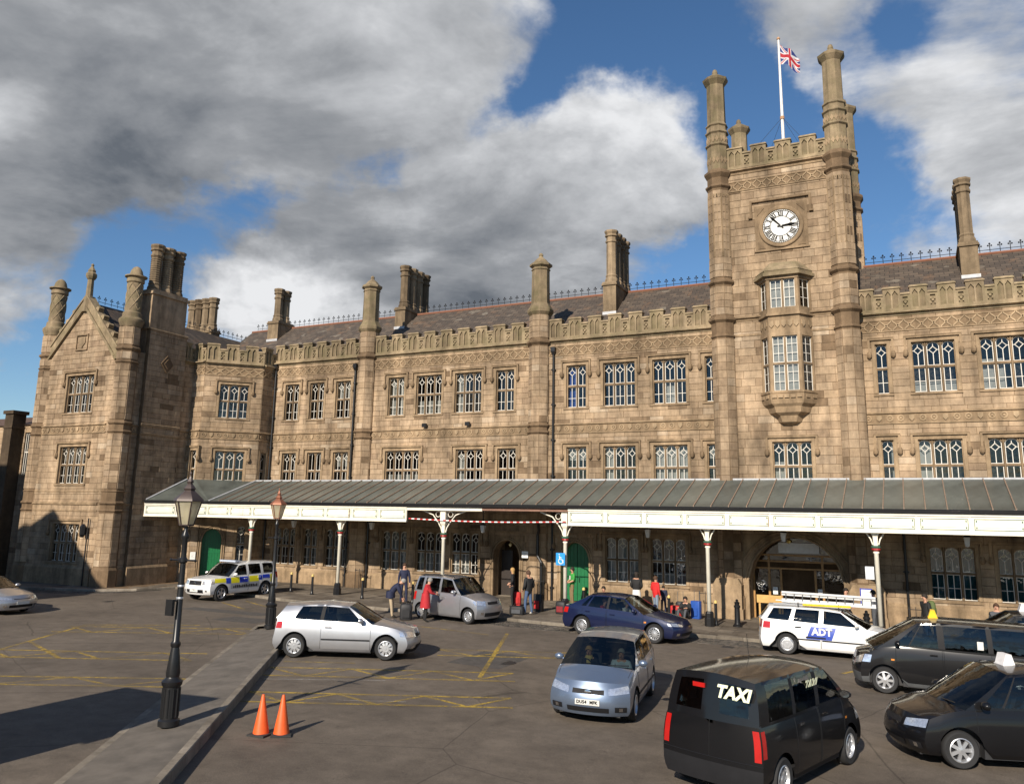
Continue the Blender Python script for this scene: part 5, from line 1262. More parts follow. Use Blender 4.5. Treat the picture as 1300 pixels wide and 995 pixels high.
def weld(mb):
    """merge coincident vertices so that smooth shading runs across the grid"""
    key = {}; remap = []; v = []
    for p in mb.v:
        k = (round(p[0], 4), round(p[1], 4), round(p[2], 4))
        if k not in key: key[k] = len(v); v.append(p)
        remap.append(key[k])
    f2 = []; t2 = []; m2 = []
    for f, t, mm in zip(mb.f, mb.t, mb.m):
        q = []
        for i in f:
            j = remap[i]
            if not q or (q[-1] != j and j != q[0]): q.append(j)
        if len(q) >= 3 and len(set(q)) == len(q): f2.append(tuple(q)); t2.append(t); m2.append(mm)
    mb.v, mb.f, mb.t, mb.m = v, f2, t2, m2
    return mb
def text_mesh(txt, size, mat_, extrude=0.002, align='CENTER', shear=0.0, bold=0.0):
    cu = bpy.data.curves.new('lettering', 'FONT'); cu.body = txt; cu.size = size; cu.extrude = extrude; cu.align_x = align; cu.align_y = 'CENTER'; cu.shear = shear; cu.offset = bold; cu.resolution_u = 2
    ob = bpy.data.objects.new('lettering', cu); col.objects.link(ob)
    dg = bpy.context.evaluated_depsgraph_get(); me = bpy.data.meshes.new_from_object(ob.evaluated_get(dg))
    bpy.data.objects.remove(ob); me.materials.clear(); me.materials.append(mat_)
    return me
def paint(name, c, metal=0.0, rough=0.3, coat=1.0): return simple(name, c, rough, metal, var=0.05, scale=2.5, coat=coat)
P_SILVER = paint('silver_paint', (0.44, 0.45, 0.48), 0.75, 0.36); P_NAVY = paint('navy_paint', (0.006, 0.011, 0.048), 0.2, 0.3); P_BLUEGREY = paint('blue_grey_paint', (0.17, 0.22, 0.31), 0.6, 0.32)
P_WHITE = paint('white_car_paint', (0.78, 0.78, 0.77), 0.0, 0.35); P_BLACK = simple('black_car_paint', (0.004, 0.004, 0.005), 0.5, 0.0, var=0.05, scale=2.5, coat=0.75, spec=0.15)
TRIMB = simple('black_trim', (0.013, 0.013, 0.015), 0.65, spec=0.25); GREYTRIM = simple('grey_bumper', (0.09, 0.095, 0.10), 0.55)
CHROME = simple('chrome', (0.75, 0.76, 0.78), 0.12, 1.0, var=0.0); ALLOY = simple('wheel_alloy', (0.62, 0.63, 0.65), 0.35, 0.75, var=0.05)
LAMPSILV = simple('lamp_reflector', (0.85, 0.87, 0.9), 0.15, 0.8, var=0.3, scale=18); TAILRED = simple('tail_lens', (0.42, 0.01, 0.008), 0.15, var=0.1, coat=1.0); AMBER = simple('amber_lens', (0.65, 0.22, 0.02), 0.2, coat=1.0)
SEAT = simple('seat_fabric', (0.035, 0.036, 0.04), 0.9); PLATEW = simple('plate_white', (0.60, 0.60, 0.57), 0.6, var=0.03); PLATEY = simple('plate_yellow', (0.75, 0.52, 0.03), 0.4, var=0.03)
SIGNYEL = simple('sign_yellow', (0.80, 0.50, 0.02), 0.35); TAXILET = simple('cream_lettering', (0.85, 0.88, 0.62), 0.5, var=0.0)

WHEELS = {}
def wheel_meshes(r, style):
    k = (r, style)
    if k in WHEELS: return WHEELS[k]
    Tw = lambda x, y, z: (x, -z, y)         # lathe axis = car's y; outside face at negative z... y = -z
    t = MB(Tw); w = 0.20; ri = r * 0.66
    t.lathe(0, 0, [(ri, -w / 2 + 0.01), (r - 0.03, -w / 2), (r - 0.005, -w / 2 + 0.03), (r, -0.02), (r, 0.02), (r - 0.005, w / 2 - 0.03), (r - 0.03, w / 2), (ri, w / 2 - 0.01)], 36, cap=False)
    tyre = sharp(t.mesh('tyre', RUBBER), 40)
    m = MB(Tw); m.lathe(0, 0, [(ri, -0.05), (ri, w / 2 - 0.012), (ri - 0.015, w / 2 - 0.004), (ri - 0.03, w / 2 - 0.03), (ri - 0.035, -0.02), (0.02, -0.02)], 36, cap=False); m.cm = 1
    m.lathe(0, 0, [(ri - 0.03, 0.0), (0.02, 0.0)], 24, cap=False); m.cm = 0
    n = {'holes': 9, 'spokes10': 10, 'spokes7': 7, 'multi': 14, 'steel': 18, 'spokes5': 5}[style]
    for i in range(n):
        a = 2 * math.pi * i / n; wd = {'holes': 0.030, 'spokes10': 0.026, 'spokes7': 0.036, 'multi': 0.017, 'steel': 0.012, 'spokes5': 0.04}[style] * r / 0.31
        c, s = math.cos(a), math.sin(a); z0, z1 = w / 2 - 0.03, w / 2 - 0.045
        ra, rb = r * 0.14, ri - 0.02
        if style == 'steel': ra = ri * 0.62
        P = lambda rr_, o, z: (rr_ * c - o * s, rr_ * s + o * c, z)
        k2 = 1.35 if style == 'holes' else 0.8
        m.add([P(ra, -wd * 0.8, z0), P(rb, -wd * k2, z1), P(rb, wd * k2, z1), P(ra, wd * 0.8, z0), P(ra, -wd * 0.8, z0 - 0.03), P(rb, -wd * k2, z1 - 0.03), P(rb, wd * k2, z1 - 0.03), P(ra, wd * 0.8, z0 - 0.03)], [(0, 1, 2, 3), (0, 4, 5, 1), (2, 6, 7, 3)])
    hub = [(ri * 0.62 if style == 'steel' else r * 0.19, w / 2 - 0.04), (r * 0.16, w / 2 - 0.025), (r * 0.06, w / 2 - 0.02), (0.005, w / 2 - 0.018)]
    if style == 'steel': hub = [(ri - 0.03, w / 2 - 0.03), (ri * 0.86, w / 2 - 0.02)] + [(ri * 0.84, w / 2 - 0.06), (ri * 0.64, w / 2 - 0.06), (ri * 0.6, w / 2 - 0.03), (r * 0.16, w / 2 - 0.03), (r * 0.14, w / 2 - 0.015), (0.005, w / 2 - 0.015)]
    if style == 'holes': hub = [(r * 0.30, w / 2 - 0.038), (r * 0.28, w / 2 - 0.028), (r * 0.12, w / 2 - 0.028), (r * 0.10, w / 2 - 0.018), (0.005, w / 2 - 0.018)]
    m.lathe(0, 0, hub, 20, cap=False)
    rim = sharp(m.mesh('rim', [ALLOY, TRIMB]), 40)
    WHEELS[k] = (tyre, rim); return WHEELS[k]

QS = [0, .09, .2, .34, .5, .66, .8, .91, 1.0]
FQ = [(0, .93), (.09, .975), (.2, .995), (.34, 1.0), (.5, 1.0), (.66, .992), (.8, .975), (.91, .955), (1.0, .925)]
class Car:
    def __init__(c, sp):
        c.sp = sp; c.L, c.W, c.wb = sp['L'], sp['W'], sp['wb']; c.xf = c.wb / 2 + sp['foh']; c.z0 = sp.get('z0', 0.2); c.cr = sp.get('cr', 0.22); c.cr2 = sp.get('cr2', 0.16)
        c.belt = sp['belt']; c.tum = sp.get('tumble', 0.17); c.r = sp['r']
    def x(c, s): return c.xf - s
    def hw(c, s):
        t = (s - c.L * 0.5) / (c.L * 0.5); return c.W / 2 * (1 - c.sp.get('taper', 0.09) * abs(t) ** 4)
    def zb(c, s): return smoothtab(c.belt, s)
    def sidey(c, s, z):
        q = max(0, min(1, (z - c.z0) / (c.zb(s) - c.z0))); return c.hw(s) * smoothtab(FQ, q)
    def fin(c, z): return smoothtab(c.sp['front'], z)
    def rin(c, z): return smoothtab(c.sp['rear'], z)
    def sshift(c, s, z):
        """front and rear ends lean with the bumper profile"""
        a = max(0, 1 - (s - c.cr) / 0.55); b = max(0, 1 - (c.L - c.cr2 - s) / 0.5)
        return s + c.fin(z) * a - c.rin(z) * b
    def zlow(c, s):
        z = c.z0
        for sw in (c.sp['foh'], c.sp['foh'] + c.wb):
            ra = c.r + 0.065; d = abs(s - sw)
            if d < ra: z = max(z, c.r + 0.01 + math.sqrt(ra * ra - d * d))
        return z
    def pt(c, s, z, sg, off=0.0):
        return (c.x(c.sshift(s, z)), sg * (c.sidey(s, z) + off), z)
    def build(c, name, label, cat, mat_, group=None, wheels='spokes10', interior=True, plate=None, rearplate=None):
        sp = c.sp; root = thing(name, label, cat, (0, 0, 0), 0, group); c.root = root
        body = MB(); trim = MB(); pils = []
        # --- lower sides, split into doors and fixed panels
        ss = [c.cr]; s = c.cr
        arch = [w for w in (sp['foh'], sp['foh'] + c.wb)]
        marks = sorted(set([c.L - c.cr2] + [a + d for a in arch for d in [(c.r + 0.065) * math.sin(R(q)) for q in range(-90, 91, 12)]] + [d for dd in sp['doors'] for d in dd]))
        cur = c.cr
        for mk in marks:
            if mk <= cur + 0.015: continue
            n = max(1, int((mk - cur) / 0.16))
            for i in range(1, n + 1): ss.append(lerp(cur, mk, i / n))
            cur = mk
        doors = [MB() for _ in range(2 * len(sp['doors']))]
        trimq = sp.get('trimq', 0.0)
        for sg in (1, -1):
            for a, b in zip(ss, ss[1:]):
                for k in range(len(QS) - 1):
                    def V(s_, q):
                        z = max(c.z0 + (c.zb(s_) - c.z0) * q, c.zlow(s_)); return c.pt(s_, z, sg)
                    q4 = [V(a, QS[k]), V(b, QS[k]), V(b, QS[k + 1]), V(a, QS[k + 1])]
                    if abs(q4[0][2] - q4[3][2]) < 1e-5 and abs(q4[1][2] - q4[2][2]) < 1e-5: continue
                    if sg < 0: q4 = q4[::-1]
                    tgt = body
                    mid = (a + b) / 2
                    for di, (d0, d1) in enumerate(sp['doors']):
                        if d0 < mid < d1 and QS[k] >= 0.09: tgt = doors[di * 2 + (0 if sg > 0 else 1)]
                    if tgt is body and QS[k + 1] <= trimq: tgt = trim
                    tgt.add(q4, [(0, 1, 2, 3)])
        # --- front and rear caps
        ncol = 14
        def cap(front):
            s_e = c.cr if front else c.L - c.cr2
            for k in range(len(QS) - 1):
                for j in range(ncol):
                    def V(jj, q):
                        u = -1 + 2 * jj / ncol; z = c.z0 + (c.zb(s_e) - c.z0) * q; y = u * c.sidey(s_e, z); cr = c.cr if front else c.cr2
                        d = cr * (1 - abs(u) ** 2.4)
                        zz = z + (sp.get('nose_crown', 0.03) if front else 0.0) * (1 - u * u) * q ** 3
                        sA = s_e + (c.fin(z) if front else -c.rin(z)); return (c.x(sA - d if front else sA + d), y, zz)
                    q4 = [V(j, QS[k]), V(j + 1, QS[k]), V(j + 1, QS[k + 1]), V(j, QS[k + 1])]
                    if front: q4 = q4[::-1]
                    (trim if QS[k + 1] <= max(trimq, sp.get('bumpq', 0.0)) else body).add(q4, [(0, 1, 2, 3)])
        cap(True); cap(False)
        # --- bonnet (and boot) tops
        def deck(s0, s1, crown, nseg, first, last):
            for i in range(nseg):
                for j in range(ncol):
                    def V(ii, jj):
                        t = ii / nseg; u = -1 + 2 * jj / ncol; s_ = lerp(s0, s1, t); z = c.zb(s_); y = u * c.sidey(s_, z)
                        zc = z + crown(t) * (1 - u * u); sA = c.sshift(s_, z)
                        if first == 'nose': sA -= c.cr * (1 - abs(u) ** 2.4) * max(0, 1 - t * 2.5); zc = z + lerp(sp.get('nose_crown', 0.03), crown(t), min(1, t * 2.5)) * (1 - u * u)
                        if last == 'cowl': sA -= sp.get('cowl', 0.16) * (1 - u * u) * t ** 4
                        if last == 'tail': sA += c.cr2 * (1 - abs(u) ** 2.4) * max(0, 1 - (1 - t) * 2.5); zc = z + lerp(0.0, crown(t), min(1, (1 - t) * 2.5)) * (1 - u * u)
                        if first == 'screen': sA += sp.get('rcowl', 0.10) * (1 - u * u) * (1 - t) ** 4
                        return (c.x(sA), y, zc)
                    body.add([V(i, j), V(i, j + 1), V(i + 1, j + 1), V(i + 1, j)], [(0, 1, 2, 3)])
        cab = sp['cabin']; A, D_ = cab[0], cab[-1]
        deck(c.cr, A[0], lambda t: lerp(0.05, sp.get('hood_crown', 0.07), t), 9, 'nose', 'cowl')
        if D_[0] < c.L - c.cr2 - 0.12: deck(D_[0], c.L - c.cr2, lambda t: 0.03, 5, 'screen', 'tail')
        # --- greenhouse
        glassm = []
        def gh(st, v, sg):
            sb, sr, zr_ = st[0], st[1], st[2]; zb_ = c.zb(sb); yb = c.sidey(sb, zb_); yr = yb - c.tum - sp.get('rooftaper', 0.0) * (1 if st is D_ else 0)
            w_ = v; bow = 0.022 * math.sin(math.pi * v)
            return (c.x(lerp(sb, sr, v)), sg * (lerp(yb, yr, w_) + bow), lerp(zb_, zr_, v))
        vs_ = [0.0, 0.07, 0.30, 0.55, 0.80, 0.915, 1.0]
        panes = []
        for sg in (1, -1):
            for i in range(len(cab) - 1):
                kind = cab[i][3]; win = MB(); nsub = 3; pl_ = MB()
                for k in range(len(vs_) - 1):
                    for h in range(nsub):
                        def G(v, t):
                            p, q = gh(cab[i], v, sg), gh(cab[i + 1], v, sg); return tuple(lerp(p[e], q[e], t) for e in range(3))
                        q4 = [G(vs_[k], h / nsub), G(vs_[k], (h + 1) / nsub), G(vs_[k + 1], (h + 1) / nsub), G(vs_[k + 1], h / nsub)]
                        if sg < 0: q4 = q4[::-1]
                        inner = 1 <= k <= len(vs_) - 3
                        if kind == 'win' and inner: win.add(q4, [(0, 1, 2, 3)])
                        elif kind == 'black' and inner: pl_.add(q4, [(0, 1, 2, 3)])
                        else: body.add(q4, [(0, 1, 2, 3)])
                if win.v: panes.append(('side_window', win))
                if pl_.v: pils.append(pl_)
        # roof with crown
        for i in range(len(cab) - 1):
            for j in range(10):
                def V(ii, jj):
                    p = gh(cab[ii], 1.0, 1); u = -1 + 2 * jj / 10; bx = 0.0
                    if ii == 0: bx = sp.get('rcf', 0.08) * (1 - u * u)
                    if ii == len(cab) - 1: bx = -sp.get('rcb', 0.05) * (1 - u * u)
                    return (p[0] + bx, u * p[1], p[2] + sp.get('roof_crown', 0.055) * (1 - abs(u) ** 2.2))
                body.add([V(i, j), V(i, j + 1), V(i + 1, j + 1), V(i + 1, j)], [(0, 1, 2, 3)])
        # windscreen and rear screen
        def screen(st, front):
            nv, nu = 6, 10; win = MB(); win2 = MB()
            for a_ in range(nv):
                for j in range(nu):
                    def V(aa, jj):
                        v = aa / nv; u = -1 + 2 * jj / nu; p = gh(st, v, 1)
                        if front: b = lerp(sp.get('cowl', 0.16), sp.get('rcf', 0.08), v); zc = lerp(sp.get('hood_crown', 0.07), sp.get('roof_crown', 0.055), v)
                        else: b = -lerp(sp.get('rcowl', 0.10) if D_[0] < c.L - c.cr2 - 0.12 else c.cr2 + 0.0, sp.get('rcb', 0.05), v); zc = lerp(0.0, sp.get('roof_crown', 0.055), v)
                        return (p[0] + b * (1 - u * u), u * p[1], p[2] + zc * (1 - abs(u) ** 2.2))
                    q4 = [V(a_, j), V(a_, j + 1), V(a_ + 1, j + 1), V(a_ + 1, j)]
                    if not front: q4 = q4[::-1]
                    lim = (0 < a_ + (1 if front else 0)) and a_ < nv - (0 if front else 1) and (front or 1 <= j < nu - 1)
                    split = (not front) and sp.get('rear_split') and j in (nu // 2 - 1, nu // 2)
                    if lim and not split: (win if j < nu // 2 or front or not sp.get('rear_split') else win2).add(q4, [(0, 1, 2, 3)])
                    else: body.add(q4, [(0, 1, 2, 3)])
            if win2.v: panes.append(('rear_window', win2))
            return win
        panes.append(('windscreen', screen(A, True)))
        if not sp.get('blind_rear'): panes.append(('rear_window', screen(D_, False)))
        else:
            w_ = screen(D_, False); body.v += w_.v if False else []; body.add(w_.v, w_.f)
        link('body', sharp(weld(body).mesh('body', mat_), 38), root)
        if trim.v: link('lower_trim', sharp(weld(trim).mesh('lower_trim', sp.get('trimmat', TRIMB)), 38), root)
        for pl_ in pils: link('door_pillar', sharp(weld(pl_).mesh('door_pillar', TRIMB), 38), root)
        for nm, w_ in panes: link(nm, sharp(weld(w_).mesh(nm, CARGLASS), 40), root)
        for di, dm in enumerate(doors):
            if not dm.v: continue
            d0, d1 = sp['doors'][di // 2]; sg = 1 if di % 2 == 0 else -1
            if (di // 2, sg) in sp.get('open', {}): pass
            me = sharp(weld(dm).mesh('door', sp.get('open_mat', mat_) if (di // 2, sg) in sp.get('open', ()) else mat_), 38); d = link('door', me, root)
            hs = d1 - 0.2; hz = c.zb(hs) - 0.13; h = MB(); yy = c.sidey(hs, hz)
            h.box(c.x(hs) - 0.09, c.x(hs) + 0.09, min(sg * (yy - 0.01), sg * (yy + 0.028)), max(sg * (yy - 0.01), sg * (yy + 0.028)), hz - 0.018, hz + 0.018)
            link('handle', h.mesh('handle', sp.get('handlemat', mat_)), d)
            sm = MB()
            for sd_ in (d0, d1):
                pts = [c.pt(sd_, z, sg, 0.001) for z in [lerp(c.z0 + 0.09 * (c.zb(sd_) - c.z0), c.zb(sd_), t / 8) for t in range(9)] if z >= c.zlow(sd_)]
                if len(pts) > 1: sm.tube(pts, 0.0045, 4)
            link('seam', sm.mesh('seam', BLACK), d)
            if sp.get('moulding'):
                mz = sp['moulding']; mm = MB(); pts = [c.pt(lerp(d0 + 0.02, d1 - 0.02, t / 8), mz, sg, 0.004) for t in range(9)]; mm.tube(pts, 0.022, 5); link('side_moulding', mm.mesh('side_moulding', TRIMB), d)
        # --- under-body, wheel arches, wheels
        ub = MB(); ub.box(c.x(c.L - 0.25), c.x(0.25), -c.W / 2 + 0.26, c.W / 2 - 0.26, c.z0 - 0.03, 0.62); ub.box(c.x(sp['foh'] + c.wb - c.r - 0.1), c.x(sp['foh'] + c.r + 0.1), -c.W / 2 + 0.08, c.W / 2 - 0.08, c.z0 - 0.02, 0.42)
        link('underbody', ub.mesh('underbody', PLASTIC), root)
        ty, rm = wheel_meshes(c.r, wheels)
        for sx in (1, -1):
            for sg in (1, -1):
                wroot = link('wheel', ty, root, (sx * c.wb / 2, sg * (c.W / 2 - 0.115), c.r), (0, 0, 0 if sg < 0 else math.pi)); wroot.name = 'wheel'
                link('rim', rm, wroot)
        # --- interior
        if interior:
            m = MB(); bs = sp.get('seats', (A[0] + 0.75, A[0] + 1.6))
            for s_ in bs:
                for sg in (1, -1):
                    yc = sg * c.W * 0.21; zs = sp.get('seatz', 0.52)
                    m.box(c.x(s_ + 0.45), c.x(s_ - 0.05), yc - 0.24, yc + 0.24, zs - 0.15, zs)
                    m.add([(c.x(s_ + 0.40), yc - 0.23, zs), (c.x(s_ + 0.40), yc + 0.23, zs), (c.x(s_ + 0.62), yc + 0.2, zs + 0.55), (c.x(s_ + 0.62), yc - 0.2, zs + 0.55), (c.x(s_ + 0.50), yc - 0.23, zs), (c.x(s_ + 0.50), yc + 0.23, zs), (c.x(s_ + 0.70), yc + 0.2, zs + 0.55), (c.x(s_ + 0.70), yc - 0.2, zs + 0.55)], [(0, 1, 2, 3), (5, 4, 7, 6), (3, 2, 6, 7), (0, 3, 7, 4), (1, 5, 6, 2)])
                    m.box(c.x(s_ + 0.74), c.x(s_ + 0.66), yc - 0.12, yc + 0.12, zs + 0.59, zs + 0.75)
            m.box(c.x(A[0] + 0.35), c.x(A[0] - 0.15), -c.W / 2 + 0.2, c.W / 2 - 0.2, 0.6, c.zb(A[0]) - 0.03)      # dashboard
            m.tube([(c.x(A[0] + 0.42) + 0.03 * math.sin(t * math.pi / 6), -c.W * 0.21 + 0.18 * math.cos(t * math.pi / 6), c.zb(A[0]) - 0.08 + 0.17 * math.sin(t * math.pi / 6)) for t in range(13)], 0.016, 5)
            link('interior', m.mesh('interior', SEAT), root)
        # --- mirrors
        for sg in (1, -1):
            m = MB(); s_ = A[0] + sp.get('mir', 0.30); z = c.zb(s_) + 0.10; y = c.sidey(s_, c.zb(s_)); X = c.x(s_)
            m.lathe(0, 0, [(0.02, -0.07), (0.075, -0.05), (0.095, 0.0), (0.09, 0.04), (0.03, 0.05)], 12)
            vv = [(X + p[2] * -1.0, sg * (y + 0.12) + p[0] * 1.15, z + p[1] * 0.8) for p in m.v]; m.v = vv
            m.tube([(X, sg * (y - 0.03), z - 0.07), (X, sg * (y + 0.07), z - 0.02)], 0.025, 6)
            mo = link('mirror', sharp(m.mesh('mirror', sp.get('mirmat', mat_)), 50), root)
            gm = MB(); gm.lathe(0, 0, [(0.08, 0), (0.001, 0)], 12, cap=False); gm.v = [(X - 0.052, sg * (y + 0.12) + p[0] * 1.1, z + p[1] * 0.75) for p in gm.v]; link('mirror_glass', gm.mesh('mirror_glass', CHROME), mo)
        # --- lamps, grille, plates
        for k_, lst in (('headlight', sp.get('head', ())), ('fog_light', sp.get('fog', ()))):
            for sg in (1, -1):
                for (u0, u1, za0, za1, zb0, zb1) in lst: c.fpatch(k_, root, u0, u1, za0, za1, zb0, zb1, sg, LAMPSILV if k_ == 'headlight' else CHROME, True)
        for sg in (1, -1):
            for (s0, s1, za, zb) in sp.get('tail_side', ()): c.spatch('tail_light', root, s0, s1, za, zb, sg, TAILRED)
            for (u0, u1, za, zb) in sp.get('tail_rear', ()): c.fpatch('tail_light', root, u0, u1, za, zb, za, zb, sg, TAILRED, False)
            for (s0, s1, za, zb) in sp.get('repeater', ()): c.spatch('side_indicator', root, s0, s1, za, zb, sg, AMBER)
            for (s0, s1, za, zb) in sp.get('head_side', ()): c.spatch('headlight', root, s0, s1, za, zb, sg, LAMPSILV)
        for (nm, u0, u1, za, zb, mt) in sp.get('grille', ()):
            o_ = c.fpatch(nm, root, u0, u1, za, zb, za, zb, 1, mt, True)
        if sp.get('badge'):
            z = sp['badge']; m = MB(); m.lathe(0, 0, [(0.02, 0.012), (0.055, 0.008), (0.06, 0.0)], 16); X = c.frontx(0, z); m.v = [(X + 0.014 + p[2], p[0] * sp.get('badgew', 1), z + p[1] * (0.5 if sp.get('badgew') else 1)) for p in m.v]; link('badge', m.mesh('badge', CHROME), root)
        if plate is not None: c.plate(plate, True)
        if rearplate is not None: c.plate(rearplate, False)
        # bonnet and bumper shut lines
        for sg in (1, -1):
            m = MB(); pts = []
            for t in range(9):
                s_ = lerp(c.cr + 0.05, A[0] - 0.02, t / 8); z = c.zb(s_); u = 0.93; pts.append((c.x(c.sshift(s_, z)) , sg * u * c.sidey(s_, z), z + lerp(0.05, sp.get('hood_crown', 0.07), t / 8) * (1 - u * u) + 0.001))
            m.tube(pts, 0.005, 4); link('bonnet_seam', m.mesh('bonnet_seam', BLACK), root)
        m = MB(); zq = c.z0 + (c.zb(c.L - c.cr2) - c.z0) * 0.42
        m.tube([(c.rearx(u * c.sidey(c.L - c.cr2, zq), zq) - 0.001, u * c.sidey(c.L - c.cr2, zq), zq) for u in [q / 8 for q in range(-8, 9)]], 0.005, 4)
        if sp.get('rear_split'): m.tube([(c.rearx(0, z) - 0.001, 0, z) for z in [lerp(zq, c.zb(c.L - c.cr2), t / 6) for t in range(7)]], 0.006, 4)
        link('rear_seam', m.mesh('rear_seam', BLACK), root, kind='stuff')
        # wipers
        m = MB()
        for k in (-0.28, 0.22):
            s_ = A[0]; p = gh(A, 0.05, 1); m.tube([(p[0] + sp.get('cowl', .16) * 0.9, k, p[2] + 0.05), (p[0] + sp.get('cowl', .16) * 0.9 - 0.02, k + 0.5, p[2] + 0.075)], 0.011, 4)
        link('wiper', m.mesh('wiper', BLACK), root)
        return root
    def frontx(c, y, z):
        s_e = c.cr; u = y / c.sidey(s_e, z); return c.x(s_e + c.fin(z) - c.cr * (1 - abs(u) ** 2.4))
    def rearx(c, y, z):
        s_e = c.L - c.cr2; u = y / c.sidey(s_e, z); return c.x(s_e - c.rin(z) + c.cr2 * (1 - abs(u) ** 2.4))
    def fpatch(c, nm, root, u0, u1, za0, za1, zb0, zb1, sg, mt, front):
        """patch on the nose (or tail): u across (fraction of half width), z edges at both ends"""
        m = MB(); n = 6; s_e = c.cr if front else c.L - c.cr2; f = c.frontx if front else c.rearx; o = 0.009 if front else -0.009
        for i in range(n):
            def V(t, top):
                z = lerp(za1, zb1, t) if top else lerp(za0, zb0, t); y = lerp(u0, u1, t) * c.sidey(s_e, z); return (f(y, z) + o, sg * y, z)
            t0, t1 = i / n, (i + 1) / n; zs = 3
            for k in range(zs):
                def W_(t, q): 
                    a, b = V(t, False), V(t, True); z = lerp(a[2], b[2], q); y = lerp(u0, u1, t) * c.sidey(s_e, z); return (f(y, z) + o, sg * y, z)
                m.add([W_(t0, k / zs), W_(t1, k / zs), W_(t1, (k + 1) / zs), W_(t0, (k + 1) / zs)], [(0, 1, 2, 3)])
        return link(nm, sharp(weld(m).mesh(nm, mt), 60), root)
    def spatch(c, nm, root, s0, s1, za, zb, sg, mt, slant=0.0, off=0.006):
        m = MB(); n = 6
        for i in range(n):
            for k in range(3):
                V = lambda t, q: c.pt(lerp(s0, s1, t) + slant * q, lerp(za, zb, q), sg, off)
                m.add([V(i / n, k / 3), V((i + 1) / n, k / 3), V((i + 1) / n, (k + 1) / 3), V(i / n, (k + 1) / 3)], [(0, 1, 2, 3)])
        return link(nm, sharp(weld(m).mesh(nm, mt), 60), root)
    def plate(c, txt, front):
        z = c.sp.get('platez', 0.45) if front else c.sp.get('rplatez', 0.6); f = c.frontx if front else c.rearx; X = max(f(0.0, z), f(0.2, z)) + 0.012 if front else min(f(0.0, z), f(.2, z)) - 0.012
        m = MB(); m.box(-0.01, 0.0, -0.26, 0.26, -0.056, 0.056); o = link('number_plate', m.mesh('number_plate', PLATEW if front else PLATEY), c.root, (X if front else X + 0.01, 0, z))
        if not txt: return
        rot = (R(90), 0, R(90)) if front else (R(90), 0, R(-90)); a_, b_ = txt.split(); sg = 1 if front else -1
        link('lettering', text_mesh(a_, 0.088, INK, 0.001, bold=0.003), o, (0.006 if front else -0.0155, -sg * 0.122, 0), rot); link('lettering', text_mesh(b_, 0.088, INK, 0.001, bold=0.003), o, (0.006 if front else -0.0155, sg * 0.135, 0), rot)
def place(root, x, y, heading, scale=1.0, z=None):
    h = R(heading); sl = gslope(x); n = Vector((-sl, 0, 1)).normalized(); f = Vector((math.cos(h), math.sin(h), 0)); f = (f - n * f.dot(n)).normalized(); l = n.cross(f)
    root.matrix_world = Matrix(((f.x * scale, l.x * scale, n.x * scale, x), (f.y * scale, l.y * scale, n.y * scale, y), (f.z * scale, l.z * scale, n.z * scale, (g(x) if z is None else z) + 0.003), (0, 0, 0, 1)))

GOLF = dict(L=4.2, W=1.76, wb=2.578, foh=0.86, r=0.315, belt=[(0, .66), (.25, .76), (.6, .85), (1.25, .935), (2.0, .955), (3.2, 1.0), (4.2, 1.03)], front=[(.2, .10), (.38, .0), (.5, .0), (.62, .05), (.78, .14)], rear=[(.2, .08), (.4, .0), (.6, .03), (1.05, .10)],
    cabin=[(1.28, 1.98, 1.385, 'body'), (1.50, 2.03, 1.39, 'win'), (2.66, 2.62, 1.425, 'black'), (2.76, 2.72, 1.425, 'win'), (3.52, 3.28, 1.395, 'body'), (4.02, 3.80, 1.345, 'x')], doors=[(1.30, 2.70)], cr=0.26, cr2=0.14, tumble=0.19, bumpq=0.2, moulding=0.52, trimq=0.0,
    head=[(.50, .99, .60, .73, .62, .78)], head_side=[(.28, .42, .64, .76)], fog=[(.66, .82, .30, .38, .30, .38)], grille=[('grille', -.45, .45, .60, .70, TRIMB), ('air_intake', -.55, .55, .28, .40, TRIMB)], tail_side=[(3.86, 4.05, .78, .96)], tail_rear=[(.60, .98, .78, .96)], handlemat=None, badge=.66)
GOLF['handlemat'] = P_SILVER
car = Car(GOLF).build('parked_car', 'silver three door hatchback parked beside the traffic island', 'car', P_SILVER, wheels='holes', rearplate='DV54 KHO' if False else None)
place(car, -15.72, 20.92, 25.0, 1.04)
MOND = dict(L=4.56, W=1.75, wb=2.704, foh=0.92, r=0.31, belt=[(0, .62), (.3, .72), (.8, .80), (1.35, .87), (2.2, .90), (3.2, .93), (3.9, .95), (4.56, .92)], front=[(.2, .08), (.4, .0), (.52, .0), (.62, .06), (.72, .14)], rear=[(.2, .08), (.42, .0), (.6, .02), (.95, .10)],
    cabin=[(1.32, 2.10, 1.33, 'body'), (1.55, 2.15, 1.335, 'win'), (2.62, 2.60, 1.365, 'black'), (2.70, 2.68, 1.365, 'win'), (3.42, 3.22, 1.345, 'body'), (3.50, 3.27, 1.34, 'win'), (3.70, 3.34, 1.33, 'body'), (4.16, 3.42, 1.32, 'x')], doors=[(1.32, 2.66), (2.70, 3.60)], cr=0.26, cr2=0.16, tumble=0.20,
    head=[(.52, .99, .575, .665, .60, .70)], head_side=[(.28, .40, .60, .68)], grille=[('grille', -.42, .42, .59, .65, TRIMB), ('air_intake', -.6, .6, .28, .38, TRIMB)], tail_side=[(4.22, 4.40, .70, .88)], tail_rear=[(.55, .98, .70, .88)], repeater=[(1.20, 1.28, .62, .67)], handlemat=P_NAVY, fog=[(.70, .84, .30, .38, .30, .38)])
car = Car(MOND).build('parked_car', 'navy blue hatchback saloon standing at the kerb before the luggage group', 'car', P_NAVY, wheels='multi')
place(car, -9.85, 29.92, -6.0, 1.05)
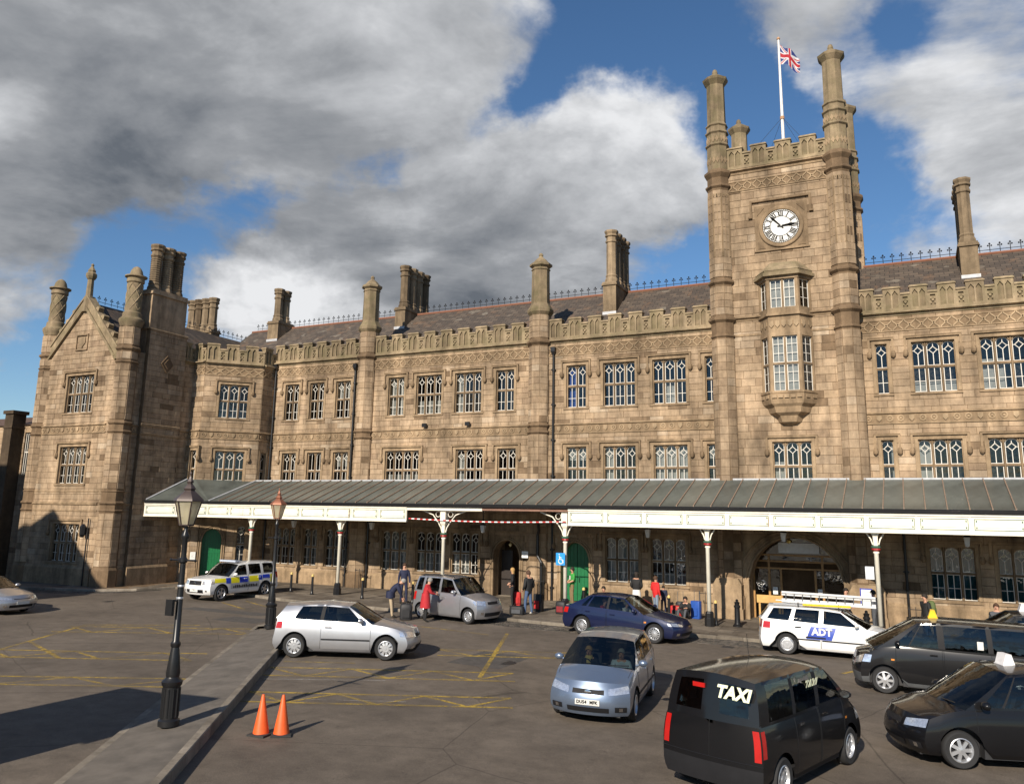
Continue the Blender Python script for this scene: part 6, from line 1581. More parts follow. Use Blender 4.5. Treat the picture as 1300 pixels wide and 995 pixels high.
WAG = dict(L=3.5, W=1.62, wb=2.36, foh=0.62, r=0.275, belt=[(0, .74), (.25, .84), (.6, .93), (.95, .99), (2.0, 1.01), (3.5, 1.03)], front=[(.2, .06), (.4, .0), (.6, .0), (.75, .05), (.9, .10)], rear=[(.2, .05), (.45, .0), (.7, .02), (1.05, .05)], z0=0.2,
    cabin=[(0.98, 1.50, 1.55, 'body'), (1.16, 1.55, 1.555, 'win'), (2.00, 1.98, 1.60, 'body'), (2.12, 2.08, 1.60, 'win'), (2.86, 2.80, 1.595, 'body'), (2.98, 2.92, 1.59, 'win'), (3.30, 3.18, 1.575, 'body'), (3.40, 3.26, 1.56, 'x')], doors=[(1.0, 2.04), (2.08, 2.92)], cr=0.2, cr2=0.1, tumble=0.10, roof_crown=0.05, hood_crown=0.06, taper=0.07,
    head=[(.55, .99, .66, .82, .70, .86)], head_side=[(.22, .36, .70, .84)], grille=[('grille', -.4, .4, .70, .80, TRIMB), ('air_intake', -.6, .6, .28, .42, TRIMB)], tail_side=[(3.28, 3.40, .70, 1.0)], tail_rear=[(.78, .98, .65, 1.0)], fog=[(.68, .82, .36, .44, .36, .44)], handlemat=P_SILVER, mirmat=P_SILVER, seatz=0.62)
WAG['front'] = [(.2, .06), (.4, .0), (.6, .0), (.75, .05), (.9, .10)]
car = Car(WAG).build('parked_car', 'small tall silver hatchback unloading at the kerb with its rear door open', 'car', P_SILVER, wheels='spokes10')
# roof rails, open rear side door standing out from the body
wagon = car
m = MB()
for sg in (1, -1): m.tube([(0.35, sg * 0.60, 1.60), (0.30, sg * 0.60, 1.66), (-1.2, sg * 0.58, 1.66), (-1.25, sg * 0.58, 1.60)], 0.016, 5)
link('roof_rail', m.mesh('roof_rail', TRIMB), car)
place(car, -16.95, 29.75, -10.0, 1.04)
EST = dict(L=4.51, W=1.75, wb=2.70, foh=0.90, r=0.315, belt=[(0, .66), (.3, .75), (.7, .84), (1.25, .92), (2.2, .95), (3.4, .99), (4.51, 1.02)], front=[(.2, .08), (.4, .0), (.52, .0), (.64, .06), (.8, .14)], rear=[(.2, .06), (.42, .0), (.65, .02), (1.05, .08)],
    cabin=[(1.26, 2.00, 1.375, 'body'), (1.48, 2.05, 1.38, 'win'), (2.52, 2.48, 1.42, 'body'), (2.66, 2.62, 1.42, 'win'), (3.42, 3.30, 1.42, 'body'), (3.54, 3.42, 1.42, 'win'), (4.22, 3.98, 1.40, 'body'), (4.38, 4.12, 1.39, 'x')], doors=[(1.30, 2.58), (2.60, 3.46)], cr=0.24, cr2=0.12, tumble=0.18, moulding=0.50,
    head=[(.55, .99, .58, .72, .62, .78)], head_side=[(.26, .44, .62, .76)], grille=[('grille', -.42, .42, .60, .70, TRIMB), ('air_intake', -.6, .6, .28, .40, TRIMB)], tail_side=[(4.12, 4.36, .76, .96)], tail_rear=[(.66, .98, .76, .96)], handlemat=TRIMB, mirmat=P_WHITE)
car = Car(EST).build('parked_car', 'white estate car with blue door logo and ladders on its roof rack', 'car', P_WHITE, wheels='steel')
c_ = Car(EST)
BLUELOGO = simple('logo_blue', (0.02, 0.06, 0.38), 0.4)
lg = c_.spatch('door_logo', car, 3.02, 2.28, 0.53, 0.90, -1, BLUELOGO, slant=-0.14, off=0.009)
link('lettering', text_mesh('ADT', 0.29, WHITE, 0.001, bold=0.012), lg, (c_.x(2.56), -c_.sidey(2.58, 0.74) - 0.028, 0.75), (R(91), 0, 0))
c_.spatch('worn_strapline', car, 3.04, 2.45, 0.555, 0.60, -1, TRIMB, off=0.012)
for xx in (0.2, -1.0):
    m = MB(); m.tube([(xx, -0.62, 1.44), (xx, -0.60, 1.56), (xx, 0.60, 1.56), (xx, 0.62, 1.44)], 0.018, 5); link('roof_bar', m.mesh('roof_bar', TRIMB), car)
m = MB(); m.tube([(0.55, -0.60, 1.50), (-1.75, -0.58, 1.50)], 0.02, 5); m.tube([(0.55, 0.60, 1.50), (-1.75, 0.58, 1.50)], 0.02, 5); link('roof_rail', m.mesh('roof_rail', ALLOY), car)
EST_AT = (-2.85, 30.65, 5.0)
place(car, *EST_AT, 1.06)
# the ladders carried on the rack
LADDER = simple('ladder_aluminium', (0.50, 0.50, 0.50), 0.6)
def roof_ladder():
    m = MB(); Lh = 2.95
    root = thing('ladder', 'aluminium ladder tied on the roof rack of the white estate', 'ladder')
    for zc_, yo in ((-.15, 0), (.15, 0), (-.085, .05), (.085, .05)):
        q = MB(); q.box(-Lh / 2, Lh / 2, yo - 0.015, yo + 0.015, zc_ - 0.035, zc_ + 0.035); link('stile', q.mesh('stile', LADDER), root)
    k = MB(); k.tube([(0, 0, -0.13), (0, 0, 0.13)], 0.016, 6); km = k.mesh('rung', GREYTRIM)
    for i in range(11): link('rung', km, root, (-Lh / 2 + 0.14 + i * 0.267, 0, 0))
    return root
ld = roof_ladder(); h_ = R(EST_AT[2]); 
ld.location = (EST_AT[0] + math.cos(h_) * -0.08 + math.sin(h_) * 0.48, EST_AT[1] + math.sin(h_) * -0.08 - math.cos(h_) * 0.48, g(-2.8) + 1.82); ld.rotation_euler = (R(-14), R(1.2), h_)
pl = MB(); pl.box(-0.75, 0.75, -0.05, 0.05, -0.03, 0.03); o = link('tool_tube', pl.mesh('tool_tube', SIGNYEL), None, (EST_AT[0] - 0.1 + 0.3 * math.sin(h_), EST_AT[1] - 0.62, g(-2.8) + 1.63), (0, 0.0, h_)); tag(o, 'long yellow tube lying on the rack under the ladder', 'tube')
# people carrier facing the camera
CMX = dict(L=4.33, W=1.82, wb=2.64, foh=0.88, r=0.32, belt=[(0, .72), (.25, .82), (.55, .92), (1.05, 1.00), (2.0, 1.0), (3.2, 1.04), (4.33, 1.06)], front=[(.2, .09), (.38, .0), (.5, .0), (.66, .05), (.86, .16)], rear=[(.2, .07), (.42, .0), (.65, .02), (1.05, .08)],
    cabin=[(1.04, 1.86, 1.475, 'body'), (1.30, 1.92, 1.48, 'win'), (2.42, 2.38, 1.525, 'black'), (2.52, 2.48, 1.525, 'win'), (3.32, 3.20, 1.515, 'body'), (3.42, 3.30, 1.51, 'win'), (3.92, 3.66, 1.49, 'body'), (4.16, 3.86, 1.46, 'x')], doors=[(1.18, 2.46), (2.48, 3.44)], cr=0.26, cr2=0.14, tumble=0.17, hood_crown=0.07, cowl=0.2,
    head=[(.50, .985, .615, .735, .66, .80)], grille=[('grille', -.40, .40, .625, .715, TRIMB), ('air_intake', -.52, .52, .27, .37, TRIMB), ('air_intake', .66, .93, .29, .40, TRIMB), ('air_intake', -.93, -.66, .29, .40, TRIMB)], fog=[(.76, .84, .31, .38, .31, .38)], tail_side=[(4.05, 4.2, .85, 1.05)], tail_rear=[(.8, .98, .8, 1.05)], handlemat=P_BLUEGREY, platez=0.47, badge=.672, badgew=1.4, moulding=0.5)
cm = Car(CMX).build('people_carrier', 'blue grey people carrier driving towards the viewer past the black taxi', 'car', P_BLUEGREY, wheels='spokes7', plate='DU54 MFK')
CM_AT = (-6.93, 19.5, -81.5)
place(cm, *CM_AT, 1.02)
# police off-roader
SUV = dict(L=4.74, W=1.85, wb=2.85, foh=0.86, r=0.37, z0=0.32, belt=[(0, .92), (.2, 1.0), (.7, 1.06), (1.25, 1.10), (2.2, 1.11), (3.5, 1.13), (4.74, 1.14)], front=[(.32, .08), (.5, .0), (.7, .0), (.9, .04), (1.05, .08)], rear=[(.32, .04), (.55, .0), (.8, .02), (1.2, .05)],
    cabin=[(1.30, 1.98, 1.64, 'body'), (1.52, 2.04, 1.645, 'win'), (2.46, 2.42, 1.69, 'body'), (2.62, 2.58, 1.695, 'win'), (3.42, 3.36, 1.70, 'body'), (3.60, 3.54, 1.70, 'win'), (4.38, 4.24, 1.69, 'body'), (4.62, 4.46, 1.67, 'x')], doors=[(1.36, 2.54), (2.56, 3.46)], cr=0.2, cr2=0.1, tumble=0.13, bumpq=0.0, seatz=0.78, hood_crown=0.05, trimq=0.0,
    head=[(.55, .98, .78, .95, .80, .97)], head_side=[(.22, .40, .82, .95)], grille=[('grille', -.48, .48, .76, .96, TRIMB), ('air_intake', -.62, .62, .40, .56, TRIMB)], fog=[(.74, .84, .46, .54, .46, .54)], tail_side=[(4.5, 4.64, .9, 1.2)], tail_rear=[(.84, .98, .85, 1.2)], handlemat=P_WHITE, mirmat=P_WHITE, badge=.86, platez=0.50)
sv = Car(SUV).build('police_vehicle', 'white police off roader with yellow and blue check parked by green arched door', 'police car', P_WHITE, wheels='spokes5', plate='')
s_ = Car(SUV); BATY = simple('livery_yellow', (0.80, 0.72, 0.02), 0.4, var=0.04); BATB = simple('livery_blue', (0.015, 0.05, 0.48), 0.4, var=0.04); LIVG = simple('livery_grey', (0.40, 0.41, 0.43), 0.4, var=0.04)
for sg in (1, -1):
    for (a, b, za, zb, mt) in ((0.42, 1.10, .86, 1.05, BATY), (1.12, 1.40, .80, 1.06, BATB), (1.42, 1.95, .80, 1.07, BATY), (1.97, 2.50, .80, 1.07, BATB), (2.60, 3.22, .80, 1.08, BATY), (3.24, 3.46, .86, 1.08, BATB), (3.50, 4.0, 0.92, 1.10, BATB), (4.05, 4.45, .72, 1.1, BATY), (1.42, 3.25, 0.53, 0.79, LIVG)): s_.spatch('livery_panel', sv, a, b, za, zb, sg, mt, off=0.007 if mt is not LIVG else 0.006)
    for k in range(14): s_.spatch('worn_lettering', sv, 1.55 + k * 0.115, 1.55 + k * 0.115 + 0.085, 0.57, 0.70 if k % 4 else 0.66, sg, BLACK, off=0.009)
m = MB(); m.box(0.05, 0.35, -0.55, 0.55, 1.75, 1.84); bl = link('light_bar', m.mesh('light_bar', simple('light_bar_lens', (0.45, 0.5, 0.6), 0.2, coat=1)), sv)
place(sv, -30.1, 30.7, -92.0, 0.97)
# black taxis: panel-van people carriers
VAN = dict(L=4.78, W=1.90, wb=3.10, foh=0.83, r=0.335, z0=0.24, belt=[(0, .80), (.2, .92), (.5, 1.06), (.9, 1.18), (1.4, 1.22), (2.5, 1.20), (4.78, 1.20)], front=[(.24, .05), (.45, .0), (.6, .0), (.8, .06), (1.0, .14)], rear=[(.24, .03), (.45, .0), (.8, .0), (1.3, .02)],
    cabin=[(0.62, 1.66, 1.84, 'body'), (1.02, 1.74, 1.85, 'win'), (1.40, 1.77, 1.855, 'black'), (1.44, 1.79, 1.855, 'win'), (2.14, 2.10, 1.88, 'black'), (2.30, 2.26, 1.885, 'win'), (3.28, 3.24, 1.89, 'black'), (3.40, 3.36, 1.89, 'win'), (4.44, 4.38, 1.885, 'body'), (4.66, 4.62, 1.88, 'x')], doors=[(1.12, 2.22), (2.26, 3.34)], cr=0.24, cr2=0.08, tumble=0.12, roof_crown=0.07, hood_crown=0.10, cowl=0.26, taper=0.06, trimq=0.2, bumpq=0.34, trimmat=GREYTRIM, seats=(1.3, 2.6), seatz=0.85, rear_split=True,
    head=[(.62, .99, .66, .82, .74, .95)], head_side=[(.24, .46, .76, .95)], grille=[('grille', -.5, .5, .70, .78, TRIMB)], tail_side=[(4.58, 4.69, .75, 1.15)], tail_rear=[(.86, .98, .7, 1.15)], repeater=[(1.0, 1.08, .86, .9)], handlemat=P_BLACK, mirmat=P_BLACK, mir=0.55)
TAXIW = simple('taxi_sign_white', (0.82, 0.80, 0.80), 0.35)
def taxi_sign(root, x, z, mt, y=0.0):
    m = MB(); m.prism([(-0.11, 0), (0.11, 0), (0.05, 0.19), (-0.05, 0.19)], -0.15, 0.15); m.box(-0.12, 0.12, -0.17, 0.17, -0.03, 0.0)
    link('taxi_sign', m.mesh('taxi_sign', mt), root, (x, y, z))
vb = Car(VAN).build('taxi_van', 'black taxi van with small yellow roof sign and grey lower bumpers', 'taxi', P_BLACK, wheels='spokes7')
taxi_sign(vb, 0.30, 1.96, SIGNYEL)
m = MB(); m.box(-0.07, 0.07, -0.003, 0.003, -0.1, 0.1); link('licence_notice', m.mesh('licence_notice', PLATEW), vb, (-0.72, 0.92, 1.42), (R(6), 0, 0))
place(vb, 0.45, 25.85, 182.0, 1.0)
v2 = Car(VAN).build('taxi_van', 'black taxi van with white roof sign at the kerb behind the other taxi', 'taxi', P_BLACK, wheels='spokes7')
taxi_sign(v2, 0.35, 1.96, TAXIW)
place(v2, 3.0, 30.0, 184.0, 1.0)
MPV = dict(CMX); MPV.update(handlemat=P_BLACK, moulding=None, belt=[(0, .70), (.25, .80), (.55, .90), (1.05, .99), (2.0, 1.02), (3.2, 1.05), (4.33, 1.08)], cabin=[(1.0, 1.86, 1.60, 'body'), (1.22, 1.90, 1.605, 'win'), (1.62, 1.99, 1.615, 'black'), (1.67, 2.01, 1.615, 'win'), (2.42, 2.40, 1.655, 'black'), (2.56, 2.52, 1.66, 'win'), (3.32, 3.26, 1.65, 'black'), (3.46, 3.38, 1.645, 'win'), (4.02, 3.86, 1.63, 'body'), (4.20, 4.02, 1.61, 'x')], badge=None)
v3 = Car(MPV).build('taxi_car', 'black people carrier taxi with white roof sign in front of the taxi van', 'taxi', P_BLACK, wheels='spokes7')
taxi_sign(v3, 0.02, 1.69, TAXIW)
place(v3, 1.36, 19.75, 203.0, 1.05)
# rear view taxi with lettering
TXV = dict(VAN); TXV.update(trimmat=TRIMB, L=4.5, tail_side=[(4.30, 4.42, .75, 1.15)], trimq=0.1, bumpq=0.34, doors=[(1.12, 2.2), (2.24, 3.2)], wb=2.9, rear=[(.24, .03), (.45, .0), (.8, .0), (1.2, .02)], cabin=[(0.62, 1.62, 1.80, 'body'), (1.02, 1.70, 1.81, 'win'), (2.10, 2.06, 1.84, 'black'), (2.26, 2.22, 1.845, 'win'), (3.10, 3.06, 1.85, 'black'), (3.22, 3.18, 1.85, 'win'), (4.08, 4.02, 1.845, 'body'), (4.40, 4.30, 1.84, 'x')])
v4 = Car(TXV).build('taxi_van', 'black van marked TAXI on its rear door and side, seen from behind', 'taxi', P_BLACK, wheels='spokes7')
t_ = Car(TXV)
link('lettering', text_mesh('TAXI', 0.27, TAXILET, 0.002, shear=0.25, bold=0.012), v4, (t_.x(4.5) + 0.02, -0.42, 1.66), (R(85), 0, R(-90)))
link('lettering', text_mesh('TAXI', 0.23, TAXILET, 0.002, shear=0.2, bold=0.010), v4, (t_.x(2.35), -(t_.hw(2.35) * .925 - 0.045), 1.60), (R(98), 0, 0))
m = MB(); m.box(-0.03, 0, -0.11, 0.11, -0.035, 0.035); link('brake_light', m.mesh('brake_light', TAILRED), v4, (t_.x(4.5) + 0.10, 0.22, 1.70))
m = MB(); m.tube([(0, 0, 0), (-0.06, 0, 0.38)], 0.006, 5); link('aerial', m.mesh('aerial', BLACK), v4, (0.35, 0.55, 1.88))
place(v4, -3.32 + 2.2 * math.cos(R(74)), 14.25 + 2.2 * math.sin(R(74)), 74.0, 1.0)
# silver saloon at the far left
SAL = dict(MOND); SAL.update(handlemat=P_SILVER, repeater=[])
sl_ = Car(SAL).build('parked_car', 'silver grey saloon nosing out beside the gabled wing', 'car', P_SILVER, wheels='multi', plate='')
place(sl_, -31.9 - 2.2, 21.3, 4.0, 1.0)
# ------------------------------------------------------------------ people
def hexm(name, c, rough=0.8): return MATS.get(name) or simple(name, c, rough, var=0.12, scale=9)
SKIN = simple('skin', (0.50, 0.27, 0.18), 0.55, var=0.08); SHOE = simple('shoe_leather', (0.02, 0.018, 0.016), 0.5); EYE = simple('eye_dark', (0.03, 0.02, 0.015), 0.3)
BASEJ = dict(pelvis=(0, 0, .95), spine=(-.01, 0, 1.13), chest=(0, 0, 1.33), neck=(.0, 0, 1.485), head=(.025, 0, 1.60), crown=(.01, 0, 1.68),
             hip=(0, .09, .90), knee=(.02, .105, .50), ankle=(-.02, .11, .085), toe=(.13, .125, .035), shoulder=(0, .175, 1.40), elbow=(-.03, .235, 1.13), wrist=(.04, .25, .90), palm=(.06, .25, .83))
def person(label, x, y, face, top, bottom, hair, h=1.75, pose=None, bulk=1.1, shoes=None, z=None, sleeves=True, skirt=None, longhair=False, parentless=True, legs=True):
    k = h / 1.75; J = {}
    for n, p in BASEJ.items():
        if n in ('hip', 'knee', 'ankle', 'toe', 'shoulder', 'elbow', 'wrist', 'palm'):
            J['l' + n] = Vector(p); J['r' + n] = Vector((p[0], -p[1], p[2]))
        else: J[n] = Vector(p)
    for n, p in (pose or {}).items(): J[n] = Vector(p)
    names = list(J); V = [J[n] * k for n in names]; I = {n: i for i, n in enumerate(names)}
    rad = dict(pelvis=(.15, .115), spine=(.135 * bulk, .105 * bulk), chest=(.155 * bulk, .115 * bulk), neck=(.055, .055), head=(.082, .098), crown=(.066, .074))
    for s in 'lr':
        rad.update({s + 'hip': (.09, .09), s + 'knee': (.066, .066), s + 'ankle': (.05, .05), s + 'toe': (.034, .042), s + 'shoulder': (.072 * bulk, .072 * bulk), s + 'elbow': (.052 * bulk, .052 * bulk), s + 'wrist': (.034, .034), s + 'palm': (.036, .022)})
    E = [('pelvis', 'spine'), ('spine', 'chest'), ('chest', 'neck'), ('neck', 'head'), ('head', 'crown')]
    for s in 'lr':
        E += [('pelvis', s + 'hip'), (s + 'hip', s + 'knee'), (s + 'knee', s + 'ankle'), (s + 'ankle', s + 'toe'), ('chest', s + 'shoulder'), (s + 'shoulder', s + 'elbow'), (s + 'elbow', s + 'wrist'), (s + 'wrist', s + 'palm')]
    edges = [(I[a], I[b]) for a, b in E]; rr_ = [rad[n] for n in names]; tagm = []
    # five fingers on each hand, unequal and slightly curled
    for s, sg in (('l', 1), ('r', -1)):
        pm, wr = V[I[s + 'palm']], V[I[s + 'wrist']]; d = (pm - wr).normalized(); side = Vector((1, 0, 0)) - d * d.x
        if side.length < 0.2: side = Vector((0, 0, 1)) - d * d.z
        side.normalize(); nrm = d.cross(side)
        for q, (off, ln) in enumerate(((.030, .075), (.010, .088), (-.010, .082), (-.028, .065), (.042, .05))):
            root = pm + side * off * (1 if q < 4 else 0.9) * k + d * (.02 if q < 4 else -.035) * k
            mid = root + (d * ln * 0.55 + (side * .03 if q == 4 else Vector())) * k; tip = mid + (d * ln * 0.45 - nrm * sg * .018) * k
            b = len(V); V += [root, mid, tip]; rr_ += [(.011, .011), (.0095, .0095), (.008, .008)]; edges += [(I[s + 'palm'], b), (b, b + 1), (b + 1, b + 2)]; names += [s + 'palm'] * 3
    me = bpy.data.meshes.new('body'); me.from_pydata([tuple(v) for v in V], edges, [])
    ob = bpy.data.objects.new('person', me); col.objects.link(ob)
    sk = ob.modifiers.new('skin', 'SKIN'); sk.use_smooth_shade = True
    if not me.skin_vertices: 
        bmx = None
    for i, v in enumerate(me.skin_vertices[0].data): v.radius = (rr_[i][0] * k, rr_[i][1] * k); v.use_root = (i == I['pelvis'])
    ss_ = ob.modifiers.new('sub', 'SUBSURF'); ss_.levels = 1; ss_.render_levels = 1
    dg = bpy.context.evaluated_depsgraph_get(); me2 = bpy.data.meshes.new_from_object(ob.evaluated_get(dg)); bpy.data.objects.remove(ob); bpy.data.meshes.remove(me)
    me2.name = 'person'; me2.materials.clear()
    sh = shoes or SHOE
    for mt in (SKIN, top, bottom, sh): me2.materials.append(mt)
    seg = []
    for a, b in E:
        n = b
        m_ = 1
        if b in ('head', 'crown'): m_ = 0
        elif b == 'neck': m_ = 0 if True else 1
        elif b[1:] in ('hip', 'knee', 'ankle'): m_ = 2
        elif b[1:] == 'toe': m_ = 3
        elif b[1:] == 'wrist': m_ = 1 if sleeves else 0
        elif b[1:] == 'palm': m_ = 0
        seg.append((V[I[a]], V[I[b]], m_, b))
    mi = []
    for p in me2.polygons:
        c = p.center; best = (9, 1)
        for a, b, m_, n in seg:
            d = b - a; t = max(0, min(1, (c - a).dot(d) / max(1e-9, d.length_squared))); q = (c - (a + d * t)).length - (0.09 if n in ('spine', 'chest') else 0.02 if n == 'neck' else 0.045 if n[1:] == 'shoulder' else 0.03)
            mm = m_
            if n == 'neck' and t < 0.72: mm = 1
            if n[1:] == 'hip' : mm = 2
            if q < best[0]: best = (q, mm)
        mi.append(best[1])
    me2.polygons.foreach_set('material_index', mi); me2.polygons.foreach_set('use_smooth', [True] * len(mi)); me2.update()
    zz = (g(x) + KH if z is None else z)
    root = link('person', me2, None, (x, y, zz), R(face)); tag(root, label, 'person')
    # head details: hair, nose, eyes, ears follow the head
    hd, cr_, nk = V[I['head']], V[I['crown']], V[I['neck']]; up_ = (cr_ - nk).normalized(); fwd = Vector((1, 0, 0)); fwd = (fwd - up_ * fwd.dot(up_)).normalized(); lf = up_.cross(fwd)
    c0 = hd + up_ * .03 * k
    P = lambda a, b, c: tuple(c0 + fwd * a * k + lf * b * k + up_ * c * k)
    hm = MB(); n1, n2 = 8, 12; vs = []; fs = []
    for i in range(n1 + 1):
        th = R(8 + (i / n1) * (112 if not longhair else 122))
        for j in range(n2):
            ph = 2 * math.pi * j / n2; front = max(0, math.cos(ph)); lim = th * (1 - 0.48 * front)
            if longhair and front < 0.3 and i == n1: vs.append(P(-0.06 + 0.02 * math.cos(ph), 0.085 * math.sin(ph), -0.23)); continue
            r_ = 0.112; vs.append(P(-0.012 + r_ * math.sin(lim) * math.cos(ph), 0.098 * math.sin(lim) * math.sin(ph), 0.02 + 0.118 * math.cos(lim)))
    for i in range(n1):
        for j in range(n2): fs.append((i * n2 + j, i * n2 + (j + 1) % n2, (i + 1) * n2 + (j + 1) % n2, (i + 1) * n2 + j))
    fs.append(tuple(range(n2))); hm.add(vs, fs)
    link('hair', sharp(hm.mesh('hair', hair), 80), root)
    fm = MB(); fm.add([P(.085, .018, .0), P(.085, -.018, .0), P(.118, 0, -.018), P(.085, 0, .045), P(.085, 0, -.028)], [(0, 2, 3), (1, 3, 2), (0, 4, 2), (4, 1, 2)]); link('nose', fm.mesh('nose', SKIN), root)
    fm = MB()
    for sg in (1, -1): q = P(.088, sg * .033, .028); fm.lathe(q[0], q[1], [(.003, q[2] - .009), (.012, q[2]), (.003, q[2] + .009)], 6)
    fm.tube([P(.090, .026, -.045), P(.098, 0, -.048), P(.090, -.026, -.045)], .005 * k, 4)
    link('eyes_and_mouth', fm.mesh('eyes_and_mouth', EYE), root)
    if skirt:
        mat_, zt, zb, r0_, r1_ = skirt; s_ = MB(); pv = V[I['pelvis']]
        n = 14; vs = []; rows = [(zt, r0_), ((zt + zb) / 2, (r0_ + r1_) / 2 + .01), (zb, r1_)]
        for (zq, rq) in rows:
            for j in range(n):
                a = 2 * math.pi * j / n; f_ = 1 + 0.04 * math.sin(3 * a + zq * 9); vs.append((pv.x + rq * .82 * f_ * math.cos(a) * k, pv.y + rq * f_ * math.sin(a) * k, zq * k))
        fs = [(i * n + j, i * n + (j + 1) % n, (i + 1) * n + (j + 1) % n, (i + 1) * n + j) for i in range(2) for j in range(n)]; s_.add(vs, fs)
        link('coat_skirt', sharp(s_.mesh('coat_skirt', mat_), 80), root)
    return root
def atx(px, Y, py=740):
    d = pix(px, py); return d.x / d.y * Y
NAVYC = hexm('navy_cloth', (0.012, 0.016, 0.045)); BLACKC = hexm('black_cloth', (0.012, 0.012, 0.013)); BEIGE = hexm('beige_cloth', (0.42, 0.33, 0.22)); REDC = hexm('red_wool', (0.40, 0.018, 0.025)); REDJ = hexm('red_nylon', (0.60, 0.02, 0.02))
JEANS = hexm('denim', (0.06, 0.10, 0.19)); GREENC = hexm('green_shirt', (0.04, 0.28, 0.05)); KHAKI = hexm('khaki_cloth', (0.20, 0.14, 0.07)); WHITEC = hexm('white_cloth', (0.72, 0.70, 0.66)); GREYC = hexm('grey_cloth', (0.07, 0.075, 0.085)); PALEJ = hexm('pale_denim', (0.18, 0.23, 0.30)); GREENB = hexm('green_canvas', (0.09, 0.12, 0.04))
H_DARK = hexm('dark_hair', (0.02, 0.014, 0.01)); H_BROWN = hexm('brown_hair', (0.07, 0.035, 0.018)); H_BLOND = hexm('blond_hair', (0.42, 0.25, 0.09)); H_GREY = hexm('grey_hair', (0.25, 0.24, 0.22))
def arm(s, el, wr, pa=None):
    sg = 1 if s == 'l' else -1; w = Vector(wr); e = Vector(el); d = (w - e).normalized(); return {s + 'elbow': el, s + 'wrist': wr, s + 'palm': tuple(w + d * .075) if pa is None else pa}
stand2 = dict(lankle=(.05, .13, .085), ltoe=(.20, .16, .035), rankle=(-.10, -.12, .085), rtoe=(.05, -.15, .035), lknee=(.06, .115, .50), rknee=(-.02, -.11, .50))
person('man in dark navy suit standing by the bicycle', atx(513, 32.4), 32.4, -55, NAVYC, NAVYC, H_BROWN, 1.78, dict(**arm('l', (-.02, .24, 1.13), (.06, .25, .90)), **stand2))
bend = dict(pelvis=(-.12, 0, .92), spine=(-.02, 0, 1.09), chest=(.12, 0, 1.24), neck=(.24, 0, 1.33), head=(.34, 0, 1.39), crown=(.41, 0, 1.42), lshoulder=(.15, .19, 1.26), rshoulder=(.15, -.19, 1.26), lelbow=(.26, .24, 1.02), relbow=(.26, -.24, 1.02), lwrist=(.36, .16, .80), rwrist=(.36, -.16, .80), lpalm=(.38, .15, .73), rpalm=(.38, -.15, .73), lhip=(-.12, .09, .88), rhip=(-.12, -.09, .88), lknee=(.0, .11, .48), rknee=(-.06, -.11, .48))
person('person in navy jacket and beige trousers bending over a black bag', atx(500, 28.7), 28.7, 35, NAVYC, BEIGE, H_GREY, 1.76, bend, bulk=1.45, z=g(-18), skirt=(NAVYC, 1.05, .78, .2, .23))
person('person in long red coat leaning into the silver car', atx(541, 28.35), 28.35, 45, REDC, BLACKC, H_GREY, 1.70, dict(chest=(.06, 0, 1.32), neck=(.11, 0, 1.46), head=(.16, 0, 1.57), crown=(.17, 0, 1.65), lshoulder=(.06, .175, 1.39), rshoulder=(.06, -.175, 1.39), **arm('l', (.18, .24, 1.18), (.38, .20, 1.15)), **arm('r', (.15, -.24, 1.15), (.34, -.18, 1.10))), bulk=1.3, skirt=(REDC, 1.12, .55, .19, .26), z=g(-17))
person('blond woman in black jacket and white shirt by the open doorway', atx(651, 34.2), 34.2, -165, BLACKC, BLACKC, H_BLOND, 1.70, dict(**arm('l', (-.05, .33, 1.17), (.05, .20, 1.0)), **arm('r', (.02, -.30, 1.15), (.16, -.22, 1.05))), longhair=True)
person('man in black jacket and blue jeans with a bag at his feet', atx(671, 32.2), 32.2, 160, BLACKC, JEANS, H_BROWN, 1.78, dict(**arm('l', (-.05, .27, 1.13), (.12, .20, .98)), **arm('r', (-.05, -.27, 1.13), (.12, -.2, .98)), **stand2), bulk=1.3, shoes=WHITEC)
gp_ = person('man in green T-shirt leaning beside the green double doors', atx(726, 36.6), 36.6, -140, GREENC, KHAKI, H_DARK, 1.76, dict(spine=(-.03, .03, 1.12), chest=(-.02, .08, 1.31), neck=(.0, .11, 1.46), head=(.03, .13, 1.57), crown=(.02, .14, 1.65), lshoulder=(-.02, .25, 1.38), rshoulder=(-.02, -.10, 1.40), **arm('l', (.02, .31, 1.12), (.2, .2, 1.04)), **arm('r', (.02, -.18, 1.14), (.2, -.06, 1.04))), sleeves=False)
m = MB(); m.box(.118, .122, -.02, .16, 1.16, 1.34); link('shirt_print', m.mesh('shirt_print', WHITEC), gp_)
SIT = dict(pelvis=(-.05, 0, .14), spine=(-.08, 0, .33), chest=(-.03, 0, .53), neck=(.02, 0, .68), head=(.05, 0, .79), crown=(.04, 0, .87), lhip=(-.03, .1, .13), rhip=(-.03, -.1, .13), lknee=(.38, .16, .44), rknee=(.38, -.16, .44), lankle=(.52, .15, .085), rankle=(.52, -.15, .085), ltoe=(.66, .17, .035), rtoe=(.66, -.17, .035), lshoulder=(-.02, .18, .60), rshoulder=(-.02, -.18, .60), lelbow=(.12, .25, .42), relbow=(.12, -.25, .42), lwrist=(.34, .2, .50), rwrist=(.34, -.2, .50), lpalm=(.40, .17, .50), rpalm=(.40, -.17, .50))
person('person in brown jacket sitting on the pavement against the station wall', atx(767, 36.9), 36.9, -110, hexm('brown_jacket', (0.09, 0.05, 0.035)), GREYC, H_DARK, 1.75, SIT)
person('woman in black coat and white skirt facing the station windows', atx(808, 36.3), 36.3, 95, BLACKC, WHITEC, H_DARK, 1.72, dict(**arm('l', (-.02, .25, 1.13), (.14, .16, 1.02)), **arm('r', (-.02, -.25, 1.13), (.14, -.16, 1.02))), bulk=1.35, skirt=(WHITEC, .98, .60, .17, .20), longhair=True)
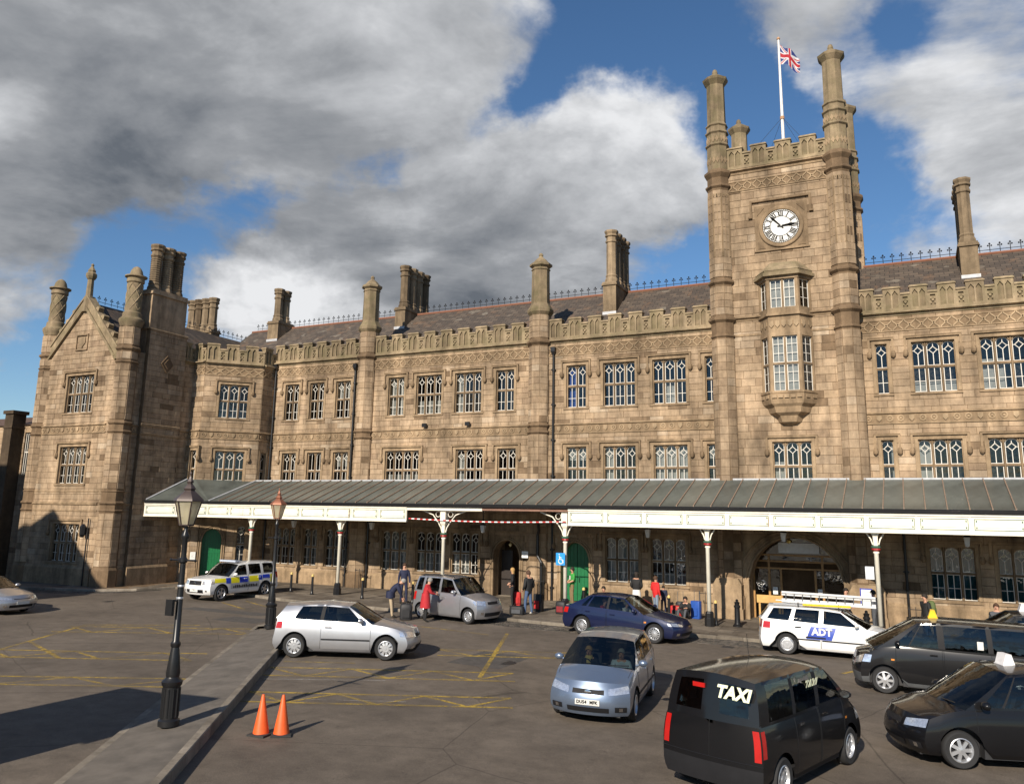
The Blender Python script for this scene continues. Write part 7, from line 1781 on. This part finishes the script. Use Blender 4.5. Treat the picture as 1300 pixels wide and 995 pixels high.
person('person in red hooded jacket and pale jeans standing over the luggage', atx(832, 35.6), 35.6, 60, REDJ, PALEJ, H_BROWN, 1.66, dict(**arm('l', (.0, .26, 1.13), (.18, .18, 1.05)), **stand2), bulk=1.25)
person('child in dark coat beside the person in red', atx(842, 36.4), 36.4, 100, NAVYC, NAVYC, H_DARK, 1.22, None, bulk=1.2)
person('person in black jacket crouching among the suitcases', atx(870, 35.4), 35.4, -100, BLACKC, GREYC, H_DARK, 1.72, SIT, bulk=1.2)
person('man in dark jacket behind the ladder on the white estate', atx(1073, 35.0), 35.0, -60, BLACKC, BLACKC, H_DARK, 1.76, dict(**arm('l', (-.02, .25, 1.13), (.2, .16, 1.08)), **arm('r', (-.02, -.25, 1.13), (.2, -.16, 1.05))), bulk=1.2)
person('man in grey jacket reading a sheet beside the cream column', atx(1108, 35.2), 35.2, 170, GREYC, GREYC, H_DARK, 1.74, dict(**arm('l', (.02, .25, 1.15), (.26, .12, 1.16)), **arm('r', (.02, -.25, 1.15), (.26, -.12, 1.16))), bulk=1.2)
bpk = person('man in black jacket and jeans carrying a green rucksack', atx(1173, 34.9), 34.9, -150, BLACKC, JEANS, H_DARK, 1.76, stand2, bulk=1.3)
person('person behind the kerbside taxi with white sign', atx(1262, 33.4), 33.4, -100, GREYC, GREYC, H_BROWN, 1.72)
def soft_box(m, x0, x1, y0, y1, z0, z1, e=0.05):
    for (a, b, c) in ((0, e, e), (e, 0, e), (e, e, 0)): m.box(x0 + a, x1 - a, y0 + b, y1 - b, z0 + c, z1 - c)
    return m
def bag(name, label, cat, px, Y, sx, sy, sz, mat_, rz=0, road=False, handle=True, soft=True, mat2=None):
    x = atx(px, Y); t = thing(name, label, cat, (x, Y, g(x) + (0 if road else KH) + 0.004), R(rz))
    # rounded body from a lathe-like superellipse
    m = MB(); n = 20; prof = [(0.80, 0), (0.97, 0.04), (1.0, 0.15), (1.0, 0.7), (0.92, 0.93), (0.7, 1.0)] if soft else [(0.94, 0), (1, 0.03), (1, 0.95), (0.95, 1.0)]
    vs = []
    for r_, q in prof:
        for i in range(n):
            a = 2 * math.pi * i / n; ca, sa = math.cos(a), math.sin(a); ex = 0.5 if soft else 0.25
            vs.append((sx / 2 * r_ * math.copysign(abs(ca) ** ex, ca), sy / 2 * r_ * math.copysign(abs(sa) ** ex, sa), q * sz))
    fs = [(k * n + i, k * n + (i + 1) % n, (k + 1) * n + (i + 1) % n, (k + 1) * n + i) for k in range(len(prof) - 1) for i in range(n)]
    fs += [tuple(range(n - 1, -1, -1)), tuple((len(prof) - 1) * n + i for i in range(n))]; m.add(vs, fs)
    link('bag_body', sharp(m.mesh('bag_body', mat_), 45), t)
    p = MB(); p.cbox(0, -sy / 2 - 0.015, sz * 0.4, sx * 0.6, 0.05, sz * 0.45); link('front_pocket', p.mesh('front_pocket', mat2 or mat_), t)
    if handle == 'trolley':
        q = MB(); q.tube([(-0.12, sy * 0.3, sz * 0.9), (-0.12, sy * 0.3, sz + 0.42), (0.12, sy * 0.3, sz + 0.42), (0.12, sy * 0.3, sz * 0.9)], 0.012, 5); link('trolley_handle', q.mesh('trolley_handle', GREYTRIM), t)
    elif handle:
        q = MB(); q.tube([(-sx * 0.25, 0, sz * 0.97), (-sx * 0.18, 0, sz + 0.09), (sx * 0.18, 0, sz + 0.09), (sx * 0.25, 0, sz * 0.97)], 0.014, 5); link('handle', q.mesh('handle', BLACK), t)
    return t
REDB = hexm('red_nylon_bag', (0.42, 0.02, 0.02)); BLUEB = hexm('blue_suitcase', (0.02, 0.08, 0.35), 0.5); BLACKB = hexm('black_nylon', (0.014, 0.014, 0.016), 0.6); DKRED = hexm('maroon_bag', (0.2, 0.015, 0.02))
bag('travel_bag', 'black bag on the road held by the bending person', 'bag', 517, 28.5, .50, .38, .62, BLACKB, 30, road=True)
bag('holdall', 'black holdall lying at the feet of the man in jeans', 'bag', 657, 31.9, .62, .36, .34, BLACKB, 10, mat2=GREYC)
bag('suitcase', 'dark suitcase with red pocket behind the man in jeans', 'suitcase', 684, 33.4, .40, .28, .72, BLACKB, -10, mat2=REDB, soft=False)
bag('handbag', 'red bag standing by the blond woman', 'bag', 657, 34.55, .36, .22, .62, REDB, 0)
bag('rucksack', 'dark red and black rucksack at the foot of the cream column', 'bag', 713, 33.3, .48, .36, .52, BLACKB, 0, mat2=DKRED)
bag('suitcase', 'blue upright suitcase beside the crouching person', 'suitcase', 883, 35.9, .42, .26, .72, BLUEB, -15, handle='trolley', soft=False)
bag('travel_bag', 'red travel bag among the luggage near the column', 'bag', 857, 35.9, .52, .32, .46, REDB, 10, mat2=BLACKB)
bag('travel_bag', 'black wheeled bag with long handle next to the red travel bag', 'bag', 863, 36.5, .40, .28, .58, BLACKB, 5, handle='trolley')
x_, y_ = atx(1173, 34.9), 34.9; rk = thing('rucksack', 'green canvas rucksack on the back of the man in jeans', 'rucksack', (x_ + 0.22 * math.cos(R(30)), y_ + 0.22 * math.sin(R(30)), g(x_) + KH + 0.98), R(30))
m = MB(); m.lathe(0, 0, [(.10, 0), (.17, .04), (.19, .2), (.18, .42), (.12, .52), (.05, .54)], 12, sx=.7); link('bag_body', sharp(m.mesh('bag_body', GREENB), 50), rk); m = MB(); m.lathe(.12, 0, [(.05, .05), (.09, .1), (.08, .28), (.03, .3)], 10, sx=.6); link('front_pocket', m.mesh('front_pocket', GREENB), rk)
# people seated in cars
def seated(label, carroot, c, s, side, top, hair, scl=1.0):
    yl = side * c.W * 0.21; zs = c.sp.get('seatz', .52); M_ = carroot.matrix_world
    loc = M_ @ Vector((c.x(s + 0.28), yl, zs - 0.13)); h = math.degrees(math.atan2(M_[1][0], M_[0][0]))
    P_ = dict(SIT); P_.update(lknee=(.42, .14, .30), rknee=(.42, -.14, .30), lankle=(.55, .13, -.05), rankle=(.55, -.13, -.05), ltoe=(.66, .14, -.08), rtoe=(.66, -.14, -.08), lwrist=(.36, .14, .46), rwrist=(.36, -.14, .46), lpalm=(.42, .12, .47), rpalm=(.42, -.12, .47))
    return person(label, loc.x, loc.y, h, top, GREYC, hair, 1.68 * scl, P_, z=loc.z)
YELC = hexm('yellow_scarf', (0.55, 0.42, 0.14)); PALEC = hexm('pale_blue_shirt', (0.45, 0.55, 0.62))
bpy.context.view_layer.update()
dv = seated('blond driver with yellow scarf behind the windscreen of the people carrier', cm, Car(CMX), 1.72, -1, BLACKC, H_BLOND)
m = MB(); m.lathe(.03, 0, [(.075, .60), (.10, .63), (.09, .68), (.07, .70)], 10); m.box(.08, .11, -.05, .05, .40, .64); link('scarf', m.mesh('scarf', YELC), dv)
seated('passenger in pale top inside the people carrier', cm, Car(CMX), 1.72, 1, PALEC, H_GREY)
md = [o for o in bpy.data.objects if o.get('label', '').startswith('navy blue hatchback')][0]
seated('driver in pale top inside the navy hatchback', md, Car(MOND), 1.85, -1, WHITEC, H_GREY); seated('rear passenger inside the navy hatchback', md, Car(MOND), 2.7, -1, REDC, H_BROWN)

# ------------------------------------------------------------------ street furniture
def lamp_post(label, x, y, z, lantern, postm=BLACK, scale=1.0):
    t = thing('street_lamp', label, 'street lamp', (x, y, z)); o = lambda m, n, mt, sm=True, par=None: link(n, sharp(m.mesh(n, mt), 35), par or t)
    m = MB(); m.lathe(0, 0, [(.20, 0), (.20, .10), (.165, .13), (.16, .70), (.19, .74), (.20, .80), (.13, .86), (.12, .90)], 12)
    for k in range(12): a = 2 * math.pi * k / 12; m.tube([(.163 * math.cos(a), .163 * math.sin(a), .16), (.163 * math.cos(a), .163 * math.sin(a), .68)], .018, 4)
    o(m, 'pedestal', postm)
    m = MB(); m.lathe(0, 0, [(.125, .88), (.135, .95), (.10, 1.25), (.075, 1.42), (.095, 1.45), (.095, 1.50), (.066, 1.54), (.060, 2.6), (.055, 3.0), (.085, 3.03), (.085, 3.08), (.055, 3.12), (.05, 3.45), (.075, 3.5), (.075, 3.55), (.04, 3.62), (.035, 3.72)], 12); o(m, 'post', postm)
    m = MB(); m.tube([(-.32, 0, 3.06), (.32, 0, 3.06)], .018, 6); m.lathe(-.33, 0, [(.01, 3.03), (.035, 3.06), (.01, 3.09)], 8); m.lathe(.33, 0, [(.01, 3.03), (.035, 3.06), (.01, 3.09)], 8); o(m, 'ladder_bar', postm)
    # lantern: hexagonal frame, tapered panes, hood and finial
    z0, z1, r0_, r1_ = 3.74, 4.22, .135, .265; n = 6
    fr = MB()
    for k in range(n):
        a = R(30) + 2 * math.pi * k / n; b = a + 2 * math.pi / n
        P0, P1 = (r0_ * math.cos(a), r0_ * math.sin(a), z0), (r1_ * math.cos(a), r1_ * math.sin(a), z1); Q0, Q1 = (r0_ * math.cos(b), r0_ * math.sin(b), z0), (r1_ * math.cos(b), r1_ * math.sin(b), z1)
        fr.tube([P0, P1], .014, 5); fr.tube([P0, Q0], .016, 5); fr.tube([P1, Q1], .016, 5)
    for k in range(4):
        a = k * math.pi / 2; fr.tube([(.035 * math.cos(a), .035 * math.sin(a), 3.68), (r0_ * .9 * math.cos(a), r0_ * .9 * math.sin(a), z0)], .012, 5)
    fo = o(fr, 'lantern_frame', lantern)
    for k in range(n):
        a = R(30) + 2 * math.pi * k / n; b = a + 2 * math.pi / n; q = .97
        m = MB(); m.add([(r0_ * q * math.cos(a), r0_ * q * math.sin(a), z0), (r0_ * q * math.cos(b), r0_ * q * math.sin(b), z0), (r1_ * q * math.cos(b), r1_ * q * math.sin(b), z1), (r1_ * q * math.cos(a), r1_ * q * math.sin(a), z1)], [(0, 1, 2, 3)])
        link('pane', m.mesh('pane', LAMPGLASS), fo)
    m = MB(); m.lathe(0, 0, [(.30, 4.21), (.29, 4.25), (.12, 4.40), (.10, 4.42), (.12, 4.46), (.08, 4.52), (.05, 4.55), (.07, 4.60), (.035, 4.66), (.015, 4.72), (.03, 4.76), (.005, 4.80)], 6, R(30)); o(m, 'hood', lantern)
    m = MB(); m.lathe(0, 0, [(.03, 3.80), (.06, 3.86), (.075, 3.98), (.04, 4.12), (.03, 4.2)], 10); o(m, 'lamp_bulb', simple('lamp_mantle', (0.8, 0.74, 0.55), 0.4))
    return t
COPPER = simple('weathered_copper', (0.30, 0.12, 0.07), 0.45, 0.4); DARKLAN = simple('dark_bronze', (0.07, 0.05, 0.045), 0.45, 0.2)
# ------------------------------------------------------------------ traffic island
e1 = Vector((-.55, .835)); nI = Vector((.835, .55)); A0 = Vector((-13.39, 13.93))
def isl(t, w): p = A0 + e1 * t - nI * w; return p
IW = 1.72; zL, zR = 0.07, 0.22
it = tag(thing('traffic_island', None, None), kind='structure')
ts = [-9 + i * 0.9 for i in range(25)]; ts = [t for t in ts if t <= 12.2]
m = MB()
for a, b in zip(ts, ts[1:]):
    f = lambda t, w, z: (isl(t, w).x, isl(t, w).y, z + g(isl(t, w).x))
    rows = [(0.14, zR - .008), (0.55, zR - .035), (1.1, lerp(zR, zL, .62)), (IW - .12, zL - .004)]
    for (w0, za), (w1, zb) in zip(rows, rows[1:]): m.add([f(a, w0, za), f(b, w0, za), f(b, w1, zb), f(a, w1, zb)], [(0, 1, 2, 3)], rnd.random() * .3 + .3)
m.build('island_surface', ISLANDTOP, it)
kerbs(it, [tuple(isl(t, IW)) for t in (12.4, 6, 0, -9)], hgt=zL, mat_=KERB)
kerbs(it, [tuple(isl(t, 0)) for t in (-9, 0, 6, 12.4)], hgt=zR, mat_=KERB)
tip = [isl(12.4 + 0.8 * math.sin(math.pi * q / 6), IW / 2 + IW / 2 * math.cos(math.pi * q / 6)) for q in range(7)]; tip = tip[::-1]
m = MB(); n = len(tip); zz_ = [lerp(zR, zL, q / 6) for q in range(7)]
m.add([(p.x, p.y, z + g(p.x)) for p, z in zip(tip, zz_)] + [(p.x, p.y, g(p.x) - .05) for p in tip], [tuple(range(n))] + [(i, i + 1, n + i + 1, n + i) for i in range(n - 1)]); m.build('island_nose', KERB, it)
pF = isl(-1.9 + .0, .80); pF = Vector((-13.12, 12.05)); lamp_post('black street lamp with dark hexagonal lantern and clipped notice on island', pF.x, pF.y, g(pF.x) + .19, DARKLAN)
st_ = [o for o in bpy.data.objects if o.name.startswith('street_lamp')][0]
m = MB(); m.box(-.15, .03, -.20, -.14, 2.02, 2.32); m.tube([(0, -.14, 2.3), (0, -.05, 2.3)], .02, 5); link('notice_board', m.mesh('notice_board', BLACK), st_)
m = MB(); m.lathe(0, 0, [(.068, 2.32), (.072, 2.34), (.068, 2.36)], 10); m.lathe(0, 0, [(.066, 2.55), (.07, 2.57), (.066, 2.59)], 10); link('cable_tie', m.mesh('cable_tie', ALLOY), st_)
lamp_post('black street lamp with copper lantern behind the silver hatchback', -20.45, 22.85, .17, COPPER)
# ------------------------------------------------------------------ bollards
CREAMRING = simple('gold_ring', (0.62, 0.45, 0.16), 0.5)
def bollard(px, Y, kind, where):
    x = atx(px, Y, 750); z = g(x) + KH
    lab = ('slim black bollard with gilded top ' if kind == 0 else 'stout black bollard with moulded neck ') + where
    t = thing('bollard', lab, 'bollard', (x, Y, z), 0, 'slim bollards along the pavement' if kind == 0 else 'stout bollards by the entrance')
    m = MB()
    if kind == 0: m.lathe(0, 0, [(.10, 0), (.10, .04), (.075, .07), (.062, .2), (.058, .86)], 12)
    else: m.lathe(0, 0, [(.19, 0), (.19, .05), (.13, .10), (.115, .18), (.105, .72), (.13, .75), (.13, .80), (.09, .84), (.10, .90)], 12)
    link('post', sharp(m.mesh('post', BLACK), 35), t); m = MB()
    if kind == 0: m.lathe(0, 0, [(.066, .86), (.07, .90), (.06, .95), (.02, .98)], 12); link('cap', sharp(m.mesh('cap', CREAMRING), 35), t)
    else: m.lathe(0, 0, [(.10, .90), (.115, .93), (.06, .96), (.05, .98), (.06, 1.02), (.02, 1.06)], 12); link('cap', sharp(m.mesh('cap', BLACK), 35), t)
for px, Y, where in ((369, 33.75, 'next to the police vehicle'), (396, 33.3, 'between police vehicle and a cream column'), (460, 33.0, 'between a cream column and the suited man'), (524, 32.75, 'beside the bicycle'), (741, 35.2, 'before the green double doors'), (849, 34.9, 'among the luggage'), (908, 34.3, 'close behind a column foot')): bollard(px, Y, 0, where)
bollard(935, 34.6, 1, 'standing clear before the entrance plinth'); bollard(1098, 34.3, 1, 'behind the white estate')
# ------------------------------------------------------------------ cones
ORANGE = simple('cone_orange', (0.75, 0.11, 0.02), 0.5)
for px, lab in ((331, 'orange traffic cone by the island kerb nearest the lamp shadow'), (357, 'orange traffic cone standing farther from the island kerb')):
    d = pix(px, 932); t_ = (-0.08 - CAMZ) / d.z; x, y = d.x * t_, d.y * t_
    c = thing('traffic_cone', lab, 'traffic cone', (x, y, g(x) + .003), rnd.random(), 'traffic cones')
    m = MB(); m.lathe(0, 0, [(.155, .035), (.03, .72), (.02, .74)], 20); link('cone_body', sharp(m.mesh('cone_body', ORANGE), 40), c)
    m = MB(); m.lathe(0, 0, [(.27, 0), (.27, .03), (.17, .04)], 4, math.pi / 4); link('base', m.mesh('base', simple('cone_base_rubber', (0.03, 0.03, 0.03), 0.8)), c)
# ------------------------------------------------------------------ bicycle against a post
def bicycle(x, y, rz):
    t = thing('bicycle', 'bicycle chained to a post behind the man in the suit', 'bicycle', (x, y, g(x) + KH), rz); fr = simple('bike_frame_paint', (0.12, 0.13, 0.15), 0.4)
    for xx in (-.52, .52):
        w = MB(lambda a, b, c: (xx + a, c, .34 + b)); w.lathe(0, 0, [(.315, -.02), (.34, -.015), (.345, 0), (.34, .015), (.315, .02)], 28, cap=False)
        o = link('wheel', sharp(w.mesh('wheel', RUBBER), 50), t); s = MB()
        for k in range(14): a = 2 * math.pi * k / 14; s.tube([(xx, 0, .34), (xx + .315 * math.cos(a), 0, .34 + .315 * math.sin(a))], .004, 3)
        link('spokes', s.mesh('spokes', ALLOY), o)
    B, S, Hd, C = (-.08, 0, .32), (-.22, 0, .82), (.38, 0, .86), (.42, 0, .70)
    m = MB()
    for a, b in ((B, S), (B, C), (S, Hd), (S, (-.52, 0, .34)), (B, (-.52, 0, .34)), (C, Hd), (C, (.52, 0, .34))): m.tube([a, b], .017, 6)
    m.tube([S, (-.25, 0, .93)], .014, 6); m.tube([Hd, (.36, 0, .98)], .014, 6); link('frame', m.mesh('frame', fr), t)
    m = MB(); m.lathe(-.26, 0, [(.03, .93), (.11, .95), (.10, .98), (.03, .99)], 10, sx=1.3, sy=.7); link('saddle', m.mesh('saddle', BLACK), t)
    m = MB(); m.tube([(.30, -.27, 1.02), (.38, -.12, 1.0), (.36, 0, .98), (.38, .12, 1.0), (.30, .27, 1.02)], .013, 6); link('handlebar', m.mesh('handlebar', BLACK), t)
    m = MB(); m.lathe(0, 0, [(.09, -.004), (.09, .004)], 16); m.v = [(p[0] - .08, p[2] - .04, p[1] + .32) for p in m.v]; m.tube([(-.08, -.05, .32), (-.02, -.08, .17), (.06, -.10, .17)], .01, 4); link('crank', m.mesh('crank', IRON), t)
bicycle(atx(534, 33.6), 33.6, R(62))
# ------------------------------------------------------------------ signs and notices
BLUESIGN = simple('blue_sign', (0.02, 0.28, 0.72), 0.4, var=0.04)
t = thing('blue_sign', 'square blue sign with white pictogram strapped to a cream column', 'sign', (-14.08, 33.70, 2.05))
m = MB(); m.box(-.21, .21, -.02, 0, 0, .52); link('sign_plate', m.mesh('sign_plate', BLUESIGN), t)
m = MB()
m.tube([(.02 + .11 * math.cos(R(q)), -.022, .17 + .11 * math.sin(R(q))) for q in range(110, 391, 20)], .02, 4)
m.tube([(-.05, -.022, .40), (-.03, -.022, .24), (.07, -.022, .24), (.13, -.022, .10)], .022, 4); m.tube([(-.04, -.022, .33), (.06, -.022, .31)], .018, 4); m.lathe(-.055, -.022, [(.005, .42), (.035, .45), (.005, .48)], 8)
link('pictogram', m.mesh('pictogram', WHITE), t)
m = MB(); m.lathe(.13, .22, [(.09, .1), (.092, .12), (.09, .14)], 12, cap=False); m.lathe(.13, .22, [(.09, .4), (.092, .42), (.09, .44)], 12, cap=False); link('strap', m.mesh('strap', ALLOY), t)
def notice(label, x, y, z, w, h, frame_m, face_m, lines=4, name='notice', rz=0):
    t = thing(name, label, 'notice', (x, y, z), rz); m = MB(); m.box(-w / 2, w / 2, -.03, 0, 0, h); link('frame', m.mesh('frame', frame_m), t)
    m = MB(); e = min(w, h) * .1; m.box(-w / 2 + e, w / 2 - e, -.036, -.03, e, h - e); f = link('sheet', m.mesh('sheet', face_m), t)
    m = MB()
    for k in range(lines): zq = h - e - (k + .8) * (h - 2 * e) / (lines + 1); m.box(-w / 2 + e * 1.8, w / 2 - e * (1.8 + (k % 3)), -.0375, -.036, zq, zq + .012)
    link('print', m.mesh('print', GREYTRIM), f); return t
BLUEFR = simple('blue_frame', (0.03, 0.05, 0.35), 0.4); PALE = simple('pale_panel', (0.62, 0.64, 0.66), 0.5); 
notice('blue framed timetable sheet on the stone plinth by the entrance', -2.05, 36.74, .82, .46, .68, BLUEFR, WHITE)
notice('small white notice on the wall beside the bent downpipe', -17.55, 37.46, 2.08, .34, .32, WHITE, WHITE, 3)
notice('white notice on the stone beside the green arched door', *FB(0.2, -.03, 0)[:2], 1.35, .28, .42, WHITE, WHITE, 4, rz=P45)
notice('small white sign on the cream column before the entrance', -1.72, 33.80, 2.05, .30, .46, PALE, WHITE, 4)
notice('white notice on the left leaf of the timber entrance screen', -5.8, 38.33, .95, .2, .3, WHITE, WHITE, 2); notice('white notice on the right leaf of the timber entrance screen', -3.95, 38.33, .95, .18, .3, WHITE, WHITE, 2)
t = thing('entrance_sign', 'pale panel sign hanging inside the entrance arch', 'sign', (-4.75, 38.28, 2.72)); m = MB(); m.box(-.85, .85, -.02, .02, 0, .44); link('sign_panel', m.mesh('sign_panel', PALE), t)
m = MB(); m.tube([(-.7, 0, .44), (-.7, 0, .7)], .008, 4); m.tube([(.7, 0, .44), (.7, 0, .7)], .008, 4); link('hanger', m.mesh('hanger', BLACK), t)
# wooden trestle barrier behind the white estate
x = atx(975, 34.2); t = thing('wooden_barrier', 'plain wooden plank barrier on posts behind the white estate', 'barrier', (x, 34.2, g(x) + KH)); PINE = simple('pine_board', (0.55, 0.32, 0.10), 0.6, var=.15)
m = MB(); m.box(-.45, .5, -.03, .0, 1.05, 1.35); link('plank', m.mesh('plank', PINE), t)
for xx in (-.35, .4): m = MB(); m.box(xx - .035, xx + .035, .002, .06, 0, 1.30); m.box(xx - .035, xx + .035, -.25, .3, 0, .05); link('post', m.mesh('post', PINE), t)
# iron guards round the downpipes
for x, Y, where in ((-28.7, 37.35, 'on the police vehicle side of the octagonal pier'), (-27.3, 37.25, 'on the suited man side of the octagonal pier'), (-16.6, 37.1, 'under the bent downpipe'), (-8.6, 37.15, 'beside the blue suitcase'), (-0.3, 37.3, 'behind the man with rucksack')):
    t = thing('pipe_guard', 'low black iron guard rail ' + where, 'railing', (x, Y, g(x) + KH), 0, 'iron guards at the downpipe feet'); m = MB()
    m.tube([(-.28, .1, .95), (-.28, -.08, .95), (.28, -.08, .95), (.28, .1, .95)], .016, 5); link('top_rail', m.mesh('top_rail', IRON), t)
    for xx in (-.24, 0, .24): q = MB(); q.tube([(xx, -.08, 0), (xx, -.08, 1.05)], .014, 5); link('upright', q.mesh('upright', IRON), t)
# ------------------------------------------------------------------ road markings
rm_ = tag(thing('road_markings', None, None), kind='structure')
def mark(a, b, w=.13, mt=YELLOW, nm='painted_line'):
    a, b = Vector(a), Vector(b); d = (b - a); ln = d.length; d.normalize(); nn = Vector((-d.y, d.x)) * w / 2; k = max(1, int(ln / 1.5)); m = MB()
    for i in range(k):
        p, q = a + d * ln * i / k, a + d * ln * (i + 1) / k; m.add([(*(p - nn), g(p.x) + .005), (*(q - nn), g(q.x) + .005), (*(q + nn), g(q.x) + .005), (*(p + nn), g(p.x) + .005)], [(0, 1, 2, 3)])
    m.build(nm, mt, rm_)
def hatch(a, b, width, n):
    a, b = Vector(a), Vector(b); d = (b - a).normalized(); nn = Vector((-d.y, d.x)) * width; L_ = (b - a).length
    mark(a, b); mark(a + nn, b + nn)
    for i in range(n):
        p, q = a + d * L_ * i / n, a + d * L_ * (i + 1) / n; mark(p + nn, q, .11) if i % 2 == 0 else mark(p, q + nn, .11)
hatch((-21.4, 12.4), (-16.3, 15.0), .95, 4); hatch((-24.5, 14.9), (-18.6, 17.7), 1.15, 5); hatch((-26.8, 19.2), (-20.8, 22.3), 1.3, 5); mark((-24.7, 16.1), (-27.3, 20.9)); mark((-27.3, 20.9), (-23.9, 23.0)); mark((-25.4, 17.5), (-22.0, 16.1))
hatch((-14.0, 14.8), (-8.6, 17.8), .95, 6); hatch((-15.6, 17.2), (-9.8, 20.4), 1.05, 6); mark((-15.2, 16.9), (-12.6, 18.5), .08, WORNWHITE); mark((-10.8, 20.3), (-13.6, 27.6)); mark((-16.4, 19.0), (-14.6, 19.9)); mark((-28.4, 30.0), (-25.1, 28.3), .12); mark((-28.9, 29.0), (-26.2, 27.6), .12)
hatch((-13.4, 22.4), (-8.4, 25.2), 1.0, 5); mark((-2.3, 27.2), (-1.2, 29.6), .14); mark((-12.9, 15.8), (-10.9, 16.9), .07, WORNWHITE)
mark((-22.0, 27.6), (-14.0, 26.9), .1); 
# patches, drains, manhole
for (x0, x1, y0, y1) in ((-12.6, -10.9, 21.6, 23.9), (-24.8, -22.6, 24.4, 25.6), (-8.8, -4.6, 23.4, 24.3), (-28.5, -24.0, 26.2, 27.0)):
    m = sheet('patch', PATCH, x0, x1, y0, y1, 0.003, 0.6); m.build('asphalt_patch', PATCH, rm_)
for (dx, dy) in ((-21.5, 28.9), (-6.2, 29.9), (-33.2, 26.4)):
    m = MB()
    for k in range(7): m.box(dx - .2, dx + .2, dy - .2 + k * .06, dy - .165 + k * .06, g(dx) - .01, g(dx) + .008)
    m.build('drain_grate', IRON, rm_, kind='stuff')
m = MB(); m.lathe(-11.2, 22.6, [(.34, g(-11.2) + .004), (.33, g(-11.2) + .006), (.30, g(-11.2) + .003), (.001, g(-11.2) + .004)], 20, cap=False); m.build('manhole_cover', IRON, rm_)
# ------------------------------------------------------------------ neighbouring building, unseen shadow blocks
NB = thing('neighbour_or_caster', 'darker stone building with chimney pier beside the gabled wing', 'building', (-52, 34, 0)); FNB = frame(0, 31.0, 0)
opq = [(-47.72, -46.95, 6.0, 8.5)]
stone_wall(NB, FNB, -60, -46.4, -0.6, 8.95, opq)
m = MB(); m.add([(-60, 30.85, 8.95), (-46.2, 30.85, 8.95), (-46.2, 34.0, 9.9), (-60, 34.0, 9.9)], [(0, 1, 2, 3)]); m.add([(-60, 34.0, 9.9), (-46.2, 34.0, 9.9), (-46.2, 40, 8.6), (-60, 40, 8.6)], [(0, 1, 2, 3)]); m.build('roof', simple('brown_tile', (0.10, 0.06, 0.042), 0.85, var=.3, bump=.4, bscale=12), NB)
m = MB(); m.box(-48.6, -47.85, 30.2, 31.0, -.6, 9.55, .2); m.box(-48.7, -47.75, 30.1, 31.1, 9.55, 9.75, .3); m.box(-48.65, -47.8, 30.15, 31.05, 8.7, 8.82, .3); m.build('chimney_pier', stone('sooty_stone', [(0.06, .045, .03), (.12, .085, .055), (.17, .12, .08)], .5), NB)
w = MB(FNB); w.box(-47.72, -46.95, -.02, .3, 8.5, 8.65); wo = w.build('window', TRIM, NB)
q = MB(FNB); q.box(-47.76, -46.9, -.06, .3, 5.88, 6.0); link('sill', q.mesh('sill', TRIM, origin=NB.location), wo)
for k in range(5): q = MB(FNB); u = -47.72 + k * .18; q.box(u, u + .04, .08, .14, 6.0, 8.5); link('glazing_bar', q.mesh('glazing_bar', WHITEWOOD, origin=NB.location), wo)
q = MB(FNB); q.box(-47.7, -46.95, .085, .13, 7.3, 7.36); link('glazing_bar', q.mesh('glazing_bar', WHITEWOOD, origin=NB.location), wo); q = MB(FNB); q.add([(-47.72, .11, 6), (-46.95, .11, 6), (-46.95, .11, 8.5), (-47.72, .11, 8.5)], [(0, 1, 2, 3)]); link('pane', q.mesh('pane', PANE, origin=NB.location), wo); q = MB(FNB); q.box(-47.9, -46.8, .5, .55, 5.8, 8.7); link('interior', q.mesh('interior', ROOM, origin=NB.location), wo)
flush_blocks(NB, 0, lambda b: 0)
def shade_block(label, x0, x1, y0, y1, eav, ridge, apex_x):  # unseen brick volumes, added for the shadows they cast into view
    t = thing('neighbour_or_caster', label, 'building', ((x0 + x1) / 2, (y0 + y1) / 2, 0))
    m = MB(); m.box(x0, x1, y0, y1, -.5, eav); m.build('wall', simple('caster_brick', (0.25, .12, .08), .85, var=.25, scale=3, bump=.4, bscale=14), t)
    if ridge > eav:
        m = MB(); m.prism([(x0 - .3, eav), (x1 + .3, eav), (apex_x, ridge), (x0 - .3, ridge - 1.9)], y0 - .3, y1 + .05); m.build('roof', SLATE, t)
    else:
        m = MB(); m.box(x0 - .2, x1 + .2, y0 - .2, y1 + .1, eav, eav + .15); m.build('roof', LEAD, t)
    k = 0
    for z in [1.0 + 3.0 * i for i in range(max(1, int(eav / 3.2)))]:
        xx = x0 + 1.0
        while xx < x1 - 1.2:
            w = MB(); w.box(xx, xx + 1.0, y1 - .02, y1 + .04, z, z + 1.5); wo = w.build('window', WHITEWOOD, t); q = MB(); q.box(xx + .07, xx + .93, y1 + .041, y1 + .05, z + .07, z + 1.43); link('pane', q.mesh('pane', simple('dark_pane', (.02, .025, .03), .1) if 'dark_pane' not in MATS else MATS['dark_pane'], origin=t.location), wo); xx += 2.2
    return t
shade_block('unseen gabled brick block shaped to shade the foot of the gabled wing', -46.0, -36.4, -3.0, 8.0, 11.1, 16.4, -42.4)  # out of view, outline shaped for the gable shadow on the wing
shade_block('unseen tall flat roofed brick block added to shade the neighbouring building', -62.0, -46.5, -3.0, 8.0, 18.9, 0, 0)  # added out of view to darken the neighbour's lower wall
shade_block('unseen flat roofed brick box added to cast a shadow on the forecourt', -16.9, -14.0, 4.2, 7.25, 3.85, 0, 0)  # made-up volume out of view, throws the near left ground shadow
